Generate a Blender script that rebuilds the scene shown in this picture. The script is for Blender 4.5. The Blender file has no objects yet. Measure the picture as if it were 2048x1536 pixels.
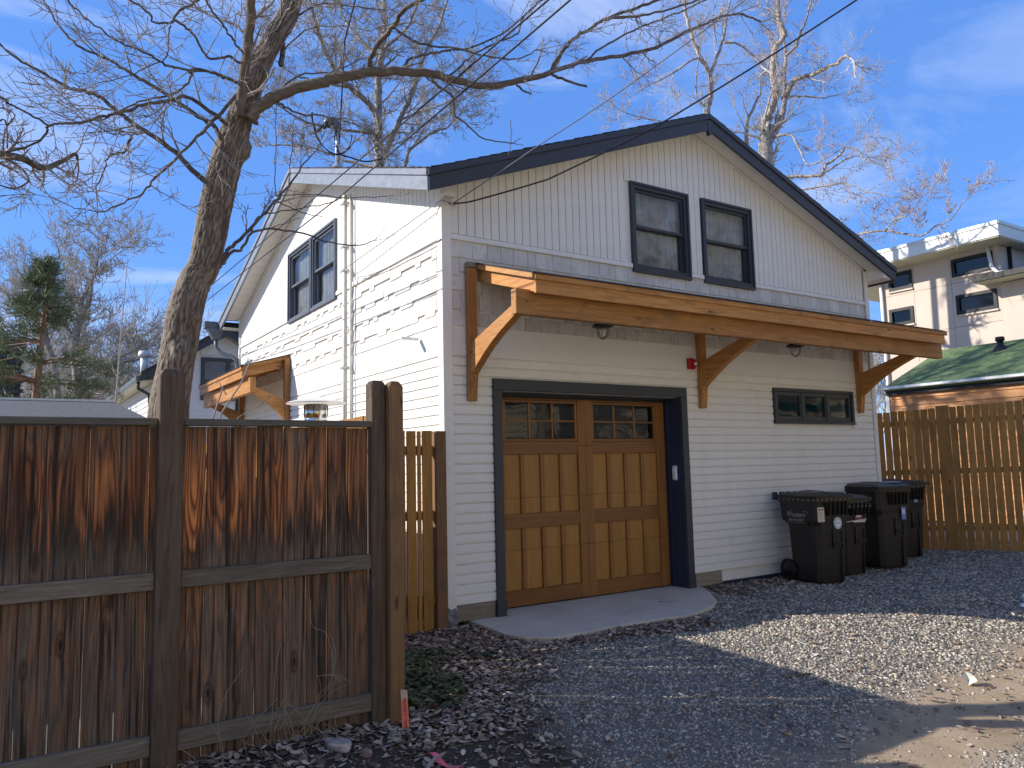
import bpy, bmesh, math, random
import numpy as np
from mathutils import Vector, Matrix, noise
R = math.radians
rnd = random.Random(7)
S = bpy.context.scene
COL = S.collection

# ------------------------------------------------------------------ camera
cam_d = bpy.data.cameras.new("camera"); cam = bpy.data.objects.new("camera", cam_d)
COL.objects.link(cam); S.camera = cam
CAM = Vector((-3.8203, -7.1031, 1.6)); YAW, PITCH, ROLL, FPX = 0.58122, 0.10616, -0.02313, 1544.35
fw = Vector((math.sin(YAW)*math.cos(PITCH), math.cos(YAW)*math.cos(PITCH), math.sin(PITCH)))
r0 = Vector((math.cos(YAW), -math.sin(YAW), 0)); u0 = r0.cross(fw)
rr = r0*math.cos(ROLL) + u0*math.sin(ROLL); uu = -r0*math.sin(ROLL) + u0*math.cos(ROLL)
m = Matrix.Identity(4)
for i in range(3):
    m[i][0] = rr[i]; m[i][1] = uu[i]; m[i][2] = -fw[i]; m[i][3] = CAM[i]
cam.matrix_world = m
cam_d.sensor_fit = 'HORIZONTAL'; cam_d.sensor_width = 36.0; cam_d.lens = FPX*36.0/2048.0
cam_d.clip_start = 0.05; cam_d.clip_end = 2000

# ------------------------------------------------------------------ light
SUN = Vector((-1.0, 0.60, 0.655)).normalized()      # towards the sun
W = bpy.data.worlds.new("World"); S.world = W; W.use_nodes = True
nt = W.node_tree; nt.nodes.clear()
sky = nt.nodes.new('ShaderNodeTexSky'); sky.sky_type = 'NISHITA'; sky.sun_disc = False
sky.sun_elevation = math.asin(SUN.z); sky.sun_rotation = math.atan2(SUN.x, SUN.y)
sky.altitude = 1600; sky.air_density = 1.0; sky.dust_density = 0.2; sky.ozone_density = 2.5
hs = nt.nodes.new('ShaderNodeHueSaturation'); hs.inputs['Saturation'].default_value = 1.15
nt.links.new(sky.outputs[0], hs.inputs['Color'])
veil = nt.nodes.new('ShaderNodeMix'); veil.data_type = 'RGBA'; veil.inputs['Factor'].default_value = 0.84   # thin even cirrus over the whole sky
veil.inputs['B'].default_value = (0.19, 0.50, 1.46, 1); nt.links.new(hs.outputs[0], veil.inputs['A'])
tc = nt.nodes.new('ShaderNodeTexCoord'); mp = nt.nodes.new('ShaderNodeMapping')
mp.inputs['Location'].default_value = (7, 2, 5); mp.inputs['Rotation'].default_value = (0.3, 0.5, 0.6); mp.inputs['Scale'].default_value = (1.2, 3.2, 5.0)
nz = nt.nodes.new('ShaderNodeTexNoise'); nz.inputs['Scale'].default_value = 1.3; nz.inputs['Detail'].default_value = 9
nz.inputs['Roughness'].default_value = 0.62; nz.inputs['Distortion'].default_value = 0.7
nz2 = nt.nodes.new('ShaderNodeTexNoise'); nz2.inputs['Scale'].default_value = 1.1; nz2.inputs['Detail'].default_value = 2
cr = nt.nodes.new('ShaderNodeValToRGB'); cr.color_ramp.elements[0].position = 0.46; cr.color_ramp.elements[1].position = 0.74
cr2 = nt.nodes.new('ShaderNodeValToRGB'); cr2.color_ramp.elements[0].position = 0.36; cr2.color_ramp.elements[1].position = 0.58
mu = nt.nodes.new('ShaderNodeMath'); mu.operation = 'MULTIPLY'
mu2 = nt.nodes.new('ShaderNodeMath'); mu2.operation = 'MULTIPLY'; mu2.inputs[1].default_value = 0.72
mx = nt.nodes.new('ShaderNodeMix'); mx.data_type = 'RGBA'
mx.inputs['B'].default_value = (1.9, 2.05, 2.35, 1)
nt.links.new(tc.outputs['Generated'], mp.inputs[0]); nt.links.new(mp.outputs[0], nz.inputs[0]); nt.links.new(tc.outputs['Generated'], nz2.inputs[0])
nt.links.new(nz.outputs[0], cr.inputs[0]); nt.links.new(nz2.outputs[0], cr2.inputs[0])
nt.links.new(cr.outputs[0], mu.inputs[0]); nt.links.new(cr2.outputs[0], mu.inputs[1]); nt.links.new(mu.outputs[0], mu2.inputs[0])
nt.links.new(mu2.outputs[0], mx.inputs['Factor']); nt.links.new(veil.outputs['Result'], mx.inputs['A'])
bg = nt.nodes.new('ShaderNodeBackground'); bg.inputs[1].default_value = 0.15
wo = nt.nodes.new('ShaderNodeOutputWorld')
nt.links.new(mx.outputs['Result'], bg.inputs[0]); nt.links.new(bg.outputs[0], wo.inputs[0])
sd = bpy.data.lights.new("sun", 'SUN'); sd.energy = 2.0; sd.angle = R(0.5); sd.color = (1.0, 0.93, 0.82)
so = bpy.data.objects.new("sun", sd); COL.objects.link(so)
so.rotation_euler = SUN.to_track_quat('Z', 'Y').to_euler(); so.location = (-20, 12, 20)
S.view_settings.view_transform = 'Standard'; S.view_settings.look = 'None'
S.view_settings.exposure = 1.80; S.view_settings.gamma = 1.0; S.view_settings.use_curve_mapping = False

# ------------------------------------------------------------------ materials
class N:
    def __init__(s, name):
        s.m = bpy.data.materials.new(name); s.m.use_nodes = True; s.t = s.m.node_tree
        s.b = s.t.nodes['Principled BSDF']; s.out = s.t.nodes['Material Output']
        s.b.inputs['Specular IOR Level'].default_value = 0.35
    def n(s, typ, **kw):
        x = s.t.nodes.new(typ)
        for k, v in kw.items():
            if k[0] == '_': setattr(x, k[1:], v)
            else:
                key = int(k[1:]) if k[0] == 'i' and k[1:].isdigit() else k.replace('__', ' ')
                x.inputs[key].default_value = v
        return x
    def l(s, a, b): s.t.links.new(a, b)
    def coord(s, scale=(1, 1, 1), rand=True, kind='Object'):
        tc = s.n('ShaderNodeTexCoord'); src = tc.outputs[kind]
        if rand:
            oi = s.n('ShaderNodeObjectInfo'); mm = s.n('ShaderNodeMath', _operation='MULTIPLY', i1=57.3)
            s.l(oi.outputs['Random'], mm.inputs[0]); add = s.n('ShaderNodeVectorMath', _operation='ADD')
            s.l(src, add.inputs[0]); s.l(mm.outputs[0], add.inputs[1]); src = add.outputs[0]
        mp = s.n('ShaderNodeMapping'); mp.inputs['Scale'].default_value = scale
        s.l(src, mp.inputs[0]); return mp.outputs[0]
    def noise(s, vec, scale=5, detail=4, rough=.5, dist=0):
        x = s.n('ShaderNodeTexNoise', Scale=scale, Detail=detail, Roughness=rough, Distortion=dist)
        s.l(vec, x.inputs['Vector']); return x.outputs[0]
    def ramp(s, fac, stops):
        x = s.n('ShaderNodeValToRGB'); e = x.color_ramp.elements
        while len(e) < len(stops): e.new(0.5)
        for i, (p, c) in enumerate(stops):
            e[i].position = p; e[i].color = (c[0], c[1], c[2], 1) if hasattr(c, '__len__') else (c, c, c, 1)
        s.l(fac, x.inputs[0]); return x.outputs[0]
    def mix(s, fac, a, b, mode='MIX'):
        x = s.n('ShaderNodeMix', _data_type='RGBA', _blend_type=mode)
        for v, k in ((fac, 'Factor'), (a, 'A'), (b, 'B')):
            if hasattr(v, 'is_linked') or hasattr(v, 'links'): s.l(v, x.inputs[k])
            elif k == 'Factor': x.inputs[k].default_value = v
            else: x.inputs[k].default_value = (v[0], v[1], v[2], 1)
        return x.outputs['Result']
    def rnd(s): return s.n('ShaderNodeObjectInfo').outputs['Random']
    def math(s, op, a, b=None):
        x = s.n('ShaderNodeMath', _operation=op)
        for i, v in enumerate((a, b)):
            if v is None: continue
            if hasattr(v, 'links'): s.l(v, x.inputs[i])
            else: x.inputs[i].default_value = v
        return x.outputs[0]
    def bump(s, h, strength=.3, dist=.01):
        b = s.n('ShaderNodeBump', Strength=strength, Distance=dist); s.l(h, b.inputs['Height']); s.l(b.outputs[0], s.b.inputs['Normal'])
    def fin(s, col=None, rough=None, metal=None):
        if col is not None:
            if hasattr(col, 'links'): s.l(col, s.b.inputs['Base Color'])
            else: s.b.inputs['Base Color'].default_value = (*col, 1)
        if rough is not None:
            if hasattr(rough, 'links'): s.l(rough, s.b.inputs['Roughness'])
            else: s.b.inputs['Roughness'].default_value = rough
        if metal is not None: s.b.inputs['Metallic'].default_value = metal
        return s.m
M = {}
def sc(c, k): return tuple(v*k for v in c)
def plain(name, col, rough=.5, metal=0, var=.12, ns=8, bump=0):
    k = N(name); v = k.coord()
    n = k.noise(v, ns, 5, .6)
    c = k.mix(k.ramp(n, [(.3, 0), (.7, 1)]), sc(col, 1-var), sc(col, 1+var))
    if bump: k.bump(k.noise(v, ns*8, 3), bump, .004)
    M[name] = k.fin(c, rough, metal); return M[name]
def paint(name, col, axis, rough=.55, dirt=.12, grain=.25):
    """painted wood; axis = grain direction"""
    k = N(name); sca = [60, 60, 60]; sca[axis] = 3
    v = k.coord(tuple(sca)); g = k.noise(v, 1, 5, .65, .4)
    v2 = k.coord((1.2, 1.2, 1.2), rand=False, kind='Object'); d = k.noise(v2, 2.2, 6, .7)
    rv = k.math('MULTIPLY', k.rnd(), .05); 
    base = k.mix(k.ramp(d, [(.45, 0), (.8, 1)]), col, sc(col, 1-dirt))
    base = k.mix(k.math('ADD', k.ramp(g, [(.55, 0), (.85, .10)]), rv), base, sc((col[0]*.62, col[1]*.6, col[2]*.56), 1))
    k.bump(g, grain, .002); M[name] = k.fin(base, rough); return M[name]
WH = (.80, .775, .725)
paint('white_v', WH, 2); paint('white_x', WH, 0); paint('white_y', WH, 1)
k = N('white_shingle'); v = k.coord((70, 70, 3)); g = k.noise(v, 1, 6, .7, .5); v2 = k.coord((9, 9, 5)); d = k.noise(v2, 1, 5, .7)
c = k.mix(k.ramp(d, [(.48, 0), (.72, .6)]), (.68, .65, .60), (.42, .40, .37)); c = k.mix(k.ramp(g, [(.52, 0), (.7, .6)]), c, (.30, .29, .27))
c = k.mix(1.0, c, k.ramp(k.rnd(), [(0, .86), (1, 1.06)]), 'MULTIPLY')
k.bump(g, .5, .004); M['white_shingle'] = k.fin(c, .6)
k = N('white_grained'); v = k.coord((2.2, 2.2, 30), rand=True); g = k.noise(v, 1, 5, .6, 2.5); k.bump(g, .6, .006)
M['white_grained'] = k.fin(k.mix(k.ramp(g, [(.35, .12), (.6, 0)]), WH, (.5, .48, .44)), .55)
paint('trim_dark', (.046, .051, .062), 2, .42, .2, .1)
paint('trim_navy', (.030, .040, .075), 2, .45, .2, .1)
k = N('trim_grey_blue'); v = k.coord((3, 3, 9)); g = k.noise(v, 2, 7, .7)  # lighter grey-blue tone for both side gable fascias
M['trim_grey_blue'] = k.fin(k.mix(k.ramp(g, [(.35, 0), (.75, 1)]), (.165, .185, .225), (.27, .29, .32)), .38)
k = N('shingle_roof'); v = k.coord((1, 1, 1), rand=False); g = k.noise(v, 60, 4, .7); d = k.noise(v, 6, 3)
k.bump(g, .6, .01); M['shingle_roof'] = k.fin(k.mix(d, k.mix(g, (.02, .02, .022), (.07, .06, .055)), (.05, .04, .035)), .9)

def wood(name, dark, light, axis, rough=.55, tv=.8, knots=True, gs=1.0, stain=None, gamma=(.3, .7), fine=.35):
    """stained timber with long grain, knots"""
    k = N(name); sca = [13*gs, 13*gs, 13*gs]; sca[axis] = .9*gs
    v = k.coord(tuple(sca)); warp = k.noise(k.coord((1.7, 1.7, 1.7)), 1.5, 3)
    g = k.noise(v, 1.6, 6, .62, 1.4)
    f = k.noise(k.coord(tuple((160 if i != axis else 5) for i in range(3))), 1, 3, .6)
    c = k.mix(k.ramp(g, [(gamma[0], 0), (gamma[1], 1)]), dark, light)
    c = k.mix(k.ramp(f, [(.45, 0), (.75, fine)]), c, sc(dark, .55))
    tone = k.ramp(k.rnd(), [(0, tv), (.5, 1), (1, min(1.14, 2-tv))])
    c = k.mix(1.0, c, tone, 'MULTIPLY')
    if knots:
        ks = [7, 7, 7]; ks[axis] = 2.2
        vo = k.n('ShaderNodeTexVoronoi', Scale=1.0); k.l(k.coord(tuple(ks)), vo.inputs['Vector'])
        kn = k.ramp(vo.outputs['Distance'], [(.055, 1), (.13, 0)])
        c = k.mix(kn, c, sc(dark, .35))
    if stain:
        st = k.noise(k.coord((2.5, 2.5, 2.5)), 1.1, 6, .7); c = k.mix(k.ramp(st, [(.52, 0), (.75, .75)]), c, stain)
    k.bump(g, .25, .004); M[name] = k.fin(c, rough); return M[name]
wood('cedar_x', (.30, .125, .032), (.56, .275, .080), 0, .5, stain=(.15, .085, .045))
wood('cedar_y', (.32, .13, .032), (.56, .27, .080), 1, .5)
wood('cedar_z', (.28, .11, .028), (.50, .23, .062), 2, .5)
wood('cedar_end', (.10, .085, .055), (.30, .25, .17), 2, .7, knots=False, gs=3)
wood('cedar_sun', (.42, .19, .055), (.62, .34, .12), 1, .5, knots=True)  # lighter copy of cedar_y: sunlight put into the left rake trim's colour
wood('door_wood', (.21, .088, .024), (.31, .138, .040), 2, .38, knots=False, tv=.95, gs=.6, fine=.15)
wood('door_wood_x', (.17, .070, .020), (.25, .108, .032), 0, .38, knots=False, tv=.95, gs=.6, fine=.15)
wood('door_panel', (.29, .130, .030), (.41, .200, .050), 2, .36, knots=False, tv=.95, gs=.5, fine=.10)
wood('tan_board', (.27, .125, .026), (.46, .235, .055), 2, .6, stain=(.14, .075, .024))
wood('tan_post', (.24, .105, .030), (.40, .19, .058), 2, .6)
wood('orange_lap', (.42, .17, .055), (.62, .31, .12), 1, .55, knots=True)
wood('grey_wood_x', (.085, .072, .058), (.21, .18, .145), 0, .85, knots=False, gs=2.2)
wood('grey_wood_z', (.055, .038, .027), (.15, .108, .076), 2, .85, knots=False, gs=1.6, stain=(.075, .036, .02))
wood('post_brown', (.13, .068, .030), (.235, .130, .058), 2, .65, stain=(.085, .045, .022))
wood('sill_wood', (.20, .165, .12), (.36, .30, .23), 0, .85, gs=1.5)
k = N('mossy_cap'); v = k.coord((2.5, 30, 30)); g = k.noise(v, 1.5, 5, .7); ms = k.noise(k.coord((3, 3, 3)), 1.6, 4, .6)
c = k.mix(g, (.05, .045, .038), (.16, .15, .125)); c = k.mix(k.ramp(ms, [(.62, 0), (.70, .8)]), c, (.13, .115, .025)); k.bump(g, .5, .01)
M['mossy_cap'] = k.fin(c, .9)

# weathered fence board: grey weathered ends, russet sheltered wood, black water stains, ring grain, knots
k = N('old_board')
tcn = k.n('ShaderNodeTexCoord'); oi = k.n('ShaderNodeObjectInfo')
rm = k.math('MULTIPLY', oi.outputs['Random'], 43.7)
addv = k.n('ShaderNodeVectorMath', _operation='ADD'); k.l(tcn.outputs['Object'], addv.inputs[0]); k.l(rm, addv.inputs[1])
def mapped(sx, sy, sz):
    mp_ = k.n('ShaderNodeMapping'); mp_.inputs['Scale'].default_value = (sx, sy, sz); k.l(addv.outputs[0], mp_.inputs[0]); return mp_.outputs[0]
big = k.noise(mapped(4.2, 4.2, .42), 1.3, 2, .45, .25)                 # cathedral field
rings = k.math('FRACT', k.math('MULTIPLY', big, 15.0))
rings = k.ramp(rings, [(0, 0), (.55, 1), (.8, .85), (1, 0)])
fib = k.noise(mapped(120, 120, 4), 1, 4, .6)
streak = k.noise(mapped(22, 22, .55), 1.2, 5, .68, .7)
patch = k.noise(mapped(5, 5, .9), 1.1, 4, .6, .6)
rus = k.mix(rings, (.075, .024, .009), (.43, .175, .062))
rus = k.mix(k.ramp(streak, [(.42, 0), (.60, 1)]), k.mix(.72, rus, (.020, .009, .006)), rus)
hue = k.ramp(oi.outputs['Random'], [(0, (.80, .75, .70)), (.3, (1.35, 1.25, 1.15)), (.55, (.75, .55, .42)), (.8, (1.8, 1.65, 1.5)), (1, (.7, .7, .72))])
rus = k.mix(1.0, rus, hue, 'MULTIPLY')
grey = k.mix(k.ramp(fib, [(.3, 0), (.7, 1)]), (.040, .033, .027), (.21, .178, .14))
grey = k.mix(k.ramp(rings, [(0, 0), (1, .35)]), grey, (.13, .088, .056))
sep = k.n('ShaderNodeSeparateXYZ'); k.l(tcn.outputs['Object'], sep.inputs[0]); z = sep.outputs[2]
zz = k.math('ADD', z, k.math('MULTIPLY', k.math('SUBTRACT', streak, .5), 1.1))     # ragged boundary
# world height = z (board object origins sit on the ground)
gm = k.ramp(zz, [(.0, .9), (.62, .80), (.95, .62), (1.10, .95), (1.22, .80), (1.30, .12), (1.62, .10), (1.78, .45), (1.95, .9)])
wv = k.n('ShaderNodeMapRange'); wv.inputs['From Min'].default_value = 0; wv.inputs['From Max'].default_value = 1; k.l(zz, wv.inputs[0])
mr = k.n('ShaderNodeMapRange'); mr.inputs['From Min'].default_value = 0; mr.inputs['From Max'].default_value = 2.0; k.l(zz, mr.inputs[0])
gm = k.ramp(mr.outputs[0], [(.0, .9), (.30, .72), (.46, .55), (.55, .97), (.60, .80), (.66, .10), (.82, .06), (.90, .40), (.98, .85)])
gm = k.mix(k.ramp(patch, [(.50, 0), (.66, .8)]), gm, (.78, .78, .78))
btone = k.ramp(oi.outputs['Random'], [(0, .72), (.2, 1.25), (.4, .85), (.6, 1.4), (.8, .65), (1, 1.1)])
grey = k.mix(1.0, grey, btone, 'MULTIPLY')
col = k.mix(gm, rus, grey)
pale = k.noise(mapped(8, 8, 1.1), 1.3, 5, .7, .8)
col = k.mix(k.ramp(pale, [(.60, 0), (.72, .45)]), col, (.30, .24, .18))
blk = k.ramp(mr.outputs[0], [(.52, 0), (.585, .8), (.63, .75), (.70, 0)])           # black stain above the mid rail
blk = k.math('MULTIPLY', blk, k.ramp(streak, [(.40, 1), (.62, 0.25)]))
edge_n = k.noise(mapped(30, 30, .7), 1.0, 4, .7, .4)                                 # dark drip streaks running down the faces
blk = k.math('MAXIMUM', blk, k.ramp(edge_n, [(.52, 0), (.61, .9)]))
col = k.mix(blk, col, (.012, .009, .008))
vo = k.n('ShaderNodeTexVoronoi', Scale=1.0); k.l(mapped(6.5, 6.5, 2.1), vo.inputs['Vector'])
sepc = k.n('ShaderNodeSeparateColor'); k.l(vo.outputs['Color'], sepc.inputs[0]); gate = k.math('GREATER_THAN', sepc.outputs[0], .66)
kn = k.math('MULTIPLY', gate, k.ramp(k.math('ADD', vo.outputs['Distance'], k.math('MULTIPLY', fib, .03)), [(.05, 1), (.10, .35), (.13, .7), (.20, 0)]))
col = k.mix(kn, col, (.016, .009, .006))
k.bump(k.math('ADD', k.math('MULTIPLY', rings, .5), fib), .55, .004)
M['old_board'] = k.fin(col, .8)

# bark
k = N('bark'); v = k.coord((26, 26, 6), rand=False); g = k.noise(v, 2.2, 8, .7, .8); f = k.noise(k.coord((1, 1, 1), rand=False), 40, 4)
at = k.n('ShaderNodeAttribute', _attribute_name='cav')
c = k.mix(k.ramp(at.outputs['Fac'], [(.15, 0), (.80, 1)]), (.085, .066, .052), (.29, .24, .19)); c = k.mix(k.ramp(g, [(.35, .4), (.55, 0)]), c, (.085, .065, .05))
k.bump(k.math('ADD', g, f), .6, .015); M['bark'] = k.fin(c, .95)
def twigmat(name, a, b, rough=.7):
    k = N(name); n = k.noise(k.coord((1, 1, 1), rand=False), 14, 4, .6)
    k.bump(k.noise(k.coord((1, 1, 1), rand=False), 90, 2), .3, .003)
    M[name] = k.fin(k.mix(k.ramp(n, [(.35, 0), (.65, 1)]), a, b), rough)
twigmat('limb_bark', (.055, .045, .038), (.17, .145, .12)); twigmat('twig_dark', (.14, .118, .10), (.36, .31, .26))
twigmat('twig_pale', (.22, .19, .16), (.46, .41, .35)); twigmat('maple_bark', (.16, .12, .09), (.48, .42, .36))
twigmat('maple_twig', (.36, .32, .27), (.60, .54, .47)); twigmat('bud', (.20, .055, .045), (.34, .12, .09))
plain('frame_sunlit', (.105, .120, .150), .4)  # side window frames: dark trim with the sunlight put into its colour
twigmat('far_twig', (.27, .235, .195), (.48, .43, .36)); twigmat('trunk_pale', (.13, .11, .09), (.32, .28, .23))
twigmat('pine_bark', (.20, .11, .07), (.36, .22, .15)); twigmat('needle', (.075, .105, .045), (.19, .22, .10), .6)
twigmat('ivy', (.016, .034, .012), (.045, .075, .028), .5)

k = N('glass'); gl = k.n('ShaderNodeBsdfGlossy', Roughness=.015); tr = k.n('ShaderNodeBsdfTransparent', Color=(.96, .975, .975, 1))
fr = k.n('ShaderNodeFresnel', IOR=1.62); ms = k.n('ShaderNodeMixShader')
bp = k.n('ShaderNodeBump', Strength=.06, Distance=.02); k.l(k.noise(k.coord((1, 1, 1)), 3.5, 2), bp.inputs['Height']); k.l(bp.outputs[0], gl.inputs['Normal'])
geo = k.n('ShaderNodeNewGeometry'); k.l(k.math('MULTIPLY', fr.outputs[0], k.math('SUBTRACT', 1.0, geo.outputs['Backfacing'])), ms.inputs[0]); k.l(tr.outputs[0], ms.inputs[1]); k.l(gl.outputs[0], ms.inputs[2]); k.l(ms.outputs[0], k.out.inputs[0]); M['glass'] = k.m
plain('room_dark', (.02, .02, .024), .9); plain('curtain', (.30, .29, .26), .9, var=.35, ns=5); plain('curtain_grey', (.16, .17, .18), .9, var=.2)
plain('blind', (.17, .17, .16), .8, var=.2)
k = N('bin_plastic'); v = k.coord((1, 1, 1)); n = k.noise(v, 5, 6, .7); n2 = k.noise(k.coord((6, 6, 1.2)), 2, 5, .7)
c = k.mix(k.ramp(n, [(.4, 0), (.75, 1)]), (.020, .015, .012), (.034, .026, .021)); c = k.mix(k.ramp(n2, [(.6, 0), (.8, .3)]), c, (.075, .062, .052))
k.bump(k.noise(v, 160, 2), .15, .002); M['bin_plastic'] = k.fin(c, .42)
plain('bin_black', (.010, .010, .011), .4); plain('rivet', (.65, .64, .60), .35, .3); plain('sticker_cream', (.62, .58, .46), .6)
plain('sticker_white', (.68, .70, .74), .5); plain('print_red', (.50, .02, .015), .6); plain('print_dark', (.03, .035, .045), .6)
plain('print_pink', (.50, .10, .17), .6); plain('print_blue', (.18, .26, .55), .6); plain('print_grey', (.42, .40, .37), .6)
plain('alarm_red', (.42, .008, .010), .3); plain('lens_clear', (.75, .75, .72), .15); plain('plastic_white', (.72, .72, .74), .35)
plain('metal_black', (.012, .012, .013), .4); plain('galv', (.45, .46, .46), .35, .6, var=.15); plain('steel', (.55, .54, .52), .16, 1.0, var=.1)
plain('heater_white', (.70, .70, .67), .3, .2); plain('conduit', (.66, .64, .56), .5); plain('cable_black', (.012, .012, .016), .5)
plain('cable_grey', (.20, .20, .22), .5); plain('gutter_grey', (.105, .125, .135), .4, .1); plain('stake_wood', (.55, .36, .25), .8)
plain('stake_orange', (.75, .16, .10), .7); plain('ribbon_pink', (.85, .16, .22), .5); plain('stick_bark', (.30, .25, .22), .8)
plain('rock_red', (.24, .15, .13), .9, var=.3, ns=14, bump=.6); plain('rock_grey', (.40, .33, .29), .9, var=.3, ns=14, bump=.6)
k = N('snow'); M['snow'] = k.fin((.85, .88, .92), .5)
k = N('concrete'); v = k.coord((1, 1, 1), rand=False); n = k.noise(v, 1.8, 7, .65); n2 = k.noise(v, 70, 3, .7)
c = k.mix(k.ramp(n, [(.35, 0), (.7, 1)]), (.50, .44, .35), (.64, .57, .46)); c = k.mix(k.ramp(n2, [(.6, 0), (.8, .35)]), c, (.14, .13, .12)); k.bump(n2, .25, .004)
M['concrete'] = k.fin(c, .85)
k = N('stucco'); v = k.coord((1, 1, 1), rand=False); k.bump(k.noise(v, 40, 4), .2, .01); n = k.noise(v, .6, 5, .6)
M['stucco'] = k.fin(k.mix(k.ramp(n, [(.3, 0), (.7, 1)]), (.52, .435, .36), (.60, .51, .43)), .85)
plain('roof_white', (.74, .74, .70), .5, var=.04); plain('soffit_olive', (.46, .45, .34), .6, var=.05); plain('roof_grey', (.085, .09, .095), .9, var=.25, ns=20)
plain('metal_pale', (.62, .64, .63), .4, .2); plain('brick_dark', (.050, .062, .062), .8, var=.55, ns=14); plain('brick_pale', (.20, .20, .20), .85, var=.3, ns=30)
k = N('green_shingle'); v = k.coord((1, 1, 1), rand=False); n = k.noise(v, 1.6, 5, .7); n2 = k.noise(k.coord((.6, 9, 9), rand=False), 8, 4, .8)
c = k.mix(n, (.085, .14, .060), (.20, .255, .115)); c = k.mix(k.ramp(n2, [(.45, 0), (.8, .6)]), c, (.045, .075, .04)); M['green_shingle'] = k.fin(c, .9)
paint('back_white', (.60, .60, .60), 0); paint('pale_yellow', (.72, .66, .50), 0); plain('teal', (.03, .16, .15), .5)

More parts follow.
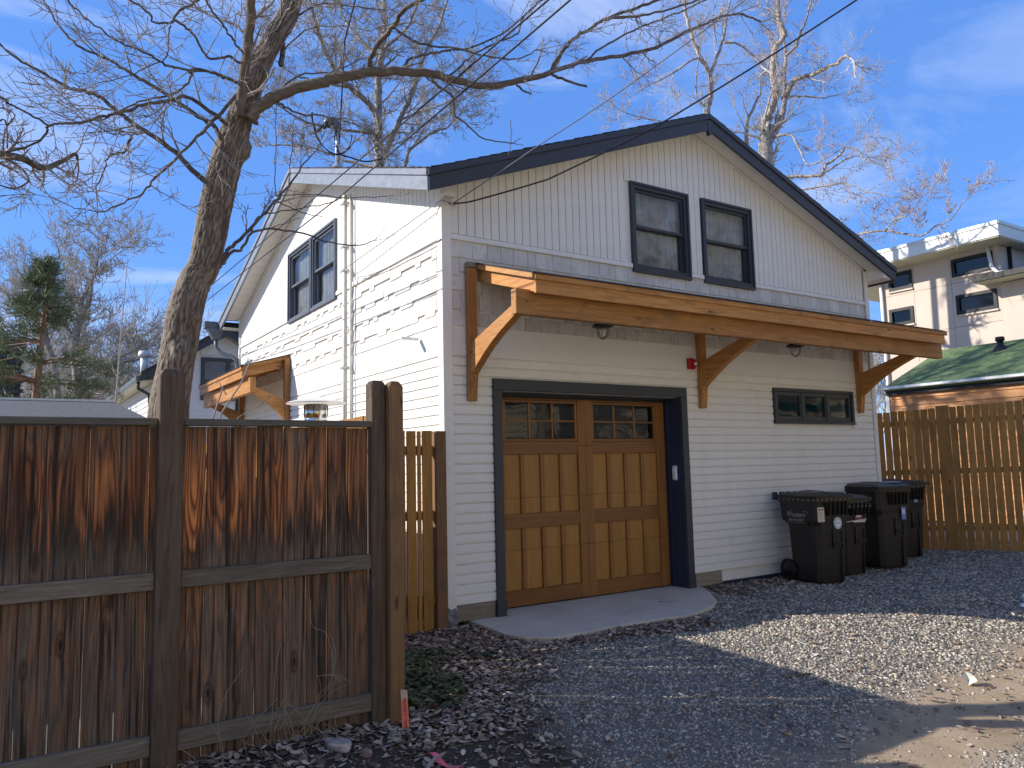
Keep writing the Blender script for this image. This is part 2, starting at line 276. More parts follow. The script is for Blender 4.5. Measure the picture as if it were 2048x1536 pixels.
# traced tree limbs in world metres: x, y, z, radius
T = {"trunk":[[-2.923,-1.5,0.026,0.1806],[-2.912,-1.459,1.429,0.164],[-2.903,-1.443,1.973,0.1426],[-2.862,-1.434,2.312,0.1272],[-2.833,-1.428,2.523,0.1283],[-2.812,-1.425,2.666,0.1307],[-2.782,-1.421,2.812,0.1245],[-2.738,-1.417,2.961,0.1185],[-2.679,-1.413,3.096,0.1142],[-2.602,-1.401,3.574,0.1199],[-2.522,-1.391,3.972,0.1146],[-2.428,-1.383,4.307,0.1014],[-2.3,-1.374,4.703,0.0882],[-2.194,-1.369,4.96,0.0856],[-2.089,-1.364,5.182,0.0829],[-2.021,-1.357,5.504,0.0799],[-1.948,-1.35,5.835,0.0769]],"limbs":[[[-2.48,-1.5,4.2,0.044],[-2.474,-1.552,4.341,0.0424],[-2.474,-1.652,4.601,0.0405],[-2.471,-1.739,4.824,0.0387],[-2.486,-1.826,5.037,0.0369],[-2.518,-1.9,5.208,0.0351]],
[[-2.401,-1.5,4.188,0.0554],[-2.367,-1.533,4.272,0.0526],[-2.245,-1.589,4.368,0.0501],[-2.079,-1.656,4.455,0.0477],[-1.909,-1.722,4.522,0.0453],[-1.736,-1.786,4.583,0.0428],[-1.595,-1.838,4.626,0.0402],[-1.38,-1.913,4.654,0.0377],[-1.152,-1.992,4.664,0.0351],[-0.966,-2.057,4.63,0.0324],[-0.777,-2.122,4.602,0.0297],[-0.529,-2.202,4.661,0.0271],[-0.224,-2.3,4.783,0.0244]],
[[-0.224,-2.3,4.783,0.0183],[-0.177,-2.323,4.884,0.0176],[-0.102,-2.351,5.005,0.0169],[0.009,-2.381,5.127,0.0163],[0.125,-2.407,5.21,0.0156],[0.252,-2.435,5.315,0.015],[0.586,-2.499,5.5,0.0145],[0.843,-2.547,5.651,0.014],[1.139,-2.6,5.838,0.0134]],
[[-0.224,-2.3,4.783,0.0204],[0.219,-2.247,5.031,0.0198],[0.699,-2.195,5.247,0.0191],[1.131,-2.152,5.466,0.0181],[1.713,-2.095,5.862,0.0173],[1.918,-2.077,5.987,0.0157],[2.089,-2.062,6.102,0.0141],[2.463,-2.032,6.292,0.0125],[2.866,-2.0,6.351,0.0109]],
[[0.195,-2.5,5.263,0.0124],[0.329,-2.555,5.303,0.0117],[0.472,-2.613,5.326,0.0109],[0.732,-2.718,5.412,0.0102],[0.981,-2.819,5.524,0.0094],[1.177,-2.9,5.636,0.0086]],
[[0.106,-2.35,4.951,0.0104],[0.314,-2.304,5.14,0.01],[0.491,-2.269,5.282,0.0095],[0.859,-2.202,5.545,0.0091],[1.249,-2.138,5.798,0.0087],[1.71,-2.067,6.096,0.0083],[2.166,-2.0,6.417,0.0078]],
[[-1.592,-1.8,4.632,0.025],[-1.608,-1.888,4.707,0.0234],[-1.59,-1.969,4.773,0.022],[-1.527,-2.121,4.881,0.0204],[-1.509,-2.195,4.935,0.0191],[-1.45,-2.284,4.977,0.0177],[-1.365,-2.4,5.018,0.0164]],
[[-1.506,-2.1,4.871,0.0112],[-1.403,-2.184,4.769,0.0102],[-1.29,-2.261,4.717,0.0093],[-1.134,-2.362,4.694,0.0084],[-0.904,-2.516,4.616,0.0074],[-0.755,-2.612,4.6,0.0065],[-0.633,-2.7,4.663,0.0056]],
[[-1.352,-1.9,4.688,0.0136],[-1.264,-1.853,4.821,0.0127],[-1.036,-1.775,4.966,0.012],[-0.878,-1.723,5.058,0.011],[-0.581,-1.632,5.216,0.0102],[-0.191,-1.513,5.513,0.0094],[0.175,-1.397,5.884,0.0085],[0.49,-1.3,6.219,0.0074]],
[[-1.015,-2.05,4.662,0.0098],[-0.833,-1.973,4.852,0.0094],[-0.642,-1.896,5.052,0.009],[-0.386,-1.811,5.245,0.0086],[-0.149,-1.735,5.428,0.0082],[-0.047,-1.672,5.634,0.0076],[0.149,-1.6,5.867,0.007]],
[[-1.165,-2.0,4.636,0.0117],[-1.095,-1.989,4.577,0.0106],[-0.953,-1.973,4.538,0.0097],[-0.924,-1.957,4.394,0.0086],[-0.851,-1.948,4.365,0.0075],[-0.627,-1.923,4.277,0.0065],[-0.356,-1.9,4.302,0.0055]],
[[-0.356,-1.9,4.302,0.0042],[-0.353,-1.9,4.413,0.0038],[-0.351,-1.9,4.514,0.0034]],
[[-0.356,-1.9,4.302,0.0042],[-0.253,-1.9,4.369,0.003]],
[[-0.356,-1.9,4.302,0.0042],[-0.229,-1.9,4.312,0.003]],
[[-0.356,-1.9,4.302,0.0042],[-0.385,-1.9,4.187,0.0025]],
[[-0.205,-2.3,4.775,0.0143],[-0.132,-2.377,4.709,0.0122],[-0.006,-2.5,4.632,0.0101]],
[[-0.503,-2.2,4.668,0.0101],[-0.469,-2.253,4.591,0.009],[-0.42,-2.3,4.549,0.008]],
[[-2.225,-1.6,4.325,0.0111],[-2.164,-1.567,4.327,0.0098],[-2.027,-1.497,4.326,0.0084],[-1.84,-1.413,4.389,0.0071],[-1.54,-1.285,4.456,0.0058],[-1.342,-1.2,4.461,0.0042]],
[[-2.7,-1.5,3.665,0.0231],[-2.786,-1.469,3.733,0.0214],[-2.896,-1.421,3.874,0.0198],[-3.094,-1.352,4.011,0.0181],[-3.248,-1.297,4.125,0.0164],[-3.347,-1.258,4.22,0.0148],[-3.477,-1.216,4.267,0.0131],[-3.587,-1.181,4.29,0.0115],[-3.716,-1.134,4.378,0.0098],[-3.848,-1.089,4.442,0.0082],[-3.958,-1.044,4.547,0.0067],[-4.075,-1.0,4.635,0.0051]],
[[-2.597,-1.5,3.999,0.0199],[-2.655,-1.459,4.1,0.0183],[-2.813,-1.382,4.226,0.0167],[-3.012,-1.286,4.375,0.015],[-3.174,-1.21,4.48,0.0134],[-3.324,-1.14,4.577,0.0118],[-3.478,-1.07,4.649,0.0101],[-3.594,-1.008,4.771,0.0085],[-3.689,-0.937,4.956,0.007],[-3.738,-0.9,5.056,0.0054]],
[[-2.504,-1.5,4.356,0.0165],[-2.643,-1.59,4.125,0.0144],[-2.737,-1.647,3.996,0.0126],[-2.915,-1.766,3.727,0.0106],[-3.08,-1.883,3.484,0.0088],[-3.17,-1.951,3.35,0.0072],[-3.299,-2.034,3.225,0.0057],[-3.421,-2.11,3.139,0.0042],[-3.562,-2.2,3.124,0.0028]],
[[-2.752,-1.2,4.592,0.0113],[-2.797,-1.172,4.493,0.0103],[-2.904,-1.136,4.411,0.0093],[-3.008,-1.105,4.371,0.0083],[-3.12,-1.07,4.315,0.0074],[-3.245,-1.028,4.237,0.0064],[-3.321,-1.0,4.173,0.0055]],
[[-2.479,-1.45,4.481,0.0093],[-2.588,-1.358,4.552,0.0093],[-2.68,-1.285,4.592,0.0093],[-2.772,-1.214,4.588,0.0094],[-2.752,-1.2,4.588,0.0094]],
[[-2.56,-1.5,4.113,0.0163],[-2.73,-1.563,4.178,0.0153],[-2.872,-1.615,4.205,0.0143],[-2.956,-1.644,4.143,0.0134],[-3.143,-1.709,4.033,0.0123],[-3.295,-1.767,3.921,0.0114],[-3.388,-1.804,3.854,0.0106],[-3.526,-1.861,3.756,0.0097],[-3.62,-1.9,3.718,0.0089],[-3.672,-1.923,3.682,0.0083],[-3.708,-1.954,3.59,0.0076],[-3.804,-2.004,3.484,0.0069],[-3.91,-2.055,3.419,0.0062],[-3.999,-2.1,3.37,0.0055]],
[[-3.674,-2.0,3.651,0.0073],[-3.738,-2.035,3.667,0.0069],[-3.813,-2.077,3.683,0.0064],[-3.921,-2.139,3.704,0.0059],[-4.013,-2.2,3.74,0.0054]],
[[-3.064,-1.2,4.059,0.0072],[-3.15,-1.164,4.034,0.0063],[-3.28,-1.11,4.045,0.0054],[-3.419,-1.045,4.132,0.0045],[-3.497,-1.0,4.225,0.0036]],
[[-3.154,-1.2,4.012,0.0125],[-3.18,-1.246,3.915,0.011],[-3.207,-1.278,3.85,0.0095],[-3.296,-1.338,3.792,0.0079],[-3.329,-1.4,3.668,0.0064],[-3.386,-1.5,3.475,0.0049]],
[[-2.478,-1.6,4.798,0.011],[-2.523,-1.518,4.884,0.0101],[-2.613,-1.393,4.972,0.0093],[-2.717,-1.249,5.083,0.0085],[-2.8,-1.1,5.258,0.0077]],
[[-2.5,-1.7,4.578,0.0089],[-2.592,-1.823,4.577,0.0084],[-2.657,-1.916,4.576,0.0078],[-2.75,-2.054,4.572,0.0073],[-2.834,-2.184,4.563,0.0067],[-2.894,-2.3,4.564,0.0062]],
[[-2.505,-1.5,4.452,0.0129],[-2.633,-1.569,4.443,0.0118],[-2.747,-1.63,4.414,0.0107],[-2.938,-1.734,4.336,0.0096],[-3.024,-1.785,4.31,0.0087],[-3.148,-1.87,4.313,0.0077],[-3.32,-1.986,4.28,0.0067],[-3.44,-2.082,4.287,0.0058],[-3.548,-2.176,4.298,0.005],[-3.622,-2.251,4.317,0.0042],[-3.662,-2.3,4.337,0.0035]],
[[-2.503,-1.6,4.56,0.0109],[-2.597,-1.628,4.57,0.0104],[-2.722,-1.663,4.495,0.0098],[-2.797,-1.696,4.56,0.0094],[-2.87,-1.732,4.63,0.0089],[-2.972,-1.767,4.652,0.0085],[-2.998,-1.776,4.621,0.0081],[-3.101,-1.808,4.573,0.0076],[-3.151,-1.835,4.623,0.0072],[-3.254,-1.873,4.638,0.0068],[-3.321,-1.9,4.659,0.0064]],
[[-3.01,-1.85,4.58,0.0066],[-3.029,-1.892,4.465,0.0059],[-3.058,-1.97,4.257,0.0051],[-3.152,-2.024,4.162,0.0044],[-3.265,-2.095,4.033,0.0037],[-3.439,-2.2,3.892,0.0029]],
[[-3.01,-1.85,4.58,0.01],[-2.954,-1.836,4.686,0.0101],[-2.858,-1.819,4.787,0.0102],[-2.759,-1.8,4.922,0.0104]],
[[-2.588,-1.42,3.069,0.0198],[-2.548,-1.437,3.17,0.0175],[-2.5,-1.45,3.232,0.0153],[-2.362,-1.485,3.401,0.0131],[-2.218,-1.522,3.596,0.0109],[-2.122,-1.546,3.724,0.0085],[-2.012,-1.579,3.914,0.0062],[-1.923,-1.6,4.031,0.0038]],
[[-2.571,-1.42,3.097,0.0144],[-2.503,-1.466,3.18,0.0131],[-2.441,-1.495,3.207,0.0118],[-2.395,-1.545,3.315,0.0104],[-2.281,-1.597,3.352,0.0091],[-2.107,-1.674,3.335,0.0077],[-1.922,-1.757,3.276,0.0064],[-1.718,-1.846,3.241,0.0051],[-1.595,-1.9,3.286,0.0037]],
[[-2.208,-1.5,3.643,0.0056],[-2.079,-1.553,3.664,0.0051],[-1.927,-1.614,3.664,0.0045],[-1.704,-1.702,3.657,0.004],[-1.452,-1.8,3.683,0.0035]],
[[-2.383,-1.5,3.329,0.0073],[-2.321,-1.463,3.478,0.0064],[-2.076,-1.401,3.579,0.0055],[-1.771,-1.329,3.712,0.0047],[-1.644,-1.3,3.776,0.0036]],
[[-2.212,-1.5,3.611,0.0056],[-2.054,-1.61,3.513,0.0043],[-1.914,-1.7,3.471,0.003]],
[[-2.208,-1.5,3.643,0.0045],[-2.212,-1.5,3.998,0.0034],[-2.208,-1.5,4.431,0.0023]],
[[-2.123,-1.55,3.723,0.0045],[-2.115,-1.577,3.99,0.0034],[-2.105,-1.6,4.218,0.0022]],
[[-2.268,-1.55,3.367,0.0044],[-2.183,-1.533,3.415,0.0035],[-2.019,-1.5,3.512,0.0026]],
[[-2.147,-1.4,4.733,0.0233],[-2.09,-1.254,5.028,0.023],[-2.081,-1.136,5.262,0.0224],[-1.991,-1.038,5.474,0.0219],[-1.843,-0.9,5.78,0.0216]],
[[-2.189,-1.35,4.971,0.0137],[-2.196,-1.53,4.979,0.012],[-2.2,-1.792,4.978,0.0104],[-2.193,-2.0,4.963,0.0089]],
[[-2.229,-1.4,4.429,0.0096],[-1.925,-1.174,4.815,0.0085],[-1.609,-0.999,5.003,0.0071],[-1.258,-0.811,5.304,0.0056],[-0.813,-0.6,5.631,0.0039]],
[[-2.156,-1.4,4.813,0.0078],[-2.047,-1.667,4.915,0.0064],[-1.871,-1.933,4.864,0.0052],[-1.731,-2.161,4.759,0.004],[-1.605,-2.4,4.751,0.0028]],
[[-2.08,-1.4,5.124,0.0098],[-1.779,-1.229,5.448,0.0083],[-1.458,-1.077,5.617,0.0065],[-1.05,-0.9,5.806,0.0046]],
[[-2.061,-1.4,5.255,0.0118],[-1.908,-1.599,5.321,0.0097],[-1.741,-1.8,5.347,0.0077]]],"leftbr":[[[-4.679,-2.6,3.186,0.029],[-4.502,-2.39,3.21,0.0285],[-4.237,-2.139,3.333,0.0282],[-4.05,-1.989,3.414,0.0266],[-3.912,-1.889,3.464,0.0242],[-3.802,-1.813,3.493,0.0214],[-3.696,-1.74,3.48,0.0184],[-3.59,-1.669,3.572,0.0152],[-3.52,-1.622,3.649,0.0117],[-3.504,-1.6,3.62,0.008]],
[[-3.913,-1.8,3.49,0.0089],[-3.82,-1.86,3.426,0.0077],[-3.767,-1.91,3.334,0.0066],[-3.832,-1.956,3.256,0.0054],[-3.903,-2.0,3.249,0.0042]],
[[-4.054,-1.9,3.46,0.0057],[-3.967,-1.863,3.613,0.0053],[-3.897,-1.839,3.7,0.0049],[-3.878,-1.8,3.534,0.0044]],
[[-3.9,-1.8,3.474,0.0059],[-3.895,-1.8,3.654,0.0049],[-3.849,-1.8,3.758,0.004],[-3.925,-1.8,3.786,0.003]]],"mid":[[[3.78,10.31,2.06,0.133],[3.78,10.31,5.76,0.124],[3.77,10.31,9.15,0.115],[3.76,10.32,10.26,0.104],[3.75,10.33,11.19,0.092],[3.83,10.29,12.0,0.081],[3.93,10.25,12.82,0.069],[3.91,10.25,13.63,0.057],[3.99,10.22,14.74,0.045]],
[[3.77,10.32,10.46,0.082],[3.42,10.19,10.72,0.074],[2.93,10.12,10.95,0.066],[2.45,10.04,11.36,0.058],[2.09,9.9,11.83,0.05],[1.84,9.72,12.41,0.042],[1.6,9.54,13.22,0.035]],
[[3.79,10.3,9.21,0.075],[4.34,10.28,10.51,0.067],[4.78,10.29,11.58,0.058],[5.11,10.34,12.53,0.048],[5.57,10.33,13.5,0.038],[5.92,10.37,14.65,0.027]],
[[3.76,10.32,10.0,0.044],[3.02,10.35,9.95,0.037],[2.26,10.37,9.93,0.03],[1.63,10.31,9.99,0.024],[1.02,10.23,10.2,0.017]],
[[3.79,10.3,9.08,0.044],[3.57,10.73,9.32,0.039],[3.21,11.19,9.54,0.035],[2.72,11.69,9.89,0.03],[2.22,12.17,10.09,0.025],[1.7,12.64,10.16,0.02]],
[[4.58,10.5,9.3,0.052],[4.64,10.33,9.79,0.042],[5.05,9.98,10.16,0.032],[5.44,9.63,10.38,0.023],[5.72,9.33,10.79,0.013]],
[[3.83,10.29,12.0,0.051],[3.47,10.8,12.69,0.043],[3.24,11.25,13.4,0.035],[3.11,11.66,14.42,0.027]],
[[3.85,10.28,12.27,0.051],[4.13,9.79,12.51,0.042],[4.33,9.32,13.0,0.033],[4.29,8.96,13.58,0.025]],
[[4.26,10.09,10.42,0.032],[4.67,9.52,10.55,0.025],[4.96,8.99,10.59,0.019],[5.12,8.52,10.75,0.012]],
[[2.93,10.12,10.95,0.031],[2.2,10.21,10.93,0.024],[1.6,10.24,10.97,0.018],[1.12,10.21,11.19,0.012]]],"maple":[[[15.74,8.47,1.92,0.306],[15.93,8.22,8.16,0.277],[16.0,8.13,10.91,0.243],[16.01,8.12,11.65,0.207]],
[[16.01,8.12,11.65,0.127],[15.93,8.06,12.18,0.121],[16.02,7.77,12.67,0.114],[16.03,7.59,13.09,0.107],[15.9,7.6,13.63,0.101],[15.86,7.49,14.07,0.094],[15.81,7.38,14.41,0.087],[15.92,7.07,14.7,0.081],[15.75,7.13,15.17,0.074],[15.67,7.08,15.77,0.068],[15.57,7.03,16.71,0.062]],
[[16.05,8.06,11.55,0.119],[16.39,7.9,12.14,0.106],[16.63,7.86,12.68,0.094],[16.82,7.87,13.24,0.081],[16.96,7.96,14.08,0.068],[17.16,7.97,14.83,0.055],[17.21,8.18,15.83,0.042]],
[[16.86,7.82,13.31,0.089],[16.79,7.54,13.6,0.081],[16.75,7.23,13.61,0.073],[16.78,6.8,13.51,0.066],[16.81,6.38,13.52,0.058],[16.82,5.96,13.49,0.051],[16.7,5.75,13.56,0.044],[16.64,5.44,13.39,0.037]],
[[16.86,7.82,13.23,0.04],[17.22,7.6,13.28,0.032],[17.69,7.2,13.17,0.024],[18.11,6.86,13.22,0.016]],
[[16.15,7.93,11.77,0.048],[16.26,7.37,11.66,0.039],[16.21,7.01,11.03,0.031],[16.15,6.66,10.42,0.023],[16.41,5.81,10.64,0.015]],
[[16.06,8.05,10.4,0.055],[16.4,7.38,10.35,0.05],[16.71,6.73,10.21,0.045],[16.71,6.5,10.48,0.04],[16.82,6.09,10.67,0.036],[16.8,5.9,10.83,0.031],[16.87,5.55,10.64,0.027],[16.85,5.33,10.25,0.022],[17.0,4.83,9.95,0.018]],
[[16.5,6.59,10.12,0.03],[17.03,6.24,10.53,0.023],[17.5,5.95,10.73,0.015]],
[[16.05,8.88,11.69,0.073],[16.1,8.82,12.69,0.06],[16.26,8.61,13.16,0.046],[16.37,8.47,13.56,0.033]],
[[16.48,7.49,14.41,0.048],[16.44,7.11,14.47,0.041],[16.33,6.83,14.71,0.035],[16.27,6.48,15.16,0.029],[16.16,6.19,15.77,0.023]],
[[16.57,7.36,9.94,0.031],[16.85,6.51,9.88,0.026],[16.94,5.91,9.7,0.02],[17.0,5.34,9.3,0.015],[17.16,4.55,8.93,0.011]],
[[15.2,5.82,8.11,0.042],[15.26,4.96,7.67,0.037],[15.09,4.42,7.56,0.032],[15.02,3.69,7.4,0.028],[14.96,2.91,7.05,0.023],[14.74,2.41,7.15,0.019],[14.5,1.93,7.1,0.015],[14.24,1.5,7.35,0.011]],
[[14.78,3.69,7.36,0.026],[14.46,3.23,7.47,0.02],[14.19,2.69,7.45,0.014],[13.88,2.2,7.68,0.009]],
[[16.01,8.12,11.65,0.048],[15.74,8.47,11.97,0.037],[15.45,8.82,12.12,0.027],[15.15,9.18,11.94,0.016]]],"birch":[[[14.68,9.71,5.12,0.095],[14.89,9.48,11.66,0.092],[14.92,9.44,13.01,0.087],[14.98,9.37,13.25,0.082],[15.04,9.31,14.01,0.076],[14.92,9.44,14.55,0.071],[14.78,9.61,15.02,0.066],[14.64,9.76,15.84,0.061],[14.55,9.85,16.57,0.055],[14.52,9.88,17.46,0.05]],
[[15.04,9.31,14.27,0.057],[15.38,9.3,14.96,0.052],[15.73,9.27,15.75,0.046],[15.98,9.36,16.41,0.04],[16.27,9.4,17.24,0.034]],
[[14.82,9.55,14.84,0.041],[14.37,9.68,14.6,0.034],[13.79,9.93,14.13,0.026],[13.16,10.21,13.74,0.019],[12.69,10.32,13.41,0.012]],
[[14.93,9.44,13.09,0.033],[14.6,9.55,13.4,0.027],[14.48,9.43,14.09,0.022],[14.45,9.22,14.66,0.016]],
[[14.92,9.45,12.84,0.033],[14.08,9.87,12.56,0.026],[13.18,10.31,12.61,0.019],[12.38,10.6,12.79,0.012]],
[[16.1,9.6,15.76,0.043],[16.69,9.42,15.75,0.034],[17.24,9.26,15.38,0.026],[17.78,9.09,15.01,0.017]]],"leftA":[[[-1.93,20.83,0.87,0.203],[-2.0,20.84,3.06,0.18],[-1.98,20.84,4.64,0.157],[-2.09,20.84,5.76,0.132],[-2.0,20.84,6.58,0.108],[-1.93,20.83,7.24,0.083],[-1.66,20.81,7.92,0.058],[-1.54,20.8,8.6,0.033]],
[[-2.0,20.84,6.58,0.064],[-1.74,20.49,7.19,0.048],[-1.72,20.15,7.77,0.032],[-1.48,19.8,8.28,0.016]],
[[-2.09,20.84,5.76,0.072],[-2.44,21.2,6.6,0.056],[-2.8,21.55,7.29,0.04],[-3.15,21.89,7.74,0.024]],
[[-1.98,20.84,4.64,0.072],[-1.53,20.47,4.86,0.056],[-1.01,20.09,5.24,0.04],[-0.5,19.69,5.54,0.024]],
[[-1.9,20.83,4.17,0.064],[-1.19,21.11,5.04,0.052],[-0.58,21.38,5.35,0.039],[0.21,21.61,5.6,0.026]]],"leftB":[[[-2.59,16.87,2.31,0.094],[-2.76,16.87,4.39,0.084],[-2.91,16.88,4.93,0.073],[-3.05,16.88,5.4,0.062],[-3.04,16.88,5.81,0.052],[-2.96,16.88,6.36,0.042],[-2.89,16.88,6.92,0.031],[-2.74,16.87,7.5,0.021]],
[[-3.05,16.88,5.67,0.054],[-3.29,16.89,5.92,0.037],[-3.52,16.9,5.97,0.02]],
[[-2.91,16.88,4.93,0.047],[-3.04,17.22,5.66,0.036],[-3.39,17.56,5.96,0.025],[-3.75,17.9,6.48,0.014]]],"wires":{}}

# ------------------------------------------------------------------ helpers
def tag(o, label=None, cat=None, group=None, kind=None):
    if label: o['label'] = label
    if cat: o['category'] = cat
    if group: o['group'] = group
    if kind: o['kind'] = kind
    return o
def empty(name, loc=(0, 0, 0), parent=None):
    o = bpy.data.objects.new(name, None); o.empty_display_size = .1; COL.objects.link(o); o.location = loc
    if parent: o.parent = parent
    return o
def wloc(o):
    v = Vector(o.location)
    while o.parent: o = o.parent; v = v + Vector(o.location)
    return v
def link(name, me, mat, parent=None, loc=(0, 0, 0)):
    """loc in world space; things are never rotated above their parts"""
    o = bpy.data.objects.new(name, me); COL.objects.link(o)
    L = Vector(loc)
    if parent: L = L - wloc(parent); o.parent = parent
    o.location = L
    if mat is not None and len(me.materials) == 0: me.materials.append(M[mat] if isinstance(mat, str) else mat)
    return o
def mesh(vs, fs, smooth=False):
    me = bpy.data.meshes.new('m'); me.from_pydata([tuple(v) for v in vs], [], fs); me.update()
    if smooth: me.polygons.foreach_set('use_smooth', [True]*len(me.polygons))
    return me
def bm_mesh(bm, smooth=False):
    me = bpy.data.meshes.new('m'); bm.normal_update(); bm.to_mesh(me); bm.free()
    if smooth: me.polygons.foreach_set('use_smooth', [True]*len(me.polygons))
    return me
def bevel(me, w, seg=1):
    bm = bmesh.new(); bm.from_mesh(me)
    bmesh.ops.bevel(bm, geom=list(bm.edges), offset=w, segments=seg, affect='EDGES', profile=.5, clamp_overlap=True)
    bm.to_mesh(me); bm.free(); return me
BOXF = [(0, 3, 2, 1), (4, 5, 6, 7), (0, 1, 5, 4), (1, 2, 6, 5), (2, 3, 7, 6), (3, 0, 4, 7)]
def box(name, mat, x0, x1, y0, y1, z0, z1, parent=None, bev=0, origin=None):
    c = Vector(((x0+x1)/2, (y0+y1)/2, (z0+z1)/2)) if origin is None else Vector(origin)
    vs = [(x-c.x, y-c.y, zz-c.z) for zz in (z0, z1) for x, y in ((x0, y0), (x1, y0), (x1, y1), (x0, y1))]
    me = mesh(vs, BOXF)
    if bev: bevel(me, bev)
    return link(name, me, mat, parent, c)
def prism(name, mat, poly, axis, a, b, parent=None, bev=0, origin=None):
    """poly = 2D outline; axis 0: (y,z) extruded along x; 1: (x,z) along y; 2: (x,y) along z"""
    def P(u, v, w): return ((w, u, v), (u, w, v), (u, v, w))[axis]
    n = len(poly); vs = [P(u, v, a) for u, v in poly] + [P(u, v, b) for u, v in poly]
    c = sum((Vector(v) for v in vs), Vector())/len(vs) if origin is None else Vector(origin)
    fs = [tuple(range(n)), tuple(range(2*n-1, n-1, -1))] + [(i, i+n, (i+1) % n+n, (i+1) % n) for i in range(n)]
    me = mesh([Vector(v)-c for v in vs], fs)
    bm = bmesh.new(); bm.from_mesh(me); bmesh.ops.recalc_face_normals(bm, faces=bm.faces); bm.to_mesh(me); bm.free()
    if bev: bevel(me, bev)
    return link(name, me, mat, parent, c)
def tube_data(pts, rad, sides=8, cap=True):
    pts = [Vector(p) for p in pts]; n = len(pts); vs = []; fs = []
    t = (pts[1]-pts[0]).normalized(); a = Vector((0, 0, 1)) if abs(t.z) < .9 else Vector((1, 0, 0))
    u = t.cross(a).normalized()
    for i in range(n):
        t2 = (pts[min(i+1, n-1)]-pts[max(i-1, 0)]).normalized()
        u = (u - t2*u.dot(t2)); u = u.normalized() if u.length > 1e-6 else t2.orthogonal().normalized()
        w = t2.cross(u)
        r = rad[i] if hasattr(rad, '__len__') else rad
        for k_ in range(sides):
            an = 2*math.pi*k_/sides; vs.append(pts[i]+u*(r*math.cos(an))+w*(r*math.sin(an)))
    for i in range(n-1):
        for k_ in range(sides):
            j = (k_+1) % sides; fs.append((i*sides+k_, i*sides+j, (i+1)*sides+j, (i+1)*sides+k_))
    if cap: fs.append(tuple(range(sides-1, -1, -1))); fs.append(tuple(range((n-1)*sides, n*sides)))
    return vs, fs
def tube(name, mat, pts, rad, sides=8, parent=None, smooth=True):
    vs, fs = tube_data(pts, rad, sides); c = Vector(pts[0])
    return link(name, mesh([v-c for v in vs], fs, smooth), mat, parent, c)
def multi(name, mat, parts, parent=None, smooth=False, loc=None):
    """parts = list of (verts, faces) joined into ONE mesh"""
    V = []; F = []
    for vs, fs in parts:
        o = len(V); V += [Vector(v) for v in vs]; F += [tuple(i+o for i in f) for f in fs]
    c = Vector(loc) if loc is not None else V[0].copy()
    return link(name, mesh([v-c for v in V], F, smooth), mat, parent, c)
def boxd(x0, x1, y0, y1, z0, z1):
    return [(x, y, zz) for zz in (z0, z1) for x, y in ((x0, y0), (x1, y0), (x1, y1), (x0, y1))], BOXF
def lathe(name, mat, prof, c, axis=2, seg=20, parent=None, smooth=True):
    vs = []; n = len(prof)
    for i in range(seg):
        a = 2*math.pi*i/seg
        for r, h in prof:
            x, y = r*math.cos(a), r*math.sin(a); vs.append(((h, x, y), (x, h, y), (x, y, h))[axis])
    fs = [(i*n+j, ((i+1) % seg)*n+j, ((i+1) % seg)*n+j+1, i*n+j+1) for i in range(seg) for j in range(n-1)]
    me = mesh(vs, fs, smooth); bm = bmesh.new(); bm.from_mesh(me); bmesh.ops.remove_doubles(bm, verts=bm.verts, dist=1e-5)
    bmesh.ops.recalc_face_normals(bm, faces=bm.faces); bm.to_mesh(me); bm.free()
    if smooth: me.polygons.foreach_set('use_smooth', [True]*len(me.polygons))
    return link(name, me, mat, parent, c)
def text(name, s, mat, size, loc, rot, parent=None, ext=.0008, bold=False, shear=0):
    cu = bpy.data.curves.new('t', 'FONT'); cu.body = s; cu.size = size; cu.extrude = ext; cu.align_x = 'CENTER'; cu.align_y = 'CENTER'; cu.shear = shear
    if bold: cu.offset = size*.02
    ob = bpy.data.objects.new('t', cu); COL.objects.link(ob)
    dg = bpy.context.evaluated_depsgraph_get(); me = bpy.data.meshes.new_from_object(ob.evaluated_get(dg))
    COL.objects.unlink(ob); bpy.data.objects.remove(ob)
    me.transform(Matrix(rot).to_4x4() if not hasattr(rot, 'to_matrix') else rot.to_matrix().to_4x4()); me.materials.clear()
    return link(name, me, mat, parent, loc)

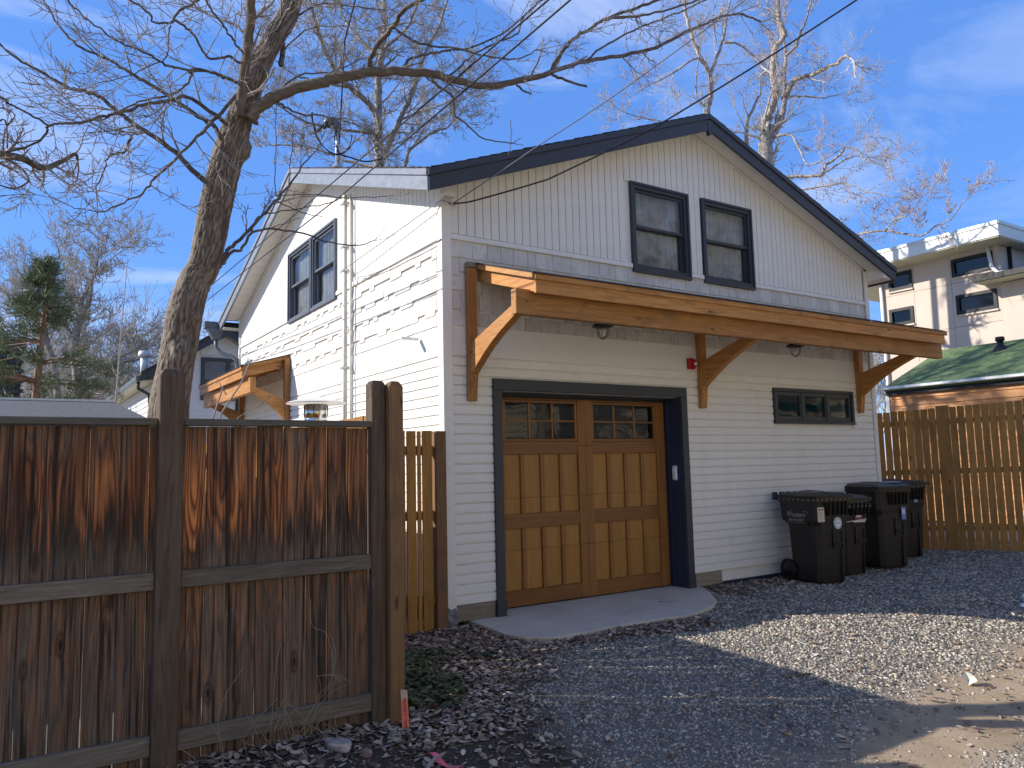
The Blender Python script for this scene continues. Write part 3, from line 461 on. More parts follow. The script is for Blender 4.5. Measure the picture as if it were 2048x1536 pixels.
# ------------------------------------------------------------------ ground
TRK = [(-4.5, -5.6), (-2, -4.9), (-.51, -4.25), (.52, -3.95), (1.4, -3.85), (2.2, -3.80), (4.1, -3.40), (7, -3.7), (12, -4.6)]
def trk_y(x):
    for (a, b), (c, d) in zip(TRK, TRK[1:]):
        if x <= c: return b+(d-b)*max(0, (x-a))/(c-a)
    return TRK[-1][1]
def gz(x, y):
    z = 0
    if y < -2.3: z = -.078*min(-2.3-y, 2.6)
    if x < -2.6: z *= max(0, 1-( -2.6-x)*.6)
    z += .022*noise.noise(Vector((x*.9, y*.9, 0))) + .010*noise.noise(Vector((x*3.1, y*3.1, 4)))
    d = abs(x-1.9) if y > -1.5 and -.1 < x < 4 else 9
    if 0 < x < 3.7 and y > -1.3: z = min(z, -.012)
    return z
def zones(x, y):
    """returns gravel density, dirt, litter, soil"""
    n = noise.noise(Vector((x*1.1, y*1.1, 9)))*.35 + noise.noise(Vector((x*4, y*4, 2)))*.14
    ty = trk_y(x)
    dirt = min(1, max(0, (ty-y+n*1.1)/.5+.5)); far = min(1, max(0, ((-4.78+.09*(x-.2)) - y + n*.5)/.22+.5)) if x > -.6 else 0
    dirt = dirt*(1-far)
    lit = 0
    # leaf litter between the yard fence, the apron and the gravel
    e = (x+1.75)*.62 + (y+1.2)*1.0          # distance-like from a line running beside the corner post
    edge = 1.25 - (y+2.4)*.15
    lx = (-.15 - .55*(y+2.35)) if y < -1.2 else 4.0
    if -1.8 < x and y < .35:
        if x < .45 and y > -2.9: lit = min(1, max(0, (.15-(x-(-.65-(y+2.6)*-.75)) + n*.9)/.35))
        if -.2 < x < 2.3 and -1.8 < y < -1.05: lit = max(lit, min(1, max(0, (.30-abs(y+1.32+.05*x)+n*.25)/.16)))
    if x > 3.55 and y > -.75: lit = max(lit, .55*min(1, max(0, (.7+y+n)/.4)) if x < 5.2 else .25)
    soil = 1 if (y < -2.25 and x < -1.2 + n) else min(1, max(0, (-.75-x+n*1.2)/.5)) if y < -2.2 else 0
    return dirt, lit, soil, far
GX0, GX1, GY0, GY1, GS = -6.0, 12.0, -9.0, 2.2, .07
nx = int((GX1-GX0)/GS)+1; ny = int((GY1-GY0)/GS)+1
vs = []; zn = []
for j in range(ny):
    for i in range(nx):
        x = GX0+i*GS; y = GY0+j*GS; vs.append((x, y, gz(x, y))); zn.append(zones(x, y))
fs = [(j*nx+i, j*nx+i+1, (j+1)*nx+i+1, (j+1)*nx+i) for j in range(ny-1) for i in range(nx-1)]
# skirt out to the horizon
o_ = len(vs); BIG = 400
vs += [(-BIG, -BIG, -.2), (BIG, -BIG, -.2), (BIG, BIG, -.05), (-BIG, BIG, -.05), (GX0, GY0, 0), (GX1, GY0, 0), (GX1, GY1, 0), (GX0, GY1, 0)]
for kx, (ii, jj) in enumerate(((0, 0), (nx-1, 0), (nx-1, ny-1), (0, ny-1))): vs[o_+4+kx] = vs[jj*nx+ii]
fs += [(o_, o_+1, o_+5, o_+4), (o_+1, o_+2, o_+6, o_+5), (o_+2, o_+3, o_+7, o_+6), (o_+3, o_, o_+4, o_+7)]
zn += [(0, 0, 0, 1)]*8
me = mesh(vs, fs, True)
for nm, q in (('dirt', 0), ('litter', 1), ('soil', 2), ('far', 3)):
    a = me.attributes.new(nm, 'FLOAT', 'POINT'); a.data.foreach_set('value', [t[q] for t in zn])
k = N('ground'); v = k.coord((1, 1, 1), rand=False); f = k.noise(v, 55, 5, .75); b = k.noise(v, 2.2, 6, .7); f2 = k.noise(v, 160, 3, .8)
at = lambda nm: k.n('ShaderNodeAttribute', _attribute_name=nm).outputs['Fac']
gr = k.mix(k.ramp(f, [(.35, 0), (.7, 1)]), (.11, .10, .085), (.27, .25, .215))
di = k.mix(k.ramp(b, [(.3, 0), (.7, 1)]), (.32, .235, .15), (.47, .365, .25)); di = k.mix(k.ramp(f2, [(.55, 0), (.75, .5)]), di, (.12, .09, .06))
so_ = k.mix(k.ramp(f, [(.35, 0), (.7, 1)]), (.040, .026, .018), (.12, .085, .06))
li = k.mix(k.ramp(f, [(.35, 0), (.7, 1)]), (.028, .018, .012), (.09, .06, .045))
gcol = k.mix(at('soil'), gr, so_); gcol = k.mix(at('dirt'), gcol, di); gcol = k.mix(at('litter'), gcol, li); gcol = k.mix(at('far'), gcol, (.42, .36, .27))
k.bump(k.math('ADD', f, k.math('MULTIPLY', f2, .6)), .7, .02); M['ground'] = k.fin(gcol, .95)
ground = link('ground', me, 'ground'); tag(ground, kind='structure')

# loose stone: real pebbles scattered by density (stuff, nobody could count them)
def pebbles(name, label, cat, dens_fn, N_, region, rmin, rmax, matn, seed):
    rg = np.random.RandomState(seed)
    # angular unit stones
    ico = bmesh.new(); bmesh.ops.create_cube(ico, size=1.45); bmesh.ops.triangulate(ico, faces=ico.faces)
    bv = np.array([v.co[:] for v in ico.verts]); bf = np.array([[v.index for v in f.verts] for f in ico.faces]); ico.free()
    x = rg.uniform(region[0], region[1], N_*3); y = rg.uniform(region[2], region[3], N_*3)
    # nearer the camera needs more stones: keep probability falls with distance
    d = np.hypot(x-CAM.x, y-CAM.y)
    keep = rg.rand(len(x)) < np.clip(5.5/d, 0, 1)**1.3
    x, y = x[keep], y[keep]
    p = np.array([dens_fn(a, b_) for a, b_ in zip(x, y)])
    keep = rg.rand(len(x)) < p; x, y = x[keep][:N_], y[keep][:N_]; n = len(x)
    d = np.hypot(x-CAM.x, y-CAM.y)
    zz = np.array([gz(a, b_) for a, b_ in zip(x, y)])
    r = rg.uniform(0, 1, n)**2.2*(rmax-rmin)+rmin; r *= np.clip(d/6.0, .85, 1.6)
    sc_ = rg.uniform(.55, 1.25, (n, 3))*r[:, None]; sc_[:, 2] *= .62
    jit = 1+rg.uniform(-.36, .30, (n, len(bv)))
    P = bv[None]*jit[:, :, None]*sc_[:, None]
    a = rg.uniform(0, 6.283, n); ca, sa = np.cos(a), np.sin(a); tl = rg.uniform(-.6, .6, n)
    X = P[:, :, 0]*ca[:, None]-P[:, :, 1]*sa[:, None]; Y = P[:, :, 0]*sa[:, None]+P[:, :, 1]*ca[:, None]; Z = P[:, :, 2]+X*np.sin(tl)[:, None]*.5
    V = np.stack([X+x[:, None], Y+y[:, None], Z+(zz+r*.18)[:, None]], -1).reshape(-1, 3)
    F = (bf[None]+(np.arange(n)*len(bv))[:, None, None]).reshape(-1, 3)
    me = bpy.data.meshes.new(name); me.vertices.add(len(V)); me.vertices.foreach_set('co', V.astype(np.float32).ravel())
    me.loops.add(F.size); me.loops.foreach_set('vertex_index', F.astype(np.int32).ravel())
    me.polygons.add(len(F)); me.polygons.foreach_set('loop_start', np.arange(0, F.size, 3, dtype=np.int32)); me.polygons.foreach_set('loop_total', np.full(len(F), 3, np.int32))
    at = me.attributes.new('tone', 'FLOAT', 'POINT'); at.data.foreach_set('value', np.repeat(rg.rand(n), len(bv)).astype(np.float32))
    me.update(); me.validate()
    o = link(name, me, matn); tag(o, label, cat, kind='stuff'); return o
def tone_mat(name, stops, rough=.85):
    k = N(name); t = k.n('ShaderNodeAttribute', _attribute_name='tone').outputs['Fac']
    c = k.ramp(t, stops); n = k.noise(k.coord((1, 1, 1), rand=False), 120, 3)
    k.bump(n, .3, .003); M[name] = k.fin(k.mix(k.ramp(n, [(.3, 0), (.7, .35)]), c, (.05, .05, .05)), rough)
tone_mat('gravel_stone', [(0, (.13, .12, .105)), (.3, (.26, .24, .21)), (.55, (.42, .39, .335)), (.8, (.57, .52, .43)), (.93, (.66, .56, .42)), (1, (.76, .69, .57))])
tone_mat('soil_chip', [(0, (.12, .085, .065)), (.4, (.25, .19, .15)), (.75, (.36, .30, .25)), (1, (.55, .49, .43))])
tone_mat('leaf_dry', [(0, (.09, .052, .033)), (.3, (.24, .15, .10)), (.6, (.40, .28, .19)), (.85, (.55, .42, .31)), (1, (.68, .57, .45))], .8)
tone_mat('straw', [(0, (.16, .11, .065)), (.5, (.34, .26, .15)), (1, (.52, .43, .27))], .8)
def in_apron(x, y, g=0):
    return -.05-g < x-.28 and x < 3.4+g and y > -1.12-g - max(0, (.55-x))*-.9
def gd(x, y):
    if y > -.02 and -.05 < x < 7.9: return 0
    if x < -1.65 and y > -2.25: return 0
    if APRON_IN(x, y): return 0
    di_, l_, s_, f_ = zones(x, y)
    return max(0, (1-di_*.96)*(1-l_*.85)*(1-s_*.93))*1.0 + f_*.9
APR = [(.26, .06), (.24, -.35), (.20, -.75), (.27, -1.02), (.46, -1.17), (.8, -1.19), (1.2, -1.13), (1.7, -1.16), (2.1, -1.20), (2.36, -1.16), (2.75, -1.02), (3.05, -.80), (3.37, -.42), (3.6, -.1), (3.62, .06)]
def APRON_IN(x, y):
    if not (.15 < x < 3.7 and -1.3 < y < .1): return False
    c = False; n = len(APR)
    for i in range(n):
        (x1, y1), (x2, y2) = APR[i], APR[i-1]
        if (y1 > y) != (y2 > y) and x < (x2-x1)*(y-y1)/(y2-y1)+x1: c = not c
    return c
pebbles('gravel', 'grey crushed stone gravel covering the driveway beside the house', 'gravel', gd, 104000, (-2.2, 11.5, -5.6, 2.0), .0052, .0138, 'gravel_stone', 3)
def sd_(x, y):
    if APRON_IN(x, y) or (y > -.02 and x > -.05) or (x < -1.65 and y > -2.2): return 0
    di_, l_, s_, f_ = zones(x, y); return min(1, s_*.5+di_*.16+l_*.1+f_*.2)
pebbles('soil_chips', 'small stones and bark chips strewn over bare soil by the old fence', 'soil', sd_, 9000, (-4.2, 6, -5.6, -.2), .004, .017, 'soil_chip', 5)

def leaves(name, label, cat, dens, N_, region, size, matn, seed, aspect=.42, curl=.5, lift=.02, avoid=True):
    rg = random.Random(seed); V = []; F = []; T = []
    tries = 0; cnt = 0
    while cnt < N_ and tries < N_*14:
        tries += 1
        x = rg.uniform(region[0], region[1]); y = rg.uniform(region[2], region[3])
        if rg.random() > dens(x, y): continue
        cnt += 1; L = size*rg.uniform(.55, 1.3); w = L*aspect*rg.uniform(.7, 1.2); a = rg.uniform(0, 6.283); tx = rg.uniform(-.45, .45); ty = rg.uniform(-.5, .5)
        ca, sa = math.cos(a), math.sin(a); z0 = gz(x, y)+rg.uniform(.004, lift); cu = rg.uniform(-curl, curl)
        o = len(V); t = rg.random()
        for u, h in ((-1, 0), (-.35, 1), (-.35, -1), (.35, 1), (.35, -1), (1, 0)):
            lx, ly = u*L/2, h*w/2; lz = lx*tx+ly*ty+cu*L*.25*(u*u)+abs(h)*w*.25*(1 if cu > 0 else -.3)
            V.append((x+lx*ca-ly*sa, y+lx*sa+ly*ca, z0+max(-.004, lz))); T.append(t)
        F += [(o, o+2, o+1), (o+1, o+2, o+4, o+3), (o+3, o+4, o+5)]
    me = mesh(V, F); at = me.attributes.new('tone', 'FLOAT', 'POINT'); at.data.foreach_set('value', T)
    return tag(link(name, me, matn), label, cat, kind='stuff')
def blocked(x, y): return APRON_IN(x, y) or (y > -.03 and x > -.05) or (x < -1.72 and y > -2.24)
def ld(x, y):
    if blocked(x, y): return 0
    d_, l_, s_, f_ = zones(x, y)
    near = .35 if (x < -1.7 and y < -2.25 and y > -2.75) else 0
    return min(1, l_*.95+.035+s_*.12+near)
leaves('leaf_litter', 'brown dry leaf litter piled between the yard fence and the concrete apron', 'leaf litter', ld, 14500, (-4.2, 5.5, -4.6, .35), .060, 'leaf_dry', 11)
def std(x, y):
    if blocked(x, y): return 0
    d_, l_, s_, f_ = zones(x, y); return .35+l_*.3+s_*.4+(.5 if y > -.9 and x > 3.5 else 0)-.2*d_
leaves('straw_litter', 'thin straw and twig bits scattered over the gravel and soil', 'plant debris', std, 6500, (-4.0, 9.5, -5.4, .4), .075, 'straw', 12, aspect=.05, curl=.3, lift=.025)
def ivd(x, y):
    if blocked(x, y): return 0
    a = math.exp(-(((x+1.28)/.33)**2+((y+1.75)/.55)**2)) + .5*math.exp(-(((x+.75)/.25)**2+((y+1.05)/.3)**2)) + .35*math.exp(-(((x+.35)/.2)**2+((y+1.35)/.14)**2))
    return a if a > .25 else 0
k = N('ivy_leaf'); t = k.n('ShaderNodeAttribute', _attribute_name='tone').outputs['Fac']
M['ivy_leaf'] = k.fin(k.ramp(t, [(0, (.016, .034, .012)), (.6, (.040, .075, .026)), (1, (.085, .125, .045))]), .45)
leaves('ground_cover', 'dark green low leafy ground cover growing by the corner fence post', 'ground cover', ivd, 1500, (-1.7, .2, -2.6, -.3), .055, 'ivy_leaf', 13, aspect=.6, curl=.7, lift=.06)

# concrete apron, two slabs parted by a joint
def slab(name, poly):
    n = len(poly); vs = [(x, y, .028) for x, y in poly]+[(x, y, -.12) for x, y in poly]
    me = mesh(vs, [tuple(range(n)), *[(i, (i+1) % n, (i+1) % n+n, i+n) for i in range(n)]]); bm = bmesh.new(); bm.from_mesh(me); bmesh.ops.recalc_face_normals(bm, faces=bm.faces)
    bmesh.ops.bevel(bm, geom=[e for e in bm.edges if all(v.co.z > 0 for v in e.verts)], offset=.006, segments=1, affect='EDGES'); bm.to_mesh(me); bm.free()
    return me
ap = empty('concrete_apron', (1.9, -.5, 0)); tag(ap, kind='structure')
ja, jb = (2.34, .30), (2.13, -1.20)
left = [(.26, .30)]+[p for p in APR if p[0] < 2.12]+[(jb[0]-.004, jb[1]), (ja[0]-.004, ja[1])]
right = [(ja[0]+.004, ja[1]), (jb[0]+.004, jb[1])]+[p for p in APR if p[0] > 2.13]+[(3.62, .30)]
for q in (left, right): link('slab', slab('s', q), 'concrete', ap, (0, 0, 0))

# ------------------------------------------------------------------ main house
WX, DY, OV = 7.75, 8.53, .30
RX, RY = WX/2, DY/2                       # ridge positions
ZE = 4.415; SF = .378; SS = .345          # fascia bottom height at the eave, slopes
def rake_f(x): return ZE + SF*(x+OV) if x <= RX else ZE + SF*(WX+OV-x)   # fascia bottom on the front gable
def rake_s(y): return ZE + SS*(y+OV) if y <= RY else ZE + SS*(DY+OV-y)
house = empty('white_house', (0, 0, 0))
tag(house, 'white two storey garage house with dark rakes, cedar canopy and wooden garage door', 'house')
BELT, WT, WB, BASE = 4.06, 3.112, 2.785, .196
H = lambda nm: empty(nm, (0, 0, 0), house)
# backing walls (20 mm behind the boards)
fw_ = H('front_wall'); sw_ = H('side_wall')
def gable_poly(W_, rk, apex, z0): return [(0, z0), (W_, z0), (W_, rk(W_)+.14), (apex, rk(apex)+.14), (0, rk(0)+.14)]
def wall_front_sheet():
    parts = []
    # holes: garage opening x .69-3.42, z<2.43 ; windows
    holes = [(.69, 3.42, -.1, 2.43), (2.75, 3.69, 4.03, 5.14), (4.03, 4.97, 4.03, 5.14), (5.31, 7.11, 2.16, 2.59)]
    xs = sorted({0.03, WX, *[h[0] for h in holes], *[h[1] for h in holes]})
    for a, b in zip(xs, xs[1:]):
        hs_ = sorted([h for h in holes if h[0] <= a+1e-6 and h[1] >= b-1e-6], key=lambda h: h[2]); z = .05
        for h in hs_:
            if h[2] > z: parts.append(boxd(a, b, .022, .15, z, h[2]))
            z = h[3]
        m_ = sorted({a, b, *([RX] if a < RX < b else [])})
        for c, d in zip(m_, m_[1:]):
            vs = [(x, y, zz) for zz in (0, 1) for x, y in ((c, .022), (d, .022), (d, .15), (c, .15))]
            vs = [(x, y, z if zz == 0 else rake_f(x)+.13) for x, y, zz in vs]; parts.append((vs, BOXF))
    return parts
multi('wall_panel', 'white_x', wall_front_sheet(), fw_, loc=(0, 0, 0))
def wall_side_sheet():
    parts = []; holes = [(3.20, 4.19, 4.04, 5.14), (4.27, 5.32, 4.04, 5.14), (5.75, 6.65, 0, 2.08)]
    xs = sorted({0.15, DY, *[h[0] for h in holes], *[h[1] for h in holes]})
    for a, b in zip(xs, xs[1:]):
        hs_ = sorted([h for h in holes if h[0] <= a+1e-6 and h[1] >= b-1e-6], key=lambda h: h[2]); z = .05
        for h in hs_:
            if h[2] > z: parts.append(boxd(.022, .15, a, b, z, h[2]))
            z = h[3]
        m_ = sorted({a, b, *([RY] if a < RY < b else [])})
        for c, d in zip(m_, m_[1:]):
            vs = [(x, y, z if zz == 0 else rake_s(y)+.13) for zz in (0, 1) for x, y in ((.022, c), (.15, c), (.15, d), (.022, d))]; parts.append((vs, BOXF))
    return parts
multi('wall_panel', 'white_y', wall_side_sheet(), sw_, loc=(0, 0, 0))
bw = H('back_wall'); prism('wall_panel', 'white_x', [(.15, .05), (WX, .05), (WX, rake_f(WX)+.12), (RX, rake_f(RX)+.12), (.15, rake_f(.15)+.12)], 1, DY-.12, DY, bw)
rw = H('right_wall'); prism('wall_panel', 'white_y', [(.16, .05), (DY-.13, .05), (DY-.13, rake_f(WX)+.1), (.16, rake_f(WX)+.1)], 0, WX-.12, WX, rw)
box('floor_slab', 'concrete', .15, WX-.15, .16, DY-.15, -.05, .02, house)
# lap siding boards: wedge section, butt 14 mm proud
def lap(name, mat, a, b, z, h, face, parent, t=.016):
    P = [(.021, z+.001), (.021, z+h-.001), (.017, z+h-.001), (.017, z+h-.0105), (.002, z+h-.019), (-.001, z+.003), (.0, z+.001)]
    return prism(name, mat, P, 0 if face == 'f' else 1, a, b, parent)
NC = 25; CH = (WB-BASE)/NC
for i in range(NC):
    z = BASE+i*CH
    if z < 2.50:
        lap('siding_board', 'white_x', .098, .588, z, CH, 'f', fw_)
        if z+CH < 2.12 or z > 2.63: segs = [(3.53, 5.9 if i % 3 else 6.8), (5.902 if i % 3 else 6.802, WX-.072)]
        else: segs = [(3.53, 5.262), (7.156, WX-.072)]
    else: segs = [(.098, 4.88), (4.882, WX-.072)] if z > 2.63 else [(.098, 5.262), (7.156, WX-.072)]
    for a, b in segs: lap('siding_board', 'white_x', a, b, z, CH, 'f', fw_)
    if z > 2.05: lap('siding_board', 'white_y', .092, 5.02 if i % 2 else 6.2, z, CH, 's', sw_); lap('siding_board', 'white_y', 5.022 if i % 2 else 6.202, DY-.05, z, CH, 's', sw_)
    else:
        lap('siding_board', 'white_y', .092, 5.64, z, CH, 's', sw_); lap('siding_board', 'white_y', 6.76, DY-.05, z, CH, 's', sw_)
# corner boards
def cbox(*a, **k_): return box('corner_board', 'white_v', *a, **k_)
cbox(-.020, .095, -.020, .004, .10, rake_f(0)+.10, house, bev=.003); cbox(-.020, .004, .006, .090, .10, rake_s(0)+.08, house, bev=.003)
cbox(WX-.07, WX+.02, -.020, .004, .10, rake_f(WX)+.08, house, bev=.003); cbox(WX-.02, WX+.02, .006, .09, .10, rake_f(WX)+.06, house)
cbox(-.020, .004, DY-.048, DY+.02, .10, rake_s(DY)+.08, house)
# wide belt board, upper belt moulding
prism('belt_board', 'white_grained', [(.022, WB), (.022, WT+.01), (.012, WT+.01), (-.004, WB+.004), (-.004, WB)], 0, .098, 5.95, fw_)
prism('belt_board', 'white_grained', [(.022, WB), (.022, WT+.01), (.012, WT+.01), (-.004, WB+.004), (-.004, WB)], 0, 5.953, WX-.072, fw_)
for a, b in ((.092, 2.2), (2.203, 5.9), (5.903, DY-.05)): prism('belt_board', 'white_grained', [(.022, WB), (.022, WT+.01), (.012, WT+.01), (-.004, WB+.004), (-.004, WB)], 1, a, b, sw_)
mold = lambda z: [(.022, z-.012), (-.012, z-.012), (-.016, z), (-.010, z+.045), (.022, z+.052)]
prism('belt_moulding', 'white_x', mold(BELT), 0, .098, 2.70, fw_); prism('belt_moulding', 'white_x', mold(BELT), 0, 3.735, 3.985, fw_); prism('belt_moulding', 'white_x', mold(BELT), 0, 5.012, WX-.072, fw_)
prism('belt_moulding', 'white_y', mold(BELT), 1, .092, 3.16, sw_); prism('belt_moulding', 'white_y', mold(BELT), 1, 5.36, DY-.05, sw_)
# vertical boards in both gables
PW = .105
for face, wall, end, rk, apex, wins in (('f', fw_, WX-.072, rake_f, RX, [(2.707, 3.732, 4.0, 5.182), (3.99, 5.007, 4.0, 5.182)]), ('s', sw_, DY-.05, rake_s, RY, [(3.166, 5.355, 4.0, 5.17)])):
    a = .098 if face == 'f' else .092
    while a < end-.02:
        b = min(a+PW-.0105, end); segs = [(BELT+.055, None)]
        for w in wins:
            if a < w[1] and b > w[0]: segs = [(w[3], None)] + ([] if True else [])
        for z0, _ in segs:
            top = lambda x: rk(x)+.105
            if a < apex < b: poly = [(a, z0), (b, z0), (b, top(b)), (apex, top(apex)), (a, top(a))]
            else: poly = [(a, z0), (b, z0), (b, top(b)), (a, top(a))]
            prism('vertical_board', 'white_v', poly, 1 if face == 'f' else 0, .0215, .003+rnd.uniform(-.0012, .0012), wall)
        a += PW
# shingles, staggered butts
def shingle(face, a, b, z0, z1, wall, stuff=None):
    lift = rnd.uniform(0, .003)
    pr = [(.020, z0), (.020, z1+.03), (.012, z1+.03), (.001-lift, z0+.003), (.002-lift, z0)]
    if face == 'f': vs = [(a, u, v) for u, v in pr]+[(b, u, v) for u, v in pr]
    else: vs = [(u, a, v) for u, v in pr]+[(u, b, v) for u, v in pr]
    n = 5; fs = [tuple(range(n)), tuple(range(2*n-1, n-1, -1))]+[(i, i+n, (i+1) % n+n, (i+1) % n) for i in range(n)]
    if stuff is not None: stuff.append((vs, fs)); return
    c = sum((Vector(v) for v in vs), Vector())/10
    me = mesh([Vector(v)-c for v in vs], fs); bm = bmesh.new(); bm.from_mesh(me); bmesh.ops.recalc_face_normals(bm, faces=bm.faces); bm.to_mesh(me); bm.free()
    link('shingle', me, 'white_shingle', wall, c)
rest = []; cnt = 0; ZR = [WT, 3.237, 3.447, 3.655, 3.858, BELT-.012]; rows = 5
for face, wall, s0, end in (('s', sw_, .092, DY-.05), ('f', fw_, .098, WX-.072)):
    for r in range(rows):
        a = s0; up = rnd.random() < .5; zb = ZR[r]; RH = ZR[r+1]-zb
        while a < end-.01:
            w = rnd.choice((.11, .14, .17, .20, .24, .27)); b = min(a+w, end)
            if end-b < .05: b = end
            up = (not up) if rnd.random() < .72 else up
            z0 = zb+(.052 if up and r > 0 and (face == 's' or r < rows-1 or a < .3) else 0) - (.0 if r else -.002)
            vis = (face == 's' and a < 7.6) or (face == 'f' and (r == rows-1 or r == 0 or a < .45))
            if face == 's' and ((5.3 < a < 8.4 and r == 0)): vis = False
            if vis and cnt < 292: cnt += 1; shingle(face, a+.0025, b-.0025, z0, zb+RH, wall)
            else: shingle(face, a+.0025, b-.0025, z0, zb+RH, wall, rest)
            a = b
st = multi('shingle_rest', 'white_shingle', rest, house, loc=(0, 0, 0)); bm = bmesh.new(); bm.from_mesh(st.data); bmesh.ops.recalc_face_normals(bm, faces=bm.faces); bm.to_mesh(st.data); bm.free(); tag(st, kind='stuff')
st.name = 'more_shingles'
# ---- roof: four planes with overhang, cross gables; built as thick slabs
TH = .235
roof = H('roof')
def zf(x): return rake_f(x)+TH
def zs(y): return rake_s(y)+TH
def zr(x, y):            # upper surface of the crossed gables: the higher of the two
    return max(zf(x), zs(y)) if x < RX else zf(x)      # the side gable dies into the main roof
rn = []; E0, EX, EY = -OV, WX+OV, DY+OV
gx = np.linspace(E0, EX, 48); gy = np.linspace(E0, EY, 48)
V_ = [(x, y, zr(x, y)) for y in gy for x in gx]+[(x, y, zr(x, y)-.05) for y in gy for x in gx]
nn = 48*48; F_ = []
for j in range(47):
    for i in range(47):
        q = (j*48+i, j*48+i+1, (j+1)*48+i+1, (j+1)*48+i); F_.append(q); F_.append(tuple(v+nn for v in q[::-1]))
for i in range(47):
    for a, b in (((i), (i+1)), ((47*48+i+1), (47*48+i)), ((i+1)*48, i*48), (i*48+47, (i+1)*48+47)): F_.append((a+nn, b+nn, b, a))
link('roof_deck', mesh(V_, F_), 'shingle_roof', roof)
# shingle courses along the rakes: small overlapping tabs proud of the edge, as seen from below
tabs = []
for (p, q, fn, ax) in ((E0, RX, zf, 'x'), (RX, EX, zf, 'x'), (E0, RY, zs, 'y'), (RY, EY, zs, 'y')):
    n = int(abs(q-p)/.14); sl = 1 if fn(q) > fn(p) else -1
    for i in range(n):
        a = p+(q-p)*i/n; b = a+(q-p)/n+.03; off = rnd.uniform(.005, .022)
        lift = (.012, .002) if sl > 0 else (.002, .012)
        for s_, t_ in ((-.018-off, .35),):
            va = fn(a)+lift[0]; vb = fn(min(b, q))+lift[1]
            if ax == 'x': vs = [(x, y, zz+dz) for dz in (-.008, .004) for x, y, zz in ((a, E0+s_, va), (b, E0+s_, vb), (b, E0+t_, vb), (a, E0+t_, va))]
            else: vs = [(x, y, zz+dz) for dz in (-.008, .004) for y, x, zz in ((a, E0+s_, va), (a, E0+t_, va), (b, E0+t_, vb), (b, E0+s_, vb))]; vs = [(x, y, zz) for x, y, zz in vs]
            tabs.append((vs, BOXF))
tb = multi('edge_shingles', 'shingle_roof', tabs, roof, loc=(0, 0, 0)); tag(tb, kind='stuff')
# fascias: lower board + upper board proud
def fascia(ax, p, q, fn, mat, lo=.0, hi=.16, t0=0, t1=.035, name='fascia_board', miter=(0, 0)):
    P = [(p, fn(p)+lo), (q, fn(q)+lo), (q, fn(q)+hi), (p, fn(p)+hi)]
    o = prism(name, mat, P, 1 if ax == 'x' else 0, E0-t1+.0, E0-t0, roof, bev=.003)
    return o
fascia('x', E0-.02, RX-.03, rake_f, 'trim_dark'); fascia('x', E0-.035, RX, rake_f, 'trim_dark', .155, .225, 0, .055)
fascia('x', RX+.03, EX, rake_f, 'trim_dark'); fascia('x', RX, EX+.02, rake_f, 'trim_dark', .155, .225, 0, .055)
prism('ridge_key', 'trim_dark', [(RX-.055, rake_f(RX)+.13), (RX-.02, rake_f(RX)-.075), (RX+.05, rake_f(RX)-.045), (RX+.055, rake_f(RX)+.14)], 1, E0-.042, E0+.01, roof, bev=.002)
fascia('y', E0-.018, RY-.01, rake_s, 'trim_grey_blue'); fascia('y', E0-.030, RY, rake_s, 'trim_grey_blue', .155, .225, 0, .055)
fascia('y', RY+.01, EY, rake_s, 'trim_grey_blue'); fascia('y', RY, EY+.02, rake_s, 'trim_grey_blue', .155, .225, 0, .055)
# soffit boards across each overhang
def soffit(ax, p, q, fn):
    n = max(1, int(round(abs(q-p)/.235)))
    for i in range(n):
        a = p+(q-p)*i/n+.0025; b = p+(q-p)*(i+1)/n-.0025
        za, zb = fn(a)+.092, fn(b)+.092
        vs = [(u, w, zz+dz) for dz in (0, .012) for u, w, zz in ((a, E0+.002, za), (b, E0+.002, zb), (b, -.022, zb), (a, -.022, za))]
        if ax == 'y': vs = [(w, u, zz) for u, w, zz in vs]
        c = sum((Vector(v) for v in vs), Vector())/8
        link('soffit_board', mesh([Vector(v)-c for v in vs], BOXF), 'white_v', roof, c)
soffit('x', E0, RX, rake_f); soffit('x', RX, WX+.02, rake_f); soffit('y', .0, RY, rake_s); soffit('y', RY, DY+.02, rake_s)
# rake frieze moulding under soffit, eave returns
for p, q, fn, ax, wl in ((.10, RX, rake_f, 1, fw_), (RX, WX-.08, rake_f, 1, fw_), (.10, RY, rake_s, 0, sw_), (RY, DY-.06, rake_s, 0, sw_)):
    prism('frieze_moulding', 'white_x' if ax else 'white_y', [(p, fn(p)+.055), (q, fn(q)+.055), (q, fn(q)+.09), (p, fn(p)+.09)], ax, -.018, .003, wl)
box('eave_return', 'white_x', -.02, .10, -.12, -.024, ZE+.06, ZE+.10, roof)
prism('eave_return', 'white_x', [(WX+.022, ZE+.03), (WX+OV-.002, ZE+.03), (WX+OV-.002, ZE+.10), (WX+.022, rake_f(WX)+.092)], 1, E0+.002, .25, roof)
box('eave_soffit', 'white_y', WX+.022, WX+OV-.002, .252, DY+OV-.01, ZE+.03, ZE+.045, roof)
box('eave_soffit', 'white_x', E0+.002, WX+OV, DY+.022, DY+OV-.002, ZE+.03, ZE+.045, roof)
box('eave_fascia', 'trim_dark', WX+OV, WX+OV+.03, E0+.0, DY+OV, ZE+.0, ZE+.20, roof); box('eave_fascia', 'trim_dark', E0+.03, WX+OV, DY+OV, DY+OV+.03, ZE, ZE+.20, roof)

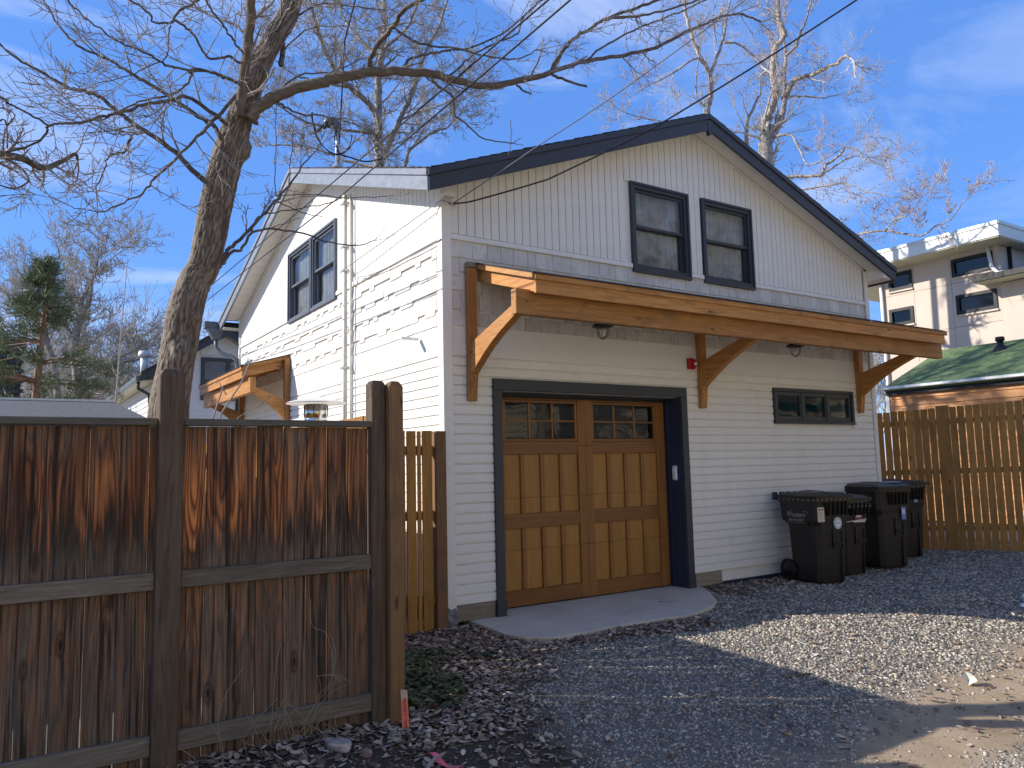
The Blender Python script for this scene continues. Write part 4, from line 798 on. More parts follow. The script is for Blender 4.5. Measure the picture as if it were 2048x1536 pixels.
# ---- windows
def pane_box(parent, mat, face, a, b, z0, z1, d, t=.004, name='pane'):
    return (box(name, mat, a, b, d, d+t, z0, z1, parent) if face == 'f' else box(name, mat, d, d+t, a, b, z0, z1, parent))
def fbox(name, mat, face, a, b, d0, d1, z0, z1, parent, bev=.002):
    return box(name, mat, a, b, d0, d1, z0, z1, parent, bev) if face == 'f' else box(name, mat, d0, d1, a, b, z0, z1, parent, bev)
def fframe(name, mat, face, a, b, z0, z1, w, d0, d1, parent, wb=None, wt=None):
    wb = w if wb is None else wb; wt = w if wt is None else wt
    parts = []
    for (p, q, r, s) in ((a, a+w, z0, z1), (b-w, b, z0, z1), (a+w, b-w, z0, z0+wb), (a+w, b-w, z1-wt, z1)):
        parts.append(boxd(p, q, d0, d1, r, s) if face == 'f' else boxd(d0, d1, p, q, r, s))
    return multi(name, mat, parts, parent, loc=(a, d0, z0) if face == 'f' else (d0, a, z0))
def hung(face, a, b, z0, z1, mat, drape, wall=None, tw=.045, cas=.03):
    w = H('window')
    fframe('casing', mat, face, a, b, z0, z1, cas, -.030, .02, w, wb=.04)
    fframe('outer_frame', mat, face, a+cas, b-cas, z0+.04, z1-cas, tw, -.010, .10, w)
    ia, ib, iz0, iz1 = a+cas+tw, b-cas-tw, z0+.04+tw, z1-cas-tw; mid = (iz0+iz1)/2+.02
    s1 = fframe('upper_sash', mat, face, ia, ib, mid-.02, iz1, .035, .020, .052, w); s2 = fframe('lower_sash', mat, face, ia, ib, iz0, mid+.02, .045, .056, .088, w)
    pane_box(w, 'glass', face, ia+.035, ib-.035, mid+.015, iz1-.035, .034); pane_box(w, 'glass', face, ia+.045, ib-.045, iz0+.045, mid-.025, .070)
    # drapery behind: real folds
    n = 90; vs = []; zt, zb_ = iz1+.03, iz0-.03
    for i in range(n+1):
        u = ia-.03+(ib-ia+.06)*i/n; dd = .118+.010*math.sin(i*.9)+.006*math.sin(i*2.3+a)
        for j in range(5): 
            zz = zb_+(zt-zb_)*j/4; uu_ = u+.006*math.sin(j*1.7+i*.3)
            vs.append((uu_, dd, zz) if face == 'f' else (dd, uu_, zz))
    fs = [(i*5+j, (i+1)*5+j, (i+1)*5+j+1, i*5+j+1) for i in range(n) for j in range(4)]
    link('curtain', mesh(vs, fs, True), drape, w); return w
hung('f', 2.707, 3.732, 4.000, 5.182, 'trim_dark', 'curtain'); hung('f', 3.990, 5.007, 4.002, 5.182, 'trim_dark', 'curtain')
hung('s', 3.166, 4.218, 4.008, 5.170, 'frame_sunlit', 'blind', tw=.03); hung('s', 4.242, 5.355, 4.008, 5.170, 'frame_sunlit', 'blind', tw=.03)
w = H('window'); fframe('casing', 'trim_dark', 'f', 5.268, 7.150, 2.128, 2.626, .045, -.034, .02, w, wb=.035)
fbox('sill', 'trim_dark', 'f', 5.255, 7.163, -.048, .01, 2.116, 2.140, w)
for a, b in ((5.316, 5.915), (5.921, 6.510), (6.516, 7.100)):
    fframe('sash', 'trim_dark', 'f', a, b, 2.168, 2.578, .055, -.006, .06, w); pane_box(w, 'glass', 'f', a+.055, b-.055, 2.223, 2.523, .02)
for a in (5.915, 6.510): fbox('mullion', 'trim_dark', 'f', a-.022, a+.028, -.016, -.0065, 2.165, 2.58, w)
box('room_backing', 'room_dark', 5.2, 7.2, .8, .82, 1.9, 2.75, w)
# dark rooms: simple partition behind the upper windows so that glass never shows sky through
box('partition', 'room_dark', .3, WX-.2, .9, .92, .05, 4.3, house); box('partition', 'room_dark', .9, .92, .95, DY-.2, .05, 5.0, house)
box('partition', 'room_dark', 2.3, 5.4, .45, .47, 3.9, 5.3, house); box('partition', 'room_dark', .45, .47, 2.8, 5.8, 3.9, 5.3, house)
# ---- garage door
gd_ = H('garage_door'); DF = .27
fb = lambda nm, mat, a, b, d0, d1, z0, z1, bev=.002: box(nm, mat, a, b, d0, d1, z0, z1, gd_, bev)
tr_ = H('door_trim')
box('casing', 'trim_dark', .585, .690, -.032, .02, .035, 2.43, tr_, .003); box('casing', 'trim_dark', 3.420, 3.525, -.032, .02, .035, 2.43, tr_, .003)
box('head_casing', 'trim_dark', .585, 3.525, -.034, .02, 2.432, 2.556, tr_, .003)
box('plinth_block', 'trim_dark', .578, .694, -.040, .02, .012, .185, tr_, .003); box('plinth_block', 'trim_dark', 3.416, 3.532, -.040, .02, .012, .185, tr_, .003)
box('jamb', 'trim_navy', .685, .700, .021, .36, .03, 2.45, tr_); box('jamb', 'trim_navy', 3.414, 3.440, .021, .36, .03, 2.45, tr_)
box('door_stop', 'trim_navy', 3.392, 3.413, .20, .25, .03, 2.43, tr_); box('door_stop', 'trim_navy', .701, .720, .20, .25, .03, 2.43, tr_)
box('head_jamb', 'trim_navy', .685, 3.44, .021, .36, 2.431, 2.45, tr_); box('seal', 'metal_black', .72, 3.39, .19, .26, 2.385, 2.43, tr_); box('seal', 'metal_black', .72, 3.39, .12, .18, 2.40, 2.43, tr_)
box('backing', 'room_dark', .66, 3.46, .60, .62, .02, 2.5, gd_)
D0, D1 = DF, DF+.045
def bay(x0, x1):         # one leaf: windows over two rows of four panels
    # glazed sash
    za, zb = 1.880, 2.362
    fb('window_rail', 'door_wood_x', x0, x1, D0+.004, D1, za, za+.034); fb('window_rail', 'door_wood_x', x0, x1, D0+.004, D1, zb-.032, zb)
    fb('window_stile', 'door_wood', x0, x0+.030, D0+.004, D1, za+.036, zb-.034); fb('window_stile', 'door_wood', x1-.030, x1, D0+.004, D1, za+.036, zb-.034)
    gx0, gx1, gz0, gz1 = x0+.032, x1-.032, za+.036, zb-.034; pw = (gx1-gx0)/3
    for i in (1, 2): fb('muntin', 'door_wood', gx0+pw*i-.012, gx0+pw*i+.012, D0+.008, D0+.032, gz0, gz1)
    zm = (gz0+gz1)/2; fb('muntin', 'door_wood_x', gx0, gx1, D0+.010, D0+.030, zm-.011, zm+.011)
    for i in range(3):
        for z0_, z1_ in ((gz0, zm), (zm, gz1)): box('pane', 'glass', gx0+pw*i+.006, gx0+pw*(i+1)-.006, D0+.018, D0+.022, z0_+.005, z1_-.005, gd_)
    # panels
    sw = .056; pwid = (x1-x0-3*sw)/4
    for z0_, z1_, seam in ((1.062, 1.732, 1.24), (.216, .896, .66)):
        for i in range(4):
            a = x0+i*(pwid+sw)
            for s0, s1 in ((z0_, seam-.0015), (seam+.0015, z1_)): fb('panel', 'door_panel', a-.004, a+pwid+.004, D0+.024, D0+.036, s0, s1, 0)
            if i < 3:
                for s0, s1 in ((z0_, seam-.0015), (seam+.0015, z1_)): fb('stile', 'door_wood', a+pwid, a+pwid+sw, D0, D1, s0, s1)
XL0, XL1, XR0, XR1 = .893, 1.950, 2.178, 3.238
bay(XL0, XL1); bay(XR0, XR1)
for x0, x1 in ((XL0, XL1), (XR0, XR1)):
    fb('rail', 'door_wood_x', x0-.0005, x1+.0005, D0-.001, D1, 1.734, 1.878); fb('rail', 'door_wood_x', x0-.0005, x1+.0005, D0-.001, D1, .898, 1.060); fb('rail', 'door_wood_x', x0, x1, D0-.001, D1, .045, .214)
    fb('rail', 'door_wood_x', x0, x1, D0, D1, 2.364, 2.385)
for x0, x1 in ((.725, XL0-.003), (XR1+.003, 3.388)):
    for s0, s1 in ((.045, .6585), (.6615, 1.2385), (1.2415, 1.83), (1.833, 2.385)): fb('edge_stile', 'door_wood', x0, x1, D0-.002, D1, s0, s1)
for x0, x1 in ((XL1+.003, 2.0625), (2.0655, XR0-.003)):
    for s0, s1 in ((.045, .6585), (.6615, 1.2385), (1.2415, 1.83), (1.833, 2.385)): fb('centre_stile', 'door_wood', x0, x1, D0-.003, D1, s0, s1)
# base of the wall: mudsill blocks, foundation
box('mudsill', 'sill_wood', .10, .575, .0, .14, .03, .19, house, .004); box('mudsill', 'sill_wood', 3.535, 4.05, .0, .14, .02, .19, house, .004)
box('foundation', 'trim_navy', 4.06, WX-.05, .03, .15, -.05, .19, house, .004)
rock = bmesh.new(); bmesh.ops.create_icosphere(rock, subdivisions=3, radius=1)
for v_ in rock.verts:
    nn_ = noise.noise(v_.co*2.2)*.35+noise.noise(v_.co*6)*.12; v_.co = v_.co*(1+nn_); v_.co.x *= .12; v_.co.y *= .10; v_.co.z *= .13
link('rotten_corner_block', bm_mesh(rock), 'brick_pale', house, (.02, .03, .07)); box('foundation', 'brick_dark', .0, .14, .14, DY, -.05, .18, house)
# side door below the small canopy
sd_o = H('side_door'); fframe('casing', 'trim_dark', 's', 5.65, 6.75, .05, 2.17, .09, -.03, .02, sd_o)
box('door_leaf', 'trim_navy', .04, .08, 5.74, 6.66, .06, 2.08, sd_o)

# ---- canopies
def canopy(face, a0, a1, depth, zbeam, zf0, zw, beam_in, wall_posts, pz, slope_label, thick, sc_=1.0):
    """face f: along x, projects to -y. a0..a1 = extent of rafters"""
    c = H('canopy')
    def bx(nm, mat, p, q, d0, d1, z0, z1, bev=.004): return box(nm, mat, p, q, d0, d1, z0, z1, c, bev) if face == 'f' else box(nm, mat, d0, d1, p, q, z0, z1, c, bev)
    def pr(nm, mat, poly, p, q, bev=.004): return prism(nm, mat, poly, 0 if face == 'f' else 1, p, q, c, bev)
    ax = 'x' if face == 'f' else 'y'; ay = 'y' if face == 'f' else 'x'
    sl = (zw-zf0)/depth
    zt = lambda d: zw + sl*d         # d negative outward: top of rafters
    # beam
    bd0, bd1 = -beam_in-.09, -beam_in
    bx('beam', 'cedar_'+ax, a0-.17, a1+.13, bd0, bd1, zbeam-.25*sc_, zbeam)
    # rafters, first and last exposed
    n = max(2, int((a1-a0)/.61)); rh = .145*sc_
    for i in range(n+1):
        p = a0+(a1-.04-a0)*i/n
        pr('rafter', 'cedar_'+ay, [(.0, zt(0)-rh), (-depth, zt(-depth)-rh), (-depth, zt(-depth)), (.0, zt(0))], p, p+.04)
    bx('fascia_board', 'cedar_'+ax, a0-.012, a1+.012, -depth-.036, -depth-.002, zt(-depth)-.160*sc_, zt(-depth)-.006)
    # tongue and groove deck, drip boards, roofing
    m_ = max(4, int(depth/.14))
    for i in range(m_):
        d0, d1 = -depth*(i+1)/m_+.002, -depth*i/m_-.002
        pr('deck_board', 'cedar_'+ax, [(d0, zt(d0)+.002), (d1, zt(d1)+.002), (d1, zt(d1)+.020), (d0, zt(d0)+.020)], a0-.006, a1+.006, 0)
    fz = zt(-depth)
    mid_ = a0+(a1-a0)*.62
    for p, q in ((a0-.03, mid_), (mid_+.003, a1+.05)): bx('drip_board', 'cedar_'+ax, p, q, -depth-.058, -depth-.037, fz-.030, fz+.024, .002)
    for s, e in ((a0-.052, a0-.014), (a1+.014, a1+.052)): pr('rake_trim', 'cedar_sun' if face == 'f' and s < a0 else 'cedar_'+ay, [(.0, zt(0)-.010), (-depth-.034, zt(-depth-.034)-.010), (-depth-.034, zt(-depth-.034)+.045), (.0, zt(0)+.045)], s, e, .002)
    pr('roofing', 'shingle_roof', [(0.0, zt(0)+.048), (-depth-.07, zt(-depth-.07)+.046), (-depth-.07, zt(-depth-.07)+.056), (0.0, zt(0)+.062)], a0-.062, a1+.062, 0)
    wid = .10*sc_
    for p in wall_posts:
        q = p+wid; t = .090
        # post with tapered foot
        pr('wall_post', 'cedar_z', [(-.006, pz), (-.058, pz), (-t, pz+.26), (-t, zt(-t)-rh-.002 if abs(p-a0) > .3 and abs(q-a1) > .3 else zt(-t)-.004), (-.006, zt(0)-.004)], p, q, .004)
        # arched brace: lower edge curved
        z_lo, z_hi, zb = pz+.27, pz+.27+.34*sc_, zbeam-.25*sc_
        o0, o1 = -t-.002, -beam_in+.0
        pts = []
        for i in range(9):
            u = i/8; bow = .055*math.sin(math.pi*u); d = o0+(o1-.06-o0)*u; zz = z_lo+(zb-z_lo)*u; pts.append((d+bow*.7, zz+bow*.8)) if False else pts.append((d+bow*.55, zz+bow*.55*1.0))
        pts += [(o1-.06, zb), (o1+.155*sc_, zb+.0) if False else (o1+.16*sc_, zb+.06)]
        pts = pts[:9]+[(o1-.0, zb), (o1+.0, zb+.10*sc_), (o0, z_hi)]
        pr('brace', 'cedar_y' if face == 'f' else 'cedar_x', pts, p+.006, q-.006, .003)
        # screw plug
    for p in wall_posts:
        for zz in (pz+.235,): bx('plug', 'metal_black', p+wid/2-.008, p+wid/2+.008, -.091, -.080, zz, zz+.016, 0)
    for p in (a0-.05, a1+.02):
        for zz in ((zbeam-.06, zbeam-.17) if p > a0 else (zbeam-.13,)): bx('plug', 'metal_black', p, p+.016, bd0-.0015, bd0+.01, zz, zz+.016, 0)
    return c
cA = canopy('f', .428, 7.86, 1.08, 3.320, 3.425, 3.765, .91, [.262, 3.760, 7.270], 2.300, .3, .1)
cB = canopy('s', 5.36, 8.46, .70, 3.085, 3.24, 3.44, .56, [5.24, 8.10], 2.16, .3, .1, .95)
box('post_cap_block', 'cedar_end', .262, .362, -.089, -.006, 3.742, 3.80, cA)

# gutter at the back left corner, with leader pipe
gu = H('gutter'); 
vs, fs = [], []
prof = [(0, 0), (.03, -.0), (.11, -.0), (.125, .05), (.135, .12)]
box('trough', 'gutter_grey', -.30, WX+.3, DY+OV+.032, DY+OV+.16, ZE+.08, ZE+.20, gu, .01)
box('trough_end', 'gutter_grey', -.60, -.30, DY+OV+.03, DY+OV+.17, ZE+.05, ZE+.20, gu, .008)
prism('outlet', 'gutter_grey', [(-.22, ZE+.05), (-.56, ZE+.05), (-.44, ZE-.16), (-.32, ZE-.16)], 1, DY+OV-.02, DY+OV+.14, gu, .004)
tube('leader_pipe', 'gutter_grey', [(-.38, DY+OV+.06, ZE-.14), (-.38, DY+.33, ZE-.32), (-.30, DY+.24, ZE-.44), (-.14, DY+.06, ZE-.52), (-.07, DY-.0, ZE-.60), (-.06, DY-.06, ZE-.75), (-.06, DY-.07, 3.2), (-.06, DY-.07, .3)], .038, 8, gu)

# ------------------------------------------------------------------ fences
def board(name, mat, x0, x1, y, t, z0, z1, parent, top='flat', wob=0.0):
    """upright board on a fence parallel to X; origin at ground height"""
    o = Vector(((x0+x1)/2, y, 0)); n = 6; vs = []
    for i in range(n+1):
        zz = z0+(z1-z0)*i/n; dx = wob*rnd.uniform(-1, 1)
        ch = .0045*min(1, (x1-x0)/.09)
        for x, yy in ((x0+dx+ch, y-t/2), (x1+dx*.7-ch, y-t/2), (x1+dx*.7, y-t/2+ch*1.8), (x1+dx*.7, y+t/2), (x0+dx, y+t/2), (x0+dx, y-t/2+ch*1.8)): vs.append(Vector((x, yy, zz))-o)
    fs = [(5, 4, 3, 2, 1, 0), tuple(6*n+i for i in range(6))]+[(6*i+j, 6*i+(j+1) % 6, 6*i+6+(j+1) % 6, 6*i+6+j) for i in range(n) for j in range(6)]
    return link(name, mesh(vs, fs), mat, parent, o)
FY = -2.295
def post(name, mat, x0, x1, y0, y1, ztop, parent, origin=(0, 0, 0), ch=.022):
    cx, cy = (x0+x1)/2, (y0+y1)/2; hx, hy = (x1-x0)/2, (y1-y0)/2; vs = []
    lev = [(-.05, 1, 0), (ztop-ch*1.6, 1, 0), (ztop, 1, ch)]
    for zz, s, c_ in lev:
        for sx, sy in ((-1, -1), (1, -1), (1, 1), (-1, 1)): vs.append((sx*(hx-c_), sy*(hy-c_), zz))
    fs = [(3, 2, 1, 0), (8, 9, 10, 11)]+[(4*i+j, 4*i+(j+1) % 4, 4*i+4+(j+1) % 4, 4*i+4+j) for i in range(2) for j in range(4)]
    return link(name, bevel(mesh(vs, fs), .006), mat, parent, (cx, cy, 0))
of = empty('weathered_fence', (-3, FY, 0))
tag(of, 'tall weathered plank fence with rust brown and grey boards in the left foreground', 'fence')
edges = [-3.849, -3.732, -3.584, -3.437, -3.277, -3.136, -3.03]
e2 = [-2.985, -2.826, -2.692, -2.536, -2.373, -2.227, -2.093, -1.958, -1.816]
lft = [-3.849-.148*i for i in range(14, 0, -1)]
for seq in (lft+edges, e2):
    for a, b in zip(seq, seq[1:]):
        g = rnd.choice((.002, .003, .004, .006)) if a > -3.2 else rnd.choice((.004, .006, .0075))
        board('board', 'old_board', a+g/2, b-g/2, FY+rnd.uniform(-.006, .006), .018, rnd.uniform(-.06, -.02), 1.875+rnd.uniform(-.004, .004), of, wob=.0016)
for x0, x1 in ((-5.95, -3.100), (-2.962, -1.812)):
    box('middle_rail', 'grey_wood_x', x0, x1, FY-.048, FY-.012, .962, 1.056, of, .003)
    box('lower_rail', 'grey_wood_x', x0, x1, FY-.048, FY-.012, .078, .186, of, .003)
    box('cap_rail', 'mossy_cap', x0, x1+(.02 if x1 > -2 else 0), FY-.052, FY+.030, 1.878, 1.918, of, .004)
post('post', 'grey_wood_z', -3.098, -2.965, FY-.075, FY+.055, 2.205, of); post('post', 'grey_wood_z', -1.810, -1.712, FY-.060, FY+.050, 2.19, of, ch=.016)
for z_ in (1.01, .13):
    for x in (-3.79, -3.66, -3.5, -3.35, -3.2, -2.9, -2.76, -2.6, -2.45, -2.3, -2.16, -2.02, -1.88):
        pass
# cedar yard fence: from the corner post back along the yard, and across to the house corner (boards on both sides of the rails)
yf = empty('cedar_yard_fence', (-1.65, -2.3, 0))
tag(yf, 'orange brown cedar board fence with tall corner post running back beside the white house', 'fence')
post('corner_post', 'post_brown', -1.708, -1.607, FY-.112, FY-.010, 2.185, yf, ch=.022)
y = FY+.02; i = 0
while y < 5.0:
    o = Vector((-1.66, y+.06, 0)); xs = (-1.668, -1.652) if i % 2 == 0 else (-1.668, -1.652)
    vs = [Vector((x, yy, z_))-o for z_ in (.05, 1.985+rnd.uniform(-.004, .004)) for x, yy in ((xs[0], y), (xs[1], y), (xs[1], y+.126), (xs[0], y+.126))]
    link('board', mesh(vs, BOXF), 'tan_board', yf, o); y += .126+rnd.choice((.003, .005, .016, .024)); i += 1
for z_ in (.25, 1.05, 1.80): box('rail', 'tan_post', -1.65, -1.61, FY+.05, 5.0, z_-.045, z_+.045, yf)
for yy in (.05, 2.4, 4.9): post('post', 'tan_post', -1.648, -1.56, yy, yy+.09, 1.97, yf)
BY = -.02
x = -.357
fr_ = [(-.475, -.371), (-.357, -.316), (-.303, -.190)]
xx = -.49
while xx > -1.5: fr_.append((xx-.112, xx)); xx -= .128
for a, b in fr_: board('board', 'tan_board', a, b, BY-.045, .017, .0, 1.975+rnd.uniform(-.006, .004), yf)
for z_ in (.30, 1.13, 1.78): box('rail', 'tan_post', -1.55, -.15, BY-.034, BY+.006, z_-.045, z_+.045, yf)
post('end_post', 'post_brown', -.165, -.048, BY-.085, BY+.02, 1.975, yf, ch=.002)
# right hand shadow fence
rf = empty('slatted_cedar_fence', (9.3, .9, 0)); tag(rf, 'brown cedar fence with narrow gaps between boards standing behind the trash bins', 'fence')
A_ = Vector((9.24, .98, 0)); B_ = Vector((10.36, -1.10, 0)); dv = (B_-A_).normalized(); nv = Vector((dv.y, -dv.x, 0))
if nv.y > 0: nv = -nv
def rboard(s, w, mat, off, t, z0, z1, name='board', top=0):
    c = A_+dv*(s+w/2)+nv*off; o = Vector((c.x, c.y, 0)); vs = []
    for zz in (z0, z1):
        for a, b in ((-w/2, t/2), (w/2, t/2), (w/2, -t/2), (-w/2, -t/2)):
            q = c+dv*a+nv*b; vs.append(Vector((q.x, q.y, zz))-o)
    me = mesh(vs, BOXF); bm = bmesh.new(); bm.from_mesh(me); bmesh.ops.recalc_face_normals(bm, faces=bm.faces); bm.to_mesh(me); bm.free()
    return link(name, me, mat, rf, o)
rboard(-.055, .115, 'tan_post', .03, .10, -.05, 2.41, 'post')
s = .062; i = 0
while s < 3.6:
    if i == 8 or i == 18: rboard(s, .20, 'tan_board', .0, .018, .0, 2.43+.045*s, 'wide_board'); rboard(s+.06, .09, 'tan_post', -.055, .09, -.05, 2.40, 'post'); s += .203
    else: rboard(s, .105, 'tan_board', rnd.uniform(-.002, .002), .017, .0, 2.395+.045*s+rnd.uniform(-.004, .004)); s += .109+rnd.choice((.009, .011, .013, .008))
    i += 1
def rrail(z_):
    c = A_+dv*2.6-nv*.032; vs = []
    for zz in (z_-.045, z_+.045):
        for a, b in ((-2.62, .022), (2.62, .022), (2.62, -.02), (-2.62, -.02)): q = c+dv*a+nv*b; vs.append(Vector((q.x, q.y, zz+ (a+2.6)*.02)))
    o = vs[0].copy(); link('rail', mesh([v-o for v in vs], BOXF), 'tan_post', rf, o)
for z_ in (.35, 1.32, 2.18): rrail(z_)

# ------------------------------------------------------------------ wheeled trash bins
def ring(w, d, z, y0, c=.05):   # outline octagon, front at -y
    a = w/2; return [(-a+c, y0, z), (a-c, y0, z), (a, y0+c, z), (a, y0+d-c, z), (a-c, y0+d, z), (-a+c, y0+d, z), (-a, y0+d-c, z), (-a, y0+c, z)]
def make_bin(loc, rot, W_, D_, Hh, label, col='bin_plastic', rivets=True, lid_gap=0, double=False):
    """local frame: front (handle side, lid opening) faces -y, wheels at +y"""
    root = empty('wheeled_trash_bin', (0, 0, 0)); tag(root, label, 'trash bin', 'brown wheeled trash bins by the garage wall')
    L = lambda nm, me, mt, c=(0, 0, 0), p=None: link(nm, me, mt, p or root, c)
    rb = W_*.80; db = D_*.70
    lv = [(rb*.96, db, .02, .0), (rb, db*1.01, .05, -.004), (W_*.86, D_*.78, Hh*.56, -.035), (W_*.87, D_*.80, Hh*.66, -.042), (W_*.97, D_*.93, Hh*.72, -.050), (W_*.99, D_*.97, Hh*.90, -.062), (W_, D_*.98, Hh*.955, -.066)]
    vs = []; fs = []
    for w, d, z, y0 in lv: vs += ring(w, d, z, y0)
    n = len(lv)
    for i in range(n-1): fs += [(8*i+j, 8*i+(j+1) % 8, 8*i+8+(j+1) % 8, 8*i+8+j) for j in range(8)]
    fs += [tuple(range(7, -1, -1)), tuple(range(8*(n-1), 8*n))]
    me = mesh(vs, fs); bevel(me, .006, 2); L('body', me, col)
    # rim collar
    vs = ring(W_*1.05, D_*1.03, Hh*.925, -.085)+ring(W_*1.05, D_*1.03, Hh*.985, -.085); me = mesh(vs, [tuple(range(7, -1, -1)), tuple(range(8, 16))]+[(j, (j+1) % 8, 8+(j+1) % 8, 8+j) for j in range(8)]); bevel(me, .006, 1); L('rim', me, col)
    # lid: crowned, overlapping
    rows_ = []; nn = 9
    for i in range(nn):
        v = i/(nn-1); y0 = -.105+(D_*1.06+.03)*v
        for j in range(nn):
            u = j/(nn-1)*2-1; edge = max(abs(u), abs(v*2-1)); z = Hh*1.0+.050*(1-edge**3)+.012*math.cos(u*9)*(1-edge**2)
            rows_.append((u*W_*.535, y0, z))
    fs = [(i*nn+j, i*nn+j+1, (i+1)*nn+j+1, (i+1)*nn+j) for i in range(nn-1) for j in range(nn-1)]
    b0 = len(rows_); per = [j for j in range(nn)]+[i*nn+nn-1 for i in range(1, nn)]+[(nn-1)*nn+j for j in range(nn-2, -1, -1)]+[i*nn for i in range(nn-2, 0, -1)]
    vs = rows_+[(rows_[p][0], rows_[p][1], Hh*.968) for p in per]; m_ = len(per)
    fs += [(per[(q+1) % m_], per[q], b0+q, b0+(q+1) % m_) for q in range(m_)]+[tuple(b0+q for q in range(m_-1, -1, -1))]
    me = mesh(vs, fs); L('lid', me, col)
    if double:
        vs = ring(W_*1.10, D_*1.05, Hh*.86, -.10)+ring(W_*1.12, D_*1.07, Hh*.92, -.11); me = mesh(vs, [tuple(range(7, -1, -1)), tuple(range(8, 16))]+[(j, (j+1) % 8, 8+(j+1) % 8, 8+j) for j in range(8)]); bevel(me, .005, 1); L('lower_collar', me, col)
    # lid hinge bar / rear handle
    hb = [boxd(-W_*.5, W_*.5, D_*.93, D_*1.02, Hh*.94, Hh*.985)]
    for q in range(5): hb.append(boxd(-W_*.45+q*W_*.21, -W_*.41+q*W_*.21, D_*.95, D_*1.06, Hh*.985, Hh*1.03))
    multi('rear_handle', col, hb, root, loc=(0, 0, 0))
    # front grip gusset under the rim: tapered box with ribs
    def quadbox(pts_lo, pts_hi): return pts_lo+pts_hi, BOXF
    z1, z2 = Hh*.775, Hh*.93
    parts = [([(-.10, -.072, z1), (.17*W_/.58, -.072, z1), (.17*W_/.58, -.04, z1), (-.10, -.04, z1), (-.16, -.098, z2), (.235*W_/.58, -.098, z2), (.235*W_/.58, -.04, z2), (-.16, -.04, z2)], BOXF)]
    multi('grip_gusset', col, parts, root, loc=(0, 0, 0))
    ribs = [([(q-.004, -.112, z1+.01), (q+.004, -.112, z1+.01), (q+.004, -.07, z1), (q-.004, -.07, z1), (q-.004, -.128, z2), (q+.004, -.128, z2), (q+.004, -.09, z2), (q-.004, -.09, z2)], BOXF) for q in (-.10, -.03, .045, .12, .18)]
    multi('grip_rib', col, ribs, root, loc=(0, 0, 0))
    # recessed pull pocket with bar, lower half
    px = .07
    pk = [boxd(px-.085, px-.065, -.052, -.028, Hh*.40, Hh*.60), boxd(px+.065, px+.085, -.052, -.028, Hh*.40, Hh*.60), boxd(px-.085, px+.085, -.054, -.028, Hh*.60, Hh*.62)]
    multi('pocket_frame', col, pk, root, loc=(0, 0, 0)); L('pocket', mesh(*boxd(px-.064, px+.064, -.040, -.030, Hh*.40, Hh*.60)), 'bin_black')
    me = mesh(*tube_data([(px-.078, -.062, Hh*.455), (px+.078, -.062, Hh*.455)], .010, 8), True); L('lift_bar', me, col)
    L('kick_groove', mesh(*boxd(px+.05, px+.066, -.034, -.012, .03, Hh*.39)), 'bin_black')
    # corner buttress, wheel wells
    multi('side_rib', col, [([(-W_*.505, .10, Hh*.64), (-W_*.44, .10, Hh*.68), (-W_*.44, D_*.2, Hh*.68), (-W_*.505, D_*.2, Hh*.64), (-W_*.505, .10, Hh*.70), (-W_*.44, .10, Hh*.72), (-W_*.44, D_*.2, Hh*.72), (-W_*.505, D_*.2, Hh*.70)], BOXF)], root, loc=(0, 0, 0))
    for sx in (-1, 1):
        prof = [(0, -.03), (.055, -.032), (.062, -.02), (.118, -.024), (.135, -.030), (.145, -.018), (.145, .018), (.135, .030), (.118, .024), (.062, .02), (.055, .032), (0, .03)]
        wv = lathe('wheel', 'bin_black', prof, (sx*(W_*.43), D_*.74, .145), 0, 22, root)
        lathe('hub', col, [(0, -.040), (.028, -.038), (.034, -.03), (.034, .03), (.028, .038), (0, .040)], (sx*(W_*.43), D_*.74, .145), 0, 12, wv)
    me = mesh(*tube_data([(-W_*.42, D_*.74, .145), (W_*.42, D_*.74, .145)], .012, 8), True); L('axle', me, 'bin_black')
    if rivets:
        rb_ = bmesh.new(); bmesh.ops.create_icosphere(rb_, subdivisions=1, radius=.0085); rme = bm_mesh(rb_, True); rme.materials.append(M['rivet'])
        zz = Hh*.955
        for q in range(8): link('rivet', rme, None, root, (-W_*.46+q*W_*.13, -.086, zz))
        for q in range(8): link('rivet', rme, None, root, (-W_*.526, -.05+q*D_*.125, zz))
        if double:
            for q in range(7): link('rivet', rme, None, root, (-W_*.46+q*W_*.15, -.108, Hh*.89))
    root.location = loc; root.rotation_euler = (0, 0, rot); return root
b1 = make_bin((5.165, -.86, 0), R(-11), .58, .72, 1.13, 'brown bin nearest the garage door with round white sticker and white lettering on its side')
b2 = make_bin((6.02, -.62, 0), R(-11), .50, .60, 1.06, 'low dark bin with double riveted rim and pink sticker, second from the garage door', double=True)
b3 = make_bin((7.06, -.58, 0), R(-11), .66, .80, 1.185, 'large dark bin with smooth overhanging lid and pale blue tag, third from the garage door', rivets=False)
b4 = make_bin((8.35, -.10, 0), R(-11), .66, .80, 1.19, 'rearmost dark bin beside the cedar fence with pale tag and riveted lid', rivets=True)
def stick(parent, name, mat, x0, x1, z0, z1, y=-.0655, d=.0015): return link(name, mesh(*boxd(x0, x1, y-d, y, z0, z1)), mat, parent, Vector(wloc(parent)))
RF = Matrix.Rotation(R(90), 3, 'X')                       # text upright facing -y
RL = Matrix.Rotation(R(-90), 3, 'Z') @ Matrix.Rotation(R(90), 3, 'X')   # text upright facing -x
def dec(parent, lx, ly, lz): return Vector(wloc(parent))+Vector((lx, ly, lz))
